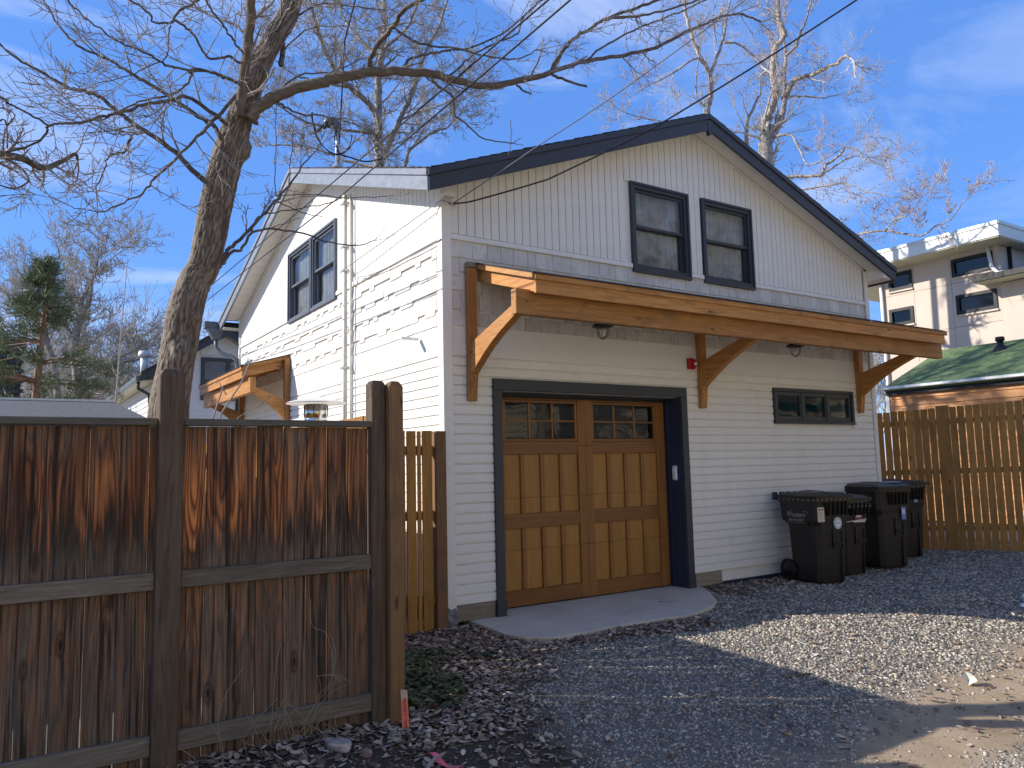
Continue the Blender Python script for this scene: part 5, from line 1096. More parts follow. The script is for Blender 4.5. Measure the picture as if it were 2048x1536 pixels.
# bin 1: maker's lettering on the side, cream tag with red arrow, round sticker
text('lettering', 'Western', 'print_grey', .092, dec(b1, -.2915, .30, .880), RL, b1, shear=.25); text('lettering', '303-444-2037', 'print_grey', .050, dec(b1, -.289, .30, .812), RL, b1)
multi('lettering_rule', 'print_grey', [boxd(-.2890, -.2885, .14, .46, .776, .779)], b1, loc=(0, 0, 0)).location = (0, 0, 0)
multi('lettering_swash', 'print_grey', [tube_data([(-.2915, .17, .925), (-.2915, .10, .935), (-.2915, .07, .90), (-.2915, .13, .872)], .0022, 4), tube_data([(-.2915, .36, .94), (-.2915, .45, .905), (-.2915, .43, .87)], .0022, 4)], b1, loc=(0, 0, 0)).location = (0, 0, 0)
t_ = stick(b1, 'tag', 'sticker_cream', -.265, -.155, .800, .985, -.066); 
multi('tag_arrow', 'print_red', [boxd(-.252, -.185, -.0695, -.068, .947, .963), ([(-.187, -.0695, .938), (-.187, -.0695, .972), (-.168, -.0695, .955), (-.187, -.068, .938), (-.187, -.068, .972), (-.168, -.068, .955)], [(0, 1, 2), (5, 4, 3), (0, 3, 4, 1), (1, 4, 5, 2), (2, 5, 3, 0)])], b1, loc=(0, 0, 0)).location = (0, 0, 0)
multi('tag_print', 'print_dark', [boxd(-.252, -.200+.012*(q % 3), -.0690, -.068, .925-.018*q, .928-.018*q) for q in range(7)], b1, loc=(0, 0, 0)).location = (0, 0, 0)
for r_, mt, y_ in ((.068, 'sticker_white', -.0665), (.061, 'print_dark', -.0675), (.057, 'sticker_white', -.0682), (.048, 'print_dark', -.0690), (.045, 'sticker_white', -.0697)):
    vs = [(.06+r_*math.cos(a), y_, .775+r_*1.12*math.sin(a)) for a in [2*math.pi*q/36 for q in range(36)]]; vs += [(x, y+.006, z) for x, y, z in vs]
    link('round_sticker', mesh(vs, [tuple(range(36))]+[(i, (i+1) % 36, (i+1) % 36+36, i+36) for i in range(36)]), mt, b1, Vector(wloc(b1)))
multi('sticker_print', 'print_dark', [boxd(.02, .10, -.0706, -.0698, .773, .779)], b1, loc=(0, 0, 0)).location = (0, 0, 0)
link('lid_paper', mesh(*boxd(-.12, .10, .10, .16, 1.176, 1.1785)), 'sticker_white', b1, Vector(wloc(b1)))
stick(b2, 'pink_sticker', 'print_pink', -.02, .10, .775, .925, -.0655); stick(b2, 'pink_sticker_field', 'sticker_white', .0, .08, .80, .90, -.067); stick(b2, 'pink_sticker_print', 'print_pink', .018, .062, .825, .872, -.0685)
me = mesh(*tube_data([(-.20, -.085, .740), (.16, -.085, .765)], .009, 6), True); link('lift_bar_front', me, 'sticker_cream', b2, Vector(wloc(b2)))
link('pale_strap', mesh(*boxd(-.08, .13, -.096, -.076, .728, .750)), 'sticker_cream', b2, Vector(wloc(b2)))
stick(b3, 'blue_tag', 'print_blue', .10, .185, .70, .88, -.067); stick(b3, 'blue_tag_field', 'sticker_white', .115, .17, .78, .85, -.0685); link('lid_paper', mesh(*boxd(.02, .24, .02, .20, 1.238, 1.241)), 'sticker_white', b3, Vector(wloc(b3)))
stick(b4, 'pale_tag', 'print_blue', .02, .11, .88, 1.03, -.068); stick(b4, 'pale_tag_field', 'sticker_white', .035, .095, .91, 1.00, -.0695)

# ------------------------------------------------------------------ wall fittings
al = empty('fire_alarm', (3.63, -.02, 2.875)); tag(al, 'red fire alarm strobe mounted left of the middle cedar bracket', 'fire alarm')
box('back_box', 'alarm_red', 3.575, 3.690, -.052, -.002, 2.805, 2.945, al, .008); box('face_plate', 'alarm_red', 3.580, 3.685, -.072, -.0525, 2.825, 2.930, al, .008)
lathe('lens', 'lens_clear', [(0, -.035), (.014, -.03), (.022, -.015), (.024, 0)], (3.66, -.073, 2.875), 1, 14, al); box('sounder_slot', 'metal_black', 3.59, 3.63, -.0740, -.0725, 2.86, 2.868, al)
kp = empty('keypad', (3.405, .12, 1.47)); tag(kp, 'white opener keypad on the dark right jamb of the garage door', 'keypad')
box('case', 'plastic_white', 3.385, 3.4135, .085, .150, 1.375, 1.560, kp, .007); box('cover', 'plastic_white', 3.374, 3.3845, .090, .145, 1.385, 1.53, kp, .004)
def cage_lamp(x, y, where):
    zt = 3.14
    r = empty('cage_lamp', (x, y, zt)); tag(r, where, 'outdoor lamp', 'caged lamps under the garage canopy')
    lathe('mounting_plate', 'metal_black', [(0, .03), (.10, .03), (.125, .0), (.10, -.01), (.045, -.02), (0, -.02)], (x, y, zt), 2, 20, r)
    lathe('bulb', 'lens_clear', [(0, -.115), (.02, -.11), (.034, -.085), (.03, -.05), (.018, -.021), (0, -.021)], (x, y, zt), 2, 14, r)
    for q in range(4):
        a = q*math.pi/4; pts = []
        for i in range(11):
            t = math.pi*i/10; pts.append((x+.075*math.cos(t)*math.cos(a), y+.075*math.cos(t)*math.sin(a), zt-.01-.135*math.sin(t)))
        tube('cage_wire', 'metal_black', pts, .003, 5, r)
    tube('stem', 'metal_black', [(x, y, zt+.02), (x, y, 3.50)], .012, 8, r)
cage_lamp(1.755, -.50, 'black caged lamp under the canopy above the garage door'); cage_lamp(5.162, -.50, 'black caged lamp under the canopy above the small triple window')
# little shelf vent hood on the sunny wall
o = box('vent_hood', 'plastic_white', -.23, -.018, .545, .60, 3.015, 3.045, None, .003); tag(o, 'small white hood sticking out of the sunlit side wall near the corner', 'vent hood')
# service mast
ma = empty('service_mast', (-.09, 2.62, 0)); tag(ma, 'cream electrical mast pipe climbing the sunlit wall through the roof edge', 'electrical mast')
tube('riser_pipe', 'conduit', [(-.085, 2.62, .5), (-.085, 2.62, 5.32)], .033, 12, ma); tube('second_conduit', 'conduit', [(-.05, 2.50, .5), (-.05, 2.50, 5.30)], .016, 8, ma)
tube('mast_top', 'galv', [(-.085, 2.89, 5.72), (-.085, 2.89, 6.36)], .034, 12, ma)
lathe('roof_boot', 'galv', [(.11, -.02), (.08, .01), (.045, .06), (.036, .07)], (-.085, 2.89, 5.80), 2, 14, ma)
for z_ in (5.20, 4.60, 4.27, 2.95): box('pipe_strap', 'galv', -.125, -.005, 2.56, 2.69, z_-.018, z_+.018, ma, .003)
tube('weatherhead', 'gutter_grey', [(-.085, 2.89, 6.33), (-.09, 2.89, 6.42), (-.14, 2.90, 6.48), (-.21, 2.92, 6.46), (-.25, 2.93, 6.40)], [.04, .06, .066, .066, .05], 14, ma)
box('weatherhead_mouth', 'metal_black', -.272, -.238, 2.87, 2.98, 6.355, 6.44, ma, .01)
lathe('insulator', 'plastic_white', [(0, -.035), (.03, -.03), (.018, 0), (.032, .03), (0, .035)], (-.12, 2.82, 6.12), 2, 12, ma)
def cable(name, mat, pts, r, label, group=None, sag=0.0, seg=14, sides=6):
    P = []
    for (a, b) in zip(pts, pts[1:]):
        a, b = Vector(a), Vector(b)
        for i in range(seg): t = i/seg; p = a.lerp(b, t); p.z -= sag*4*t*(1-t); P.append(p)
    P.append(Vector(pts[-1])); o = tube(name, mat, P, r, sides); tag(o, label, 'cable', group); return o
cable('overhead_cable', 'cable_black', [(-.10, 2.80, 6.12), (-.9, .5, 6.25), (-2.6, -7.5, 7.2)], .009, 'thin black service cable rising from the mast insulator over the roof', sag=.03)
cable('drip_loop', 'cable_black', [(-.26, 2.93, 6.41), (-.36, 3.0, 6.30), (-.42, 3.03, 6.52), (-.40, 3.05, 6.60)], .013, 'short thick black lead looping out of the weatherhead', seg=3)
def loop(pts, r, label):
    P = [Vector(p) for p in pts]; Q = []
    for i in range(len(P)-1):
        p0, p1, p2, p3 = P[max(i-1, 0)], P[i], P[i+1], P[min(i+2, len(P)-1)]
        for s_ in range(6):
            t = s_/6; Q.append(.5*((2*p1)+(p2-p0)*t+(2*p0-5*p1+4*p2-p3)*t*t+(3*p1-p0-3*p2+p3)*t**3))
    Q.append(P[-1]); o = tube('drip_loop', 'cable_black', Q, r, 6); tag(o, label, 'cable')
loop([(-.40, 3.04, 6.56), (-.38, 3.0, 6.30), (-.28, 2.95, 6.10), (-.12, 2.85, 5.98), (.02, 2.72, 6.05), (.08, 2.62, 6.22)], .007, 'wide black drip loop hanging left of the mast')
loop([(-.40, 3.04, 6.50), (-.33, 3.0, 6.22), (-.20, 2.92, 6.02), (-.06, 2.83, 5.98), (.04, 2.76, 6.10), (.05, 2.70, 6.25)], .007, 'narrower black drip loop crossing in front of the mast')
loop([(-.09, 2.87, 6.40), (-.14, 2.86, 6.20), (-.08, 2.84, 6.00), (.05, 2.75, 5.93), (.22, 2.62, 5.86), (.42, 2.50, 5.90)], .011, 'thick black lead drooping to the right of the mast over the roof')
w1 = [(-1.2, -9.5, 4.62), (-1.2, -3.6, 4.375), (-1.2, -.66, 4.43), (-1.2, 5.2, 4.54), (-1.2, 9.46, 4.68), (-1.2, 15.31, 5.02), (-1.2, 34, 6.4)]
w2 = [(-1.2, -9.5, 4.55), (-1.2, -3.8, 4.26), (-1.2, -.29, 4.235), (-1.2, 5.64, 4.36), (-1.2, 9.85, 4.52), (-1.2, 16, 4.82), (-1.2, 34, 6.2)]
cable('overhead_cable', 'cable_black', w1, .0065, 'upper of two long black wires crossing the tree trunk and side gable'); cable('overhead_cable', 'cable_black', w2, .0065, 'lower of two long black wires crossing the tree trunk and side gable')
HK = (.10, -.06, 4.420)
cable('overhead_cable', 'cable_black', [HK, (.188, -.295, 4.385), (.807, -.824, 4.567), (1.556, -1.591, 4.977), (2.227, -2.336, 5.47), (2.793, -3.159, 5.936), (3.6, -4.4, 6.7)], .0085, 'thicker black cable slanting from the house corner hook to the upper right', sag=.004)
cable('overhead_cable', 'cable_grey', [HK, (.773, -.737, 4.967), (1.254, -1.18, 5.336), (1.61, -1.573, 5.643), (2.221, -2.329, 6.201), (3.1, -3.6, 7.1)], .006, 'thin grey cable slanting from the house corner hook toward the maple', sag=.004)
cable('overhead_cable', 'cable_grey', [HK, (-.06, -.10, 4.42), (-.12, 2.17, 4.286), (-.12, 2.60, 4.272)], .006, 'grey cable running along the sunlit wall to the mast clamp', sag=.0)
cable('wall_cable', 'cable_grey', [(-.028, -.02, 4.02), (-.03, .8, 4.02), (-.03, 1.9, 4.06), (-.06, 2.20, 4.10), (-.05, 2.30, 3.98)], .006, 'thin cable tacked along the moulding under the side gable boards', sag=.012)
cable('wall_cable', 'conduit', [HK, (.05, -.05, 4.47), (-.02, -.035, 4.44), (-.026, .10, 4.30), (-.026, .09, 3.6), (-.026, .12, 2.9), (-.026, .10, 2.2), (-.026, .11, 1.2)], .004, 'pale thin cable dropping down the white corner of the house', sag=.0)
o = box('cable_hook', 'galv', .07, .14, -.075, -.022, 4.41, 4.43, None, .002); tag(o, 'small metal cable hook on the house corner under the rake', 'hook')

# patio heater behind the fence
ph = empty('patio_heater', (.03, 3.1, 0)); ph.location = (-.62, 2.2, 0)
tag(ph, 'patio heater with white dish top and steel burner peeking over the weathered fence', 'patio heater')
HX, HY, K_ = -.62, 2.20, .0
def hz(px): return px
lathe('reflector', 'heater_white', [(0, .075), (.06, .07), (.12, .055), (.33, .008), (.375, -.010), (.365, -.016), (.32, -.004), (0, .02)], (HX, HY, 2.44), 2, 12, ph, smooth=False)
lathe('burner_screen', 'steel', [(0, .0), (.145, .0), (.145, -.16), (.135, -.17), (.138, -.175), (.138, -.23), (.11, -.25), (0, -.25)], (HX, HY, 2.415), 2, 24, ph)
for q in range(12):
    a = q*math.pi/6; box('screen_rib', 'metal_black', HX+.146*math.cos(a)-.003, HX+.146*math.cos(a)+.003, HY+.146*math.sin(a)-.003, HY+.146*math.sin(a)+.003, 2.27, 2.40, ph)
tube('pole', 'steel', [(HX, HY, .7), (HX, HY, 2.17)], .03, 12, ph); lathe('tank_housing', 'steel', [(0, .72), (.2, .70), (.22, .1), (.23, 0), (0, 0)], (HX, HY, .0), 2, 20, ph)

# ------------------------------------------------------------------ neighbours
# green roofed garage
gg = empty('green_roofed_garage', (12.1, 2.4, 0)); tag(gg, 'low garage with green shingle roof and sunlit orange cedar siding behind the slatted fence', 'garage')
GXW, GYA, GYB = 15.15, 4.12, -2.6
GZ = 3.38; GRX, GRZ = 17.9, 4.54
box('wall', 'room_dark', GXW+.03, 20.2, GYB, GYA-.03, 0, GZ-.15, gg)
z = .05
while z < GZ-.12:
    for a, b in ((GYB, -.6+.9*(int(z*10) % 2)), (-.597+.9*(int(z*10) % 2), GYA)): prism('siding_board', 'orange_lap', [(GXW+.028, z), (GXW+.028, z+.185), (GXW+.02, z+.185), (GXW-.004, z+.004), (GXW-.004, z)], 1, a, b, gg)
    z += .178
box('corner_board', 'back_white', GXW-.02, GXW+.08, GYA+.001, GYA+.10, 0, GZ-.1, gg)
box('gutter', 'metal_pale', GXW-.24, GXW-.08, GYB, GYA+.08, GZ-.06, GZ+.012, gg, .012); box('painted_gutter_shadow', 'metal_black', GXW-.079, GXW-.006, GYB, GYA+.06, GZ-.20, GZ-.05, gg)  # black strip stands in for the shade under the gutter
for q in range(7): box('gutter_bracket', 'galv', GXW-.25, GXW-.05, 3.6-1.0*q, 3.63-1.0*q, GZ+.006, GZ+.026, gg)
gx0_ = GXW-.16; gs = (GRZ-GZ)/(GRX-gx0_)
rowsg = []; n = 24
for i in range(n):
    x0_ = gx0_+(GRX-gx0_)*i/n; x1_ = gx0_+(GRX-gx0_)*(i+1)/n+.02; z0_, z1_ = GZ+gs*(x0_-gx0_), GZ+gs*(x1_-gx0_)
    y = GYB
    while y < GYA+.02:
        y2 = min(y+rnd.uniform(.12, .32), GYA+.05); e = rnd.choice((.001, .002, .005, .007)); xo = rnd.choice((0, 0, .012))
        rowsg.append(([(x0_-xo, y+.002, z0_+.011+e), (x0_-xo, y2-.002, z0_+.011+e), (x1_, y2-.002, z1_+.003), (x1_, y+.002, z1_+.003), (x0_-xo, y+.002, z0_+.0), (x0_-xo, y2-.002, z0_), (x1_, y2-.002, z1_-.01), (x1_, y+.002, z1_-.01)], [(0, 1, 2, 3), (0, 4, 5, 1), (3, 7, 4, 0), (1, 5, 6, 2)])); y = y2
o = multi('roof_shingles', 'green_shingle', rowsg, gg, loc=(GXW, GYA, GZ)); tag(o, kind='stuff')
prism('roof_deck', 'green_shingle', [(gx0_+.01, GZ-.03), (GRX, GRZ-.03), (20.4, GZ+.15), (20.4, GZ+.05), (GRX, GRZ-.12), (gx0_+.01, GZ-.10)], 1, GYB, GYA+.04, gg)
vx, vy = 17.2, 2.30; vz = GZ+gs*(vx-gx0_)
vp = tube('vent_pipe', 'metal_black', [(vx, vy, vz-.05), (vx, vy, vz+.22)], .075, 12, gg); lathe('vent_cap', 'metal_black', [(0, .12), (.10, .12), (.11, .02), (.06, 0)], (vx, vy, vz+.20), 2, 12, vp)
lathe('vent_boot', 'metal_black', [(.20, -.06), (.15, .03), (.085, .10)], (vx, vy, vz+.02), 2, 12, vp)

# stucco building
sb = empty('stucco_building', (21, 6, 0)); tag(sb, 'beige stucco three storey building with flat white overhanging roof beyond the green roof', 'building')
SX = 21.0; Y0, Y1 = 3.85, 7.45
def holes_wall(x, y0, y1, z0, z1, holes, name, parent, mat):
    ys = sorted({y0, y1, *[h[0] for h in holes if y0 < h[0] < y1], *[h[1] for h in holes if y0 < h[1] < y1]}); parts = []
    for a, b in zip(ys, ys[1:]):
        z = z0
        for h in sorted([h for h in holes if h[0] <= a+1e-6 and h[1] >= b-1e-6 and h[3] > z0 and h[2] < z1], key=lambda h: h[2]):
            if h[2] > z: parts.append(boxd(x, x+.25, a, b, z, h[2]))
            z = h[3]
        if z < z1: parts.append(boxd(x, x+.25, a, b, z, z1))
    return multi(name, mat, parts, parent, loc=(x, y0, z0))
WN = [(3.985, 5.215, 7.19, 7.76), (3.96, 5.16, 5.99, 6.60), (6.50, 7.30, 7.16, 7.76), (6.53, 7.36, 5.98, 6.55)]
# vertical stucco panels parted by reveals
pnl = [(3.86, 5.26), (5.27, 6.46), (6.47, 7.62)]
for a, b in pnl:
    for z0_, z1_ in ((0, 5.60), (5.61, 7.0), (7.01, 8.05)): holes_wall(SX, a, b, z0_, z1_, WN, 'stucco_panel', sb, 'stucco')
box('core', 'stucco', SX+.06, SX+9, Y0+.03, 7.6, 0, 3.9, sb); box('room_core', 'room_dark', SX+1.2, SX+8.9, Y0+.2, 7.4, 3.9, 8.0, sb)
box('end_wall', 'stucco', SX+.001, SX+9, 3.80, 3.857, 0, 7.89, sb); box('end_wall', 'stucco', SX+.26, SX+9, 7.58, 7.62, 0, 8.05, sb); box('back_wall', 'stucco', SX+8.8, SX+9, 3.9, 7.58, 0, 8.05, sb)
for (a, b, z0_, z1_) in WN:
    w = empty('window', (SX, a, z0_), sb); w.location = Vector((SX, a, z0_))-wloc(sb)
    fframe('frame', 'metal_black', 's', a, b, z0_, z1_, .10, SX-.04, SX+.10, w); box('pane', 'glass', SX+.03, SX+.035, a+.1, b-.1, z0_+.1, z1_-.1, w); box('interior', 'room_dark', SX+.5, SX+.52, a-.3, b+.3, z0_-.3, z1_+.3, w)
    box('sill', 'stucco', SX-.06, SX-.002, a-.02, b+.02, z0_-.06, z0_-.01, w)
# roof with deep pale fascia; two wings meeting at the corner
prism('roof_fascia', 'roof_white', [(SX-1.0, 3.32), (SX+9.6, 3.32), (SX+9.6, 10.6), (SX-1.0, 10.6)], 2, 7.93, 8.36, sb, .01)
prism('soffit', 'soffit_olive', [(SX-.97, 3.35), (SX+9.5, 3.35), (SX+9.5, 10.5), (SX-.97, 10.5)], 2, 7.90, 7.928, sb); box('drip_edge', 'metal_pale', SX-1.03, SX-.99, 3.30, 10.6, 8.28, 8.38, sb); box('drip_edge', 'metal_pale', SX-1.03, SX+9.6, 3.29, 3.318, 8.28, 8.38, sb)
tube('downspout', 'roof_white', [(SX-.09, 4.08, 7.9), (SX-.09, 4.0, 7.25), (SX-.16, 3.80, 7.02), (SX-.3, 3.6, 6.98)], .055, 8, sb)
tube('downspout', 'roof_white', [(SX-.08, 7.55, 7.9), (SX-.08, 7.55, .2)], .055, 8, sb)
box('annex', 'stucco', SX+.4, SX+9, -6, 3.84, 0, 6.70, sb); prism('annex_roof', 'roof_grey', [(SX-.75, 6.86), (SX+9, 8.3), (SX+9, 8.2), (SX-.75, 6.80)], 1, -6.4, 4.30, sb)
box('annex_soffit', 'soffit_olive', SX-.70, SX+.5, -6.35, 4.28, 6.74, 6.79, sb); box('annex_fascia', 'metal_black', SX-.78, SX-.74, -6.4, 4.30, 6.76, 6.92, sb)
box('annex_front', 'stucco', SX-.02, SX+.39, -6, 3.83, 0, 6.72, sb)

# back white house, dark rakes
bh = empty('back_white_house', (-1.1, 12, 0)); tag(bh, 'white lap sided house with dark gable rakes behind the tree trunk', 'house')
BYH = 12.0; BXA, BXB, BRX = -1.05, 2.05, .50
zr_ = lambda x: 3.87+(4.93-3.87)*(1-abs(x-BRX)/(BRX-BXA))
box('core', 'back_white', BXA+.03, 6.0, BYH+.05, 20, 0, 3.80, bh)
prism('gable_wall', 'back_white', [(BXA+.03, 3.7), (BXB-.03, 3.7), (BXB-.03, zr_(BXB)), (BRX, zr_(BRX)-.05), (BXA+.03, zr_(BXA)-.02)], 1, BYH+.05, BYH+.3, bh)
z = 1.5; 
while z < 4.8:
    xa = BXA if z+.13 < 3.87 else BRX-(BRX-BXA)*(4.90-z-.13)/(4.93-3.87); xb = 2*BRX-xa if z > 3.8 else BXB
    if z+.13 < 4.86:
        segs = [(xa, xb)] if (z+.13 < 3.30 or z > 4.34) else [(xa, -.03), (1.35, xb)]
        for a, b in segs:
            if b-a > .05: lap_ = prism('siding_board', 'back_white', [(BYH+.05, z), (BYH+.05, z+.14), (BYH+.04, z+.14), (BYH+.022, z+.003), (BYH+.022, z)], 0, a, b, bh)
    if z < 3.75: prism('siding_board', 'back_white', [(BXA+.03, z), (BXA+.03, z+.14), (BXA+.02, z+.14), (BXA+.002, z+.003), (BXA+.002, z)], 1, BYH+.06, 19.9, bh)
    z += .132
for s_ in (-1, 1):
    xe = BRX+s_*(BRX-BXA+.30); ze = 3.87-.2
    P = [(BRX, 4.84), (xe, ze), (xe, ze+.16), (BRX, 5.02)]; prism('rake_board', 'trim_dark', P, 1, BYH-.28, BYH-.24, bh)
    prism('roof_plane', 'shingle_roof', [(BRX, 5.02), (xe, ze+.16), (xe, ze+.22), (BRX, 5.10)], 1, BYH-.32, 21, bh); prism('soffit', 'soffit_olive', [(BRX, 4.90), (xe, ze+.03), (xe, ze+.05), (BRX, 4.93)], 1, BYH-.24, BYH+.05, bh)
box('eave_soffit', 'soffit_olive', BXA-.30, BXA, BYH-.2, 20.6, 3.70, 3.72, bh); box('eave_gutter', 'gutter_grey', BXA-.40, BXA-.30, BYH-.25, 20.8, 3.69, 3.80, bh, .01)
w = empty('window', (0, 0, 0), bh); w.location = Vector((0, BYH, 3.3))-wloc(bh)
fframe('frame', 'trim_dark', 'f', -.02, 1.34, 3.315, 4.33, .07, BYH-.02, BYH+.06, w); box('mullion', 'trim_dark', .56, .64, BYH-.015, BYH+.055, 3.386, 4.26, w); box('meeting_rail', 'trim_dark', .051, .558, BYH-.005, BYH+.05, 3.76, 3.80, w)
for a, b in ((.052, .558), (.642, 1.268)): box('pane', 'glass', a, b, BYH+.02, BYH+.024, 3.386, 4.258, w)
box('interior', 'curtain_grey', .0, 1.3, BYH+.045, BYH+.047, 3.35, 4.30, w)
tube('flue', 'metal_pale', [(-1.16, 12.7, 3.9), (-1.16, 12.7, 4.36)], .085, 12, bh); lathe('flue_cap', 'metal_pale', [(0, .10), (.12, .08), (.14, .0), (.14, -.05), (.09, -.06)], (-1.16, 12.7, 4.42), 2, 14, bh)
tube('downspout', 'trim_dark', [(-1.35, 12.1, 3.72), (-1.35, 12.1, 3.55), (-1.12, 12.1, 3.42), (-1.08, 12.1, 3.0)], .04, 8, bh)
po = empty('porch_railing', (.6, 9.5, 0)); 
for q in range(9): box('picket', 'back_white', -1.0+q*.14, -.955+q*.14, 11.2, 11.24, 2.0, 2.7, po)
box('hand_rail', 'back_white', -1.05, .3, 11.18, 11.26, 2.70, 2.76, po); box('rail_post', 'back_white', -1.1, -1.0, 11.17, 11.27, 0, 2.85, po); tag(po, 'white picket balcony railing beside the back house', 'railing')

# shed with grey roll roofing
sh = empty('shed', (-5, 1, 0)); tag(sh, 'low shed with flat grey rolled roofing and white edge just above the left fence', 'shed')
box('wall', 'grey_wood_z', -8.0, -2.78, 1.2, 4.2, 0, 2.1, sh); prism('roof', 'roof_grey', [(-8.2, 0.95), (-2.60, 0.95), (-2.70, 3.0), (-8.2, 3.0)], 2, 2.10, 2.13, sh)
vs = [(-8.2, .9, 2.13), (-2.70, .9, 2.13), (-2.76, 3.0, 2.452), (-8.2, 3.0, 2.452), (-8.2, .9, 2.05), (-2.70, .9, 2.05), (-2.76, 3.0, 2.05), (-8.2, 3.0, 2.05)]
link('roof_slope', mesh(vs, [(0, 1, 2, 3), (4, 7, 6, 5), (0, 4, 5, 1), (1, 5, 6, 2), (2, 6, 7, 3), (3, 7, 4, 0)]), 'roof_grey', sh)
box('ridge_strip', 'metal_pale', -8.2, -2.76, 2.97, 3.02, 2.453, 2.477, sh)
for q in range(10): box('clip', 'metal_pale', -7.6+q*.5, -7.56+q*.5, 2.955, 2.968, 2.448, 2.474, sh)
# dark chimney at far left
ch = empty('brick_chimney', (-4.4, 12.4, 0)); tag(ch, 'dark brick chimney stack half hidden by the pine at the left edge', 'chimney')
box('core', 'brick_dark', -5.6, -3.60, 12.03, 13.2, 0, 4.46, ch)
bme = bevel(mesh(*boxd(-.14, .14, -.03, .03, -.044, .044)), .006); bme.materials.append(M['brick_dark'])
z = 2.2; r_ = 0
while z < 4.40:
    x = -4.75+(.15 if r_ % 2 else 0)
    while x < -3.66: link('brick', bme, None, ch, (x, 12.005+rnd.uniform(-.012, .012), z+.05)); x += .30
    z += .105; r_ += 1
box('cap', 'brick_dark', -5.7, -3.52, 11.93, 13.3, 4.465, 4.54, ch, .01)
# unseen pale building behind the camera, enlarged to bounce light; mirrored in the windows
ng = empty('pale_yellow_bounce_building', (3, -16, 0)); tag(ng, 'pale yellow sided building with teal band unseen behind the camera, enlarged to bounce light', 'building')
box('wall', 'pale_yellow', -14, 34, -11.4, -11.3, 0, 6.6, ng); box('band', 'teal', -14.1, 34.1, -11.3, -11.24, 3.45, 3.75, ng); prism('roof', 'shingle_roof', [(-14.5, 6.6), (34.5, 6.6), (10, 8.8)], 1, -18, -11.1, ng)
for q in range(40): box('siding_strip', 'pale_yellow', -13.99, 33.99, -11.298, -11.278, .1+q*.17, .115+q*.17, ng)
for a in (1.5, 9.0, 18.0): box('window', 'trim_navy', a, a+1.4, -11.29, -11.26, 1.0, 2.3, ng)

# ------------------------------------------------------------------ trees
def spline(P, seg=5):
    out = []
    for i in range(len(P)-1):
        p0, p1, p2, p3 = P[max(i-1, 0)], P[i], P[i+1], P[min(i+2, len(P)-1)]
        for s_ in range(seg):
            t = s_/seg; out.append([.5*((2*b)+(c-a)*t+(2*a-5*b+4*c-d)*t*t+(3*b-a-3*c+d)*t**3) for a, b, c, d in zip(p0, p1, p2, p3)])
    out.append(list(P[-1])); return out
def tubes(name, mat, polys, sides, parent, smooth=True, loc=(0, 0, 0), stuff=True):
    """many thin tubes, one mesh, built with numpy"""
    VV = []; FF = []; off = 0
    cs = [(math.cos(2*math.pi*k_/sides), math.sin(2*math.pi*k_/sides)) for k_ in range(sides)]
    for P in polys:
        P = np.asarray(P, float); n = len(P)
        if n < 2: continue
        d = np.gradient(P[:, :3], axis=0); d /= np.linalg.norm(d, axis=1)[:, None]+1e-9
        a = np.array([0, 0, 1.0]) if abs(d[0, 2]) < .8 else np.array([1.0, 0, 0])
        u = np.cross(d, a); u /= np.linalg.norm(u, axis=1)[:, None]+1e-9; w = np.cross(d, u)
        r = P[:, 3][:, None]
        V = np.stack([P[:, :3]+u*r*c+w*r*s for c, s in cs], 1).reshape(-1, 3); VV.append(V)
        i = np.arange(n-1)[:, None]*sides; k_ = np.arange(sides)[None]; k2 = (k_+1) % sides
        F = np.stack([i+k_, i+k2, i+sides+k2, i+sides+k_], -1).reshape(-1, 4)+off; FF.append(F); off += len(V)
    V = np.concatenate(VV)-np.array(loc); F = np.concatenate(FF)
    me = bpy.data.meshes.new(name); me.vertices.add(len(V)); me.vertices.foreach_set('co', V.astype(np.float32).ravel())
    me.loops.add(F.size); me.loops.foreach_set('vertex_index', F.astype(np.int32).ravel()); me.polygons.add(len(F))
    me.polygons.foreach_set('loop_start', np.arange(0, F.size, 4, dtype=np.int32)); me.polygons.foreach_set('loop_total', np.full(len(F), 4, np.int32))
    me.polygons.foreach_set('use_smooth', np.full(len(F), smooth)); me.update()
    o = link(name, me, mat, parent, loc)
    if stuff: tag(o, kind='stuff')
    return o
def shoot(rg, p, d, L, r0, lev, out, trop=(0, 0, .25), wig=.22, nseg=5, kids=(3, 5), tips=None, spread=(.5, 1.0), shrink=(.35, .62), rmin=.0016, opposite=True):
    pts = [(p[0], p[1], p[2], r0)]; q = Vector(p); dd = Vector(d).normalized(); tv = Vector(trop); dirs = []
    for i in range(nseg):
        dd = (dd+tv*(.5/nseg*2)+Vector((rg.gauss(0, wig), rg.gauss(0, wig), rg.gauss(0, wig)))*.6).normalized(); q = q+dd*(L/nseg)
        rr_ = max(rmin, r0*(1-.72*(i+1)/nseg)); pts.append((q.x, q.y, q.z, rr_)); dirs.append(dd.copy())
    out.append(pts)
    if tips is not None and lev <= 1: tips.append((q.copy(), dd.copy(), pts))
    if lev <= 0: return
    n = rg.randint(*kids)
    for k_ in range(n):
        t = .18+.78*(k_+rg.random()*.7)/n; i = min(nseg-1, int(t*nseg)); f = t*nseg-i
        a = Vector(pts[i][:3]).lerp(Vector(pts[i+1][:3]), f); dr = dirs[i]; ax = dr.orthogonal().normalized(); ax.rotate(Matrix.Rotation(rg.uniform(0, 6.283), 3, dr))
        for s_ in ((1, -1) if (opposite and rg.random() < .55) else (1,)):
            an = rg.uniform(*spread); nd = dr*math.cos(an)+ax*s_*math.sin(an)
            shoot(rg, a, nd, L*rg.uniform(*shrink), max(rmin, pts[i][3]*.62), lev-1, out, trop, wig, max(3, nseg-1), kids, tips, spread, shrink, rmin, opposite)
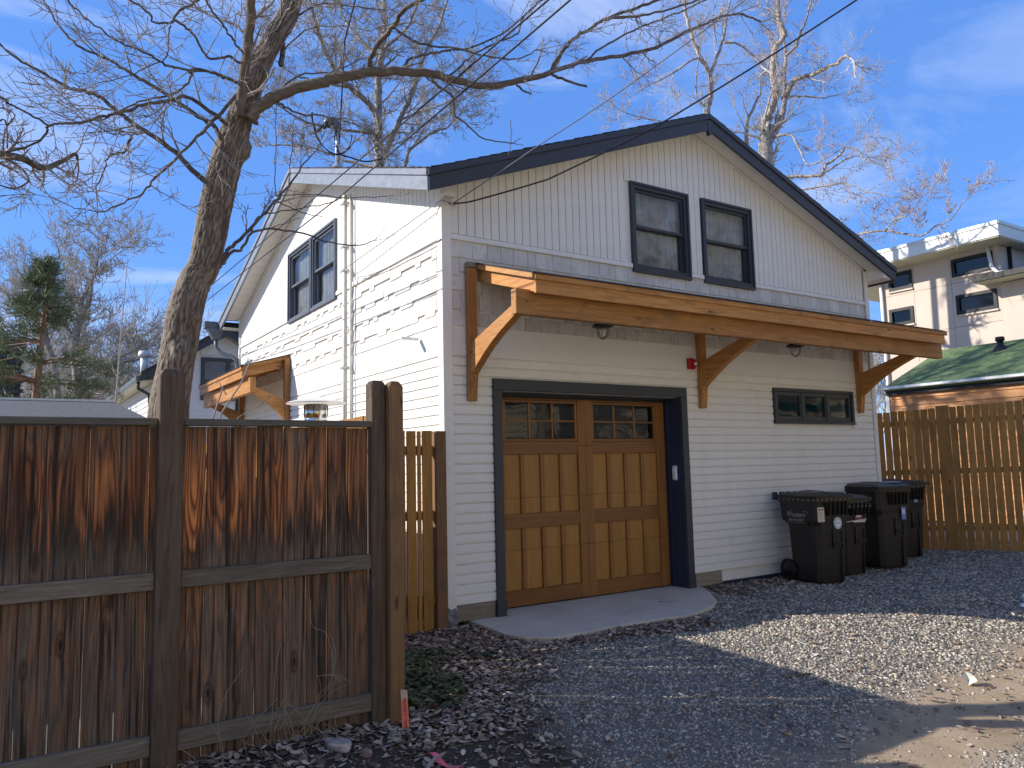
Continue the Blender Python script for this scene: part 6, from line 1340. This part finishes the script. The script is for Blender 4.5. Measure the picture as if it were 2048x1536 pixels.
def dress(rg, limb, out, gap, L0, lev, start=.12, r_scale=.5, tips=None, plane=None, **kw):
    """grow side shoots from a traced limb"""
    P = [Vector(p[:3]) for p in limb]; acc = 0; tot = sum((b-a).length for a, b in zip(P, P[1:])); run = 0; nxt = tot*start
    for i in range(len(P)-1):
        seg = (P[i+1]-P[i]).length
        while run+seg > nxt:
            f = (nxt-run)/seg; a = P[i].lerp(P[i+1], f); dr = (P[i+1]-P[i]).normalized(); ax = dr.orthogonal().normalized(); ax.rotate(Matrix.Rotation(rg.uniform(0, 6.283), 3, dr))
            an = rg.uniform(.5, 1.15); nd = dr*math.cos(an)+ax*math.sin(an); fr_ = nxt/tot; rad = limb[i][3]
            shoot(rg, a, nd, L0*rg.uniform(.5, 1.15)*(1-.35*fr_), min(rad*r_scale, .3*rad+.004), lev, out, tips=tips, **kw); nxt += gap*rg.uniform(.6, 1.4)
        run += seg
    e = P[-1]; dr = (P[-1]-P[-2]).normalized()
    for q in range(2): shoot(rg, e, dr+Vector((rg.gauss(0, .25), rg.gauss(0, .25), rg.gauss(0, .25))), L0*rg.uniform(.6, 1), limb[-1][3]*.8, lev, out, tips=tips, **kw)
# --- main foreground tree
mt = empty('bare_ash_tree', T['trunk'][0][:3]); tag(mt, 'large bare tree with ridged bark leaning right behind the weathered fence', 'tree')
tr = spline(T['trunk'], 26)
vs = []; SD = 104; cav = []
acc = 0
P = np.array([t[:3] for t in tr]); Rr = [t[3] for t in tr]
Rr = [r*.95 for r in Rr]; tv_, tf_ = tube_data([Vector(p) for p in P], Rr, SD)
me = mesh(tv_, tf_, True); n_r = len(P); sl = 0; slen = [0]
for i in range(1, n_r): sl += np.linalg.norm(P[i]-P[i-1]); slen.append(sl)
cv = []
knobs = [(7.6, 1.9, .055), (4.6, .3, .05), (3.3, 3.1, .05), (2.2, 5.2, .06), (5.6, 4.6, .06), (1.3, 1.0, .05), (6.4, .0, .05)]
knobs = [(h*.72, a, s) for h, a, s in knobs]
for idx, v in enumerate(me.vertices):
    if idx >= n_r*SD: cv.append(.5); continue
    i, k_ = divmod(idx, SD); a = 2*math.pi*k_/SD; c_ = Vector(P[i]); rad = v.co-c_; u = rad.normalized(); r = Rr[i]
    h = slen[i]; r_c = max(r, .05); q = Vector((math.cos(a)*r_c*78, math.sin(a)*r_c*78, h*6.0)); wob = noise.noise(Vector((math.cos(a)*4, math.sin(a)*4, h*6)))
    q += Vector((wob, -wob, wob))*1.5
    n1 = abs(noise.noise(q)); n2 = abs(noise.noise(q*2.0+Vector((7, 3, 1)))); ridge = min(1, n1*2.3)*.75+min(1, n2*2)*.25
    lump = noise.noise(Vector((math.cos(a)*1.4, math.sin(a)*1.4, h*1.6)))*.05*r/.15
    d = -.013*(1-ridge)*min(1, r/.1)+lump*.25
    for hh, aa, ss in knobs:
        da = math.atan2(math.sin(a-aa), math.cos(a-aa)); e = ((h-hh)/.07)**2+(da/.42)**2
        if e < 4: d += ss*math.exp(-e)*(1-.55*math.exp(-e*6))
    if h < .5: d += (.5-h)*.08
    v.co = v.co+u*d; cv.append(ridge)
a_ = me.attributes.new('cav', 'FLOAT', 'POINT'); a_.data.foreach_set('value', cv); me.transform(Matrix.Translation(-Vector(T['trunk'][0][:3])))
link('trunk', me, 'bark', mt, T['trunk'][0][:3])
rg = random.Random(21); out = []; 
limbs = [spline(l, 5) for l in T['limbs']]
for i, l in enumerate(limbs):
    big = l[0][3] > .028
    for q in l: q[3] *= .88
    for q in l[1:-1]:
        q[0] += rg.gauss(0, .004); q[2] += rg.gauss(0, .004)
    # collar where big limbs leave the trunk
    if big: l[0][3] *= 1.35; l[1][3] *= 1.18
    vs_, fs_ = tube_data([Vector(p[:3]) for p in l], [p[3] for p in l], 12 if big else 8); c = Vector(l[0][:3])
    me_ = mesh([v-c for v in vs_], fs_, True); a_ = me_.attributes.new('cav', 'FLOAT', 'POINT'); a_.data.foreach_set('value', [.25+.6*abs(noise.noise(Vector(v)*30)) for v in vs_])
    link('branch', me_, 'bark' if big else 'limb_bark', mt, c)
LOW = {11, 12, 13, 14}
for i, l in enumerate(limbs):
    L = sum((Vector(a[:3])-Vector(b[:3])).length for a, b in zip(l, l[1:])); mz = l[len(l)//2][2]
    if L < .5 or i in LOW or i in (10, 15, 16): continue
    leftside = l[-1][0] < -2.2 and l[0][0] < -1.9
    low = l[len(l)//2][2] < 3.4 and l[-1][0] > -2.6 and not leftside
    if i in (34, 35, 36, 37, 38, 39, 40, 41): dress(rg, l, out, .42, .22, 0, start=.3, wig=.10, trop=(0, 0, .5)); continue
    dress(rg, l, out, .13 if leftside else .17, .55 if leftside else .44, 2, start=.12 if leftside else .28, kids=(1, 3), wig=.20, rmin=.0020, trop=(-.05, 0, .30) if leftside else (.08, 0, .30))
# extra crown shoots above the frame so its shade and tops go on
for q in range(10):
    t = tr[-1-rg.randint(0, 12)]; shoot(rg, t[:3], (rg.gauss(0, .7), rg.gauss(0, .7), .8), 1.8, .03, 3, out, kids=(3, 4))
def thick(P, k_=1.0): return P
tubes('twigs', 'twig_dark', out, 4, mt)
# --- neighbour's limb reaching in at the left edge
lt = empty('left_edge_tree', (T['leftbr'][0][0][0], T['leftbr'][0][0][1], 0)); tag(lt, 'bare tree mostly out of frame whose drooping limb enters at the left edge', 'tree')
out2 = []
b0 = T['leftbr'][0][0]; tube('trunk', 'limb_bark', [(b0[0]-.5, -1.9, 0), (b0[0]-.4, -2.0, b0[2]*.6), (b0[0]-.05, b0[1], b0[2]), (b0[0]+.1, b0[1], b0[2]+2)], [.17, .14, .10, .06], 14, lt)
for l in T['leftbr']:
    l = spline(l, 4); vs_, fs_ = tube_data([Vector(p[:3]) for p in l], [p[3] for p in l], 8); c = Vector(l[0][:3]); link('branch', mesh([v-c for v in vs_], fs_, True), 'limb_bark', lt, c)
    dress(rg, l, out2, .09, .34, 2, start=.5, kids=(2, 4), wig=.3)
for dx in (.55, .75, .95):
    pass
tubes('twigs', 'twig_dark', out2, 4, lt)
# --- trees farther off
def far_tree(key, name, label, tmat, bmat, gap, L0, lev, seed, rmin, kids=(3, 4), trop=(0, 0, .35), wig=.2, buds=None, extra=0, first_start=.35, sides=3, start=.1):
    g = T[key]; rg = random.Random(seed); root = empty(name, (g[0][0][0], g[0][0][1], 0)); tag(root, label, 'tree')
    out = []; tips = [] if buds else None
    for i, l in enumerate(g):
        s_ = spline(l, 4)
        for q in s_[1:-1]: q[0] += rg.gauss(0, .015); q[2] += rg.gauss(0, .015)
        vs_, fs_ = tube_data([Vector(p[:3]) for p in s_], [p[3] for p in s_], 10 if i == 0 else 7); c = Vector(s_[0][:3])
        link('trunk' if i == 0 else 'branch', mesh([v-c for v in vs_], fs_, True), tmat, root, c)
        dress(rg, s_, out, gap*(1.25 if key == 'maple' and i >= 10 else 1), L0*(1.0 if i else .9)*(.62 if key == 'maple' and i >= 10 else 1), lev, start=first_start if i == 0 else start, kids=kids, trop=trop, wig=wig, rmin=rmin, tips=tips)
    tubes('twigs', bmat, out, sides, root)
    if buds:
        Vb = []; Fb = []
        for P in out:
            if P[0][3] > rmin*3.2: continue
            for j in range(1, len(P)):
                for q in range(buds[1]):
                    if rg.random() < buds[2]:
                        t = rg.random(); a, b = Vector(P[j-1][:3]), Vector(P[j][:3]); p = a.lerp(b, t)+Vector((rg.gauss(0, 1), rg.gauss(0, 1), rg.gauss(0, 1)))*buds[0]*.7; s_ = buds[0]*rg.uniform(.6, 1.3); o = len(Vb)
                        Vb += [p+Vector((s_, 0, 0)), p+Vector((-s_*.5, s_*.8, 0)), p+Vector((-s_*.5, -s_*.8, 0)), p+Vector((0, 0, s_*1.4)), p+Vector((0, 0, -s_))]
                        Fb += [(o, o+1, o+3), (o+1, o+2, o+3), (o+2, o, o+3), (o+1, o, o+4), (o+2, o+1, o+4), (o, o+2, o+4)]
        if Vb: tag(link('buds', mesh(Vb, Fb), 'bud', root, root.location.copy()*0), kind='stuff')
    return root
far_tree('mid', 'pale_bare_tree', 'pale bare tree with a dense twig crown rising behind the side gable', 'trunk_pale', 'twig_pale', .27, 1.5, 3, 5, .0052, kids=(2, 4), first_start=.42, wig=.3)
far_tree('maple', 'budding_maple_tree', 'budding maple with forked pale trunk behind the right roof slope', 'maple_bark', 'maple_twig', .55, 1.5, 2, 6, .0048, kids=(3, 5), buds=(.017, 1, .16), first_start=.55, wig=.28, trop=(.03, 0, .35))
far_tree('birch', 'pale_barked_tree', 'slender pale barked tree showing just behind the roof peak', 'maple_bark', 'maple_twig', .55, 1.4, 2, 8, .0048, kids=(3, 4), buds=(.017, 1, .16), first_start=.5, wig=.25)
far_tree('leftA', 'broad_bare_tree', 'broad bare tree with several pale stems right of the pine', 'trunk_pale', 'far_twig', .33, 2.1, 3, 9, .0070, kids=(3, 4), first_start=.30, wig=.28)
far_tree('leftB', 'twisted_bare_tree', 'darker twisted bare tree directly behind the pine', 'trunk_pale', 'far_twig', .38, 1.8, 3, 10, .006, kids=(2, 4), first_start=.4, wig=.3)
# rows of generic bare trees in the distance
def generic_tree(x, y, h, seed, label, name='distant_bare_tree'):
    rg = random.Random(seed); root = empty(name, (x, y, 0)); tag(root, label, 'tree', 'distant bare trees over the left fence'); out = []
    tube('trunk', 'trunk_pale', [(x, y, 0), (x+.1, y, h*.3), (x, y, h*.55)], [h*.028, h*.02, h*.012], 8, root)
    for q in range(9):
        a = rg.uniform(0, 6.283); z_ = h*rg.uniform(.22, .55); shoot(rg, (x, y, z_), (math.cos(a)*.8, math.sin(a)*.8, 1.0), h*.42, h*.009, 3, out, kids=(3, 4), rmin=.011, wig=.25)
    tubes('twigs', 'far_twig', out, 3, root); return root
DT = [(-3.3, 36, 9.5, 'leftmost of the distant bare trees, behind the pine'), (-.6, 38, 8.6, 'distant bare tree rising behind the broad bare tree'), (2.6, 40, 6.6, 'lower distant bare tree left of the flue pipe'), (5.2, 42, 6.8, 'distant bare tree beside the back white house roof')]
for i, (x, y, h, lb) in enumerate(DT): generic_tree(x, y, h, 40+i, lb)
for i, (x, y, h) in enumerate([(17.5, 33, 8.5), (35, 17, 9)]):
    t_ = generic_tree(x, y, h, 60+i, ('bare tree seen through the gap beside the stucco building', 'bare tree low behind the green garage')[i])
for i, (x, y, h) in enumerate([(9, -10.3, 12), (16.5, -10.4, 13), (25, -10.5, 11)]):  # unseen trees, added so that branches show in the window glass
    t_ = generic_tree(x, y, h, 90+i, ('bare tree added behind the camera for reflections, opposite the garage door', 'bare tree added behind the camera for reflections, opposite the bins', 'bare tree added behind the camera for reflections, far along the alley')[i], 'reflected_tree'); t_['group'] = 'bare trees added behind the camera for window reflections'
# thicket behind shed: pale brush
br = empty('brush_thicket', (0, 26, 0)); rg = random.Random(77); out = []
for q in range(90):
    x = rg.uniform(-4.5, 3.0); y = rg.uniform(24, 30); shoot(rg, (x, y, 0), (rg.gauss(0, .25), rg.gauss(0, .2), 1), rg.uniform(4.2, 6.2), .03, 3, out, kids=(2, 4), rmin=.008)
o = tubes('twigs', 'far_twig', out, 3, br); o['kind'] = 'stuff'; tag(br, 'mass of pale bare brush above the shed roof left of the trunk', 'brush')
# saplings near the shed
for (x, y, h, lb) in ((-2.62, 5.2, 4.7, 'thin pale sapling standing straight up right of the pine'), (-2.78, -.3, 2.62, 'short dead shoot just left of the big trunk')):
    rt = empty('sapling', (x, y, 0)); tag(rt, lb, 'sapling'); o2 = []; rg = random.Random(int(h*100))
    shoot(rg, (x, y, 0), (.0, 0, 1), h, .022 if h > 4 else .012, 0, o2, wig=.035, nseg=10, trop=(0, 0, .6)); st_ = o2[0]
    tube('stem', 'twig_pale', [p[:3] for p in st_], [p[3] for p in st_], 6, rt)
    if h > 4:
        o3 = []; dress(rg, st_, o3, .35, .5, 1, start=.5, kids=(1, 3)); tubes('twigs', 'twig_pale', o3, 3, rt)
# pale shoots right of the post
ps = empty('dead_shoots', (-2.72, -1.9, 0)); tag(ps, 'pale broken shoots leaning right beside the trunk above the fence', 'dead shoots'); 
for pts, r in (([(-2.78, -2.0, 1.6), (-2.66, -1.9, 1.98), (-2.52, -1.85, 2.20), (-2.45, -1.8, 2.36)], .006), ([(-2.78, -2.0, 1.6), (-2.72, -1.95, 1.95), (-2.66, -1.95, 2.16)], .006), ([(-2.72, -2.0, 1.7), (-2.55, -1.9, 1.96), (-2.38, -1.85, 2.06), (-2.33, -1.85, 2.12)], .0035), ([(-2.64, -1.95, 2.10), (-2.70, -1.95, 2.2)], .003)):
    tube('shoot', 'stick_bark', pts, [r*(1-.3*i/len(pts)) for i in range(len(pts))], 7, ps)
# --- pine
pn = empty('pine_tree', (-3.35, 9.8, 0)); tag(pn, 'small open pine with drooping needle clumps at the left edge', 'tree'); rg = random.Random(31)
PXc = -3.32; 
tube('trunk', 'pine_bark', [(-3.36, 9.8, 0), (-3.40, 9.8, 2), (-3.37, 9.8, 3.4), (-3.30, 9.8, 4.6), (-3.26, 9.8, 5.2), (-3.24, 9.8, 5.72)], [.11, .09, .07, .05, .03, .012], 10, pn)
V = []; F = []; Tn = []
def clump(c, dr, n, L, w=.010):
    for q in range(n):
        d = (dr*.8+Vector((rg.gauss(0, .75), rg.gauss(0, .75), rg.gauss(0, .75)))).normalized(); s_ = d.cross(Vector((rg.gauss(0, 1), rg.gauss(0, 1), rg.gauss(0, 1)))).normalized()*w; p = c+Vector((rg.gauss(0, .06), rg.gauss(0, .06), rg.gauss(0, .05))); o = len(V)
        V.extend([p-s_, p+s_, p+d*L*rg.uniform(.7, 1.2)]); F.append((o, o+1, o+2))
brs = []
PINE_EXTRA = [(2.9, 1.0, 0.2, 10), (2.4, 1.2, -.2, 12), (4.9, .45, 0.5, 6), (4.25, 1.0, 3.5, 10), (3.5, 1.15, 3.3, 12), (2.9, 1.1, 3.2, 12), (2.4, 1.2, 3.1, 12)]
for z_, R_, n_ in ((5.55, .22, 4), (5.25, .40, 5), (4.95, .55, 6), (4.65, .62, 6), (4.35, .35, 2), (3.75, 1.15, 5), (3.35, 1.3, 6), (2.95, .9, 4), (2.6, 1.25, 7), (2.25, 1.2, 7)):
    for q in range(n_):
        a = rg.uniform(0, 6.283); R2 = R_*rg.uniform(.6, 1.15); pts = []
        for i in range(6):
            t = i/5; pts.append((PXc+math.cos(a)*R2*t, 9.8+math.sin(a)*R2*t, z_+.22*R2*t-.34*R2*t*t+rg.gauss(0, .02), .018*(1-.75*t)*max(.5, R2)))
        brs.append(pts)
        for i in range(2, 6):
            p = Vector(pts[i][:3]); dr = Vector((math.cos(a), math.sin(a), .55))
            for k_ in range(2): clump(p+Vector((rg.gauss(0, .09), rg.gauss(0, .09), rg.gauss(0, .06))), dr, 30, .19, .008)
for z_, R2, am, n_ in PINE_EXTRA:
    for q in range(n_):
        a = am+rg.gauss(0, .45); L_ = R2*rg.uniform(.5, 1.1); p = Vector((PXc+math.cos(a)*L_, 9.8+math.sin(a)*L_, z_+rg.gauss(0, .16)))
        brs.append([(PXc, 9.8, z_-.1, .014), (p.x, p.y, p.z, .006)]); clump(p, Vector((math.cos(a), math.sin(a), .6)), 44, .20, .008)
clump(Vector((-3.24, 9.8, 5.70)), Vector((0, 0, 1)), 70, .19, .008); clump(Vector((-3.25, 9.8, 5.5)), Vector((0, 0, 1)), 70, .19, .008)
tubes('boughs', 'pine_bark', brs, 4, pn); tag(link('needles', mesh(V, F), 'needle', pn, (0, 0, 0)), kind='stuff')

# ------------------------------------------------------------------ small things on the ground
stk = empty('survey_stake', (-1.70, -2.555, 0)); tag(stk, 'pink orange survey stake with handwritten lettering against the corner post', 'stake')
sx, sy = -1.672, -2.52
prism('stake', 'stake_wood', [(-.022, -.03), (.022, -.03), (.020, .245), (-.021, .252)], 1, -.005, .005, stk).matrix_local = Matrix.Identity(4)
s1_ = stk.children[0]; s1_.location = (0, 0, .11)
pp = prism('painted_band', 'stake_orange', [(-.0225, .0), (.0225, .0), (.0215, .19), (-.0215, .19)], 1, -.0062, -.0051, stk); pp.location = (0, -.0058, .095)
tx = text('lettering', 'PROPERTY CORNER', 'print_dark', .0235, (0, 0, 0), Matrix.Rotation(R(-90), 3, 'Y') @ Matrix.Rotation(R(90), 3, 'X') if False else (Matrix.Rotation(R(90), 3, 'Y') @ Matrix.Rotation(R(90), 3, 'X')), stk, .0006); tx.location = (0, -.0070, .095)
stk.rotation_euler = (R(-5), R(-3), R(-30)); stk.location = (-1.660, -2.52, gz(-1.66, -2.52)-.01)
def rockm(name, mat, x, y, sx, sy, sz, label, seed, cat='stone'):
    b = bmesh.new(); bmesh.ops.create_icosphere(b, subdivisions=3, radius=1); sv = Vector((seed*3.1, seed, 0))
    for v in b.verts: v.co = v.co*(1+noise.noise(v.co*1.4+sv)*.35+noise.noise(v.co*4+sv)*.09); v.co.z = min(v.co.z, .55); v.co = Vector((v.co.x*sx, v.co.y*sy, v.co.z*sz))
    o = link(name, bm_mesh(b, False), mat, None, (x, y, gz(x, y)+sz*.25)); o.rotation_euler = (0, 0, seed); tag(o, label, cat); return o
rockm('stone', 'rock_grey', -2.12, -2.58, .092, .055, .05, 'flat pinkish grey stone under the lower fence rail', 2)
rockm('stone', 'rock_red', -2.02, -2.76, .034, .026, .045, 'small red brick fragment standing upright near the stake', 5)
rockm('stone', 'rock_red', -2.36, -2.66, .035, .025, .028, 'reddish stone left of the flat stone by the fence', 8)
rockm('stone', 'rock_grey', -1.60, -2.62, .045, .03, .02, 'pale flat stone at the foot of the survey stake', 9)
rockm('stone', 'rock_grey', -.95, -3.05, .03, .022, .018, 'pale angular stone alone on the gravel right of the ribbon', 12)
rockm('stone', 'rock_red', 1.45, -4.40, .022, .02, .02, 'single dark stone lying on the sunlit dirt track', 14)
# ribbon
rbv = []; 
for i in range(13):
    t = i/12; x = -1.735+.10*t+.012*math.sin(t*9); y = -2.93-.25*t; z_ = gz(x, y)+.022+.016*math.sin(t*7); rbv += [(x-.022, y-.012, z_+.006*math.sin(t*13)), (x+.022, y+.012, z_-.004)]
tag(link('ribbon', mesh(rbv, [(2*i, 2*i+1, 2*i+3, 2*i+2) for i in range(12)]), 'ribbon_pink'), 'crumpled pink marking ribbon lying on the soil', 'ribbon')
o = tube('fallen_stick', 'stick_bark', [(-1.98, -3.26, gz(-1.98, -3.26)+.02), (-1.86, -3.16, gz(-1.86, -3.16)+.03), (-1.75, -3.06, gz(-1.75, -3.06)+.045), (-1.66, -3.03, gz(-1.66, -3.03)+.05)], [.011, .011, .010, .008], 7); tag(o, 'curved grey stick lying across the pink ribbon', 'stick')
o = box('paper_scrap', 'sticker_white', -.85, -.78, -2.42, -2.39, gz(-.8, -2.4)+.012, gz(-.8, -2.4)+.014); tag(o, 'torn white paper scrap on the gravel', 'paper scrap')
lv_ = mesh([(0, 0, 0), (.05, .03, .02), (.10, .0, .05), (.06, -.04, .03), (.02, .05, .06), (.08, .06, .08)], [(0, 1, 3), (1, 2, 3), (0, 4, 1), (1, 4, 5), (1, 5, 2)]); tag(link('large_dry_leaf', lv_, 'sticker_cream', None, (2.30, -3.93, gz(2.3, -3.93)+.01)), 'large pale dry leaf standing on the edge of the dirt track', 'leaf')
def twig_on_ground(x, y, L, a, label, mat='stick_bark', r=.006):
    rg = random.Random(int(x*100+y*10)); pts = []
    for i in range(6): t = i/5-.5; px, py = x+math.cos(a)*L*t+rg.gauss(0, .01), y+math.sin(a)*L*t+rg.gauss(0, .01); pts.append((px, py, max(gz(px, py), .028 if APRON_IN(px, py) else -9)+.012))
    o = tube('fallen_twig', mat, pts, [r*(1-.1*i) for i in range(6)], 6); tag(o, label, 'twig')
twig_on_ground(2.55, -.55, .26, -.2, 'short broken twig on the right slab of the concrete apron'); twig_on_ground(.62, -3.50, .30, .5, 'dark twig lying on the gravel near the dirt track', 'limb_bark', .010)
twig_on_ground(-.35, -1.75, .45, .9, 'thin upright looking dry stem in the leaf litter'); twig_on_ground(1.35, -3.12, .26, -.3, 'dark bark strip on the shadow edge of the gravel', 'limb_bark', .014); twig_on_ground(2.9, -1.45, .3, .2, 'dark twig left of the shadow line on the driveway', 'limb_bark', .009)
twig_on_ground(4.2, -1.25, .42, .35, 'pale stick lying in front of the bins')
for i, (x, y, sx_, sy_, h_) in enumerate([(5.70, -2.92, .20, .08, .035), (6.05, -2.76, .13, .07, .05)]):
    b = bmesh.new(); bmesh.ops.create_icosphere(b, subdivisions=3, radius=1)
    for v in b.verts: v.co = v.co*(1+noise.noise(v.co*2+Vector((i*5, 0, 0)))*.5); v.co = Vector((v.co.x*sx_, v.co.y*sy_, v.co.z*h_))
    tag(link('snow_patch', bm_mesh(b, True), 'snow', None, (x, y, gz(x, y))), ('larger melting snow patch at the right edge of the gravel', 'small melting snow lump at the right edge of the gravel')[i], 'snow')
# dry vine weeds in front of the fence
vn = empty('dry_vine', (-2.15, FY-.08, 0)); tag(vn, 'tangle of pale dry vine stems hanging against the lower fence rail', 'dry vine'); rg = random.Random(5)
def vine(pts, r=.0017):
    P = spline([list(p)+[r] for p in pts], 5); tube('stem', 'straw_stem', [p[:3] for p in P], r, 5, vn)
k = N('straw_stem'); M['straw_stem'] = k.fin((.27, .22, .15), .8)
y_ = FY-.075
vine([(-2.46, y_, .02), (-2.45, y_-.02, .25), (-2.43, y_, .45), (-2.40, y_+.01, .58)], .0026)
vine([(-2.10, y_, .60), (-2.06, y_, .48), (-2.08, y_-.02, .36), (-2.02, y_, .30)]); vine([(-2.22, y_, .82), (-2.21, y_, .66), (-2.12, y_, .60), (-2.08, y_, .42), (-2.10, y_, .28)])
for q in range(5):
    x0_ = -2.14+rg.gauss(0, .05); vine([(x0_-.16+rg.gauss(0, .04), y_-.05, .02), (x0_-.05+rg.gauss(0, .03), y_-.03, .16+rg.gauss(0, .02)), (x0_+.04, y_-.01, .27+rg.gauss(0, .03)), (x0_+.09+rg.gauss(0, .03), y_, .33+rg.gauss(0, .03)), (x0_+.02, y_, .36)], .0014)
for q in range(12):
    x0_ = rg.uniform(-3.0, -1.9); h_ = rg.uniform(.06, .30) if q else .5; vine([(x0_, y_-.02-rg.random()*.25, .0), (x0_+rg.gauss(0, .03), y_-.03-rg.random()*.2, h_*.6), (x0_+rg.gauss(0, .07), y_-.03-rg.random()*.1, h_)], .0016)
for q in range(14):
    x0_ = rg.uniform(-2.62, -2.25); vine([(x0_, y_-.03, .02), (x0_+rg.gauss(0, .03), y_-.04, .10), (x0_+rg.gauss(0, .08), y_-.02, .20+rg.gauss(0, .05))], .0016)
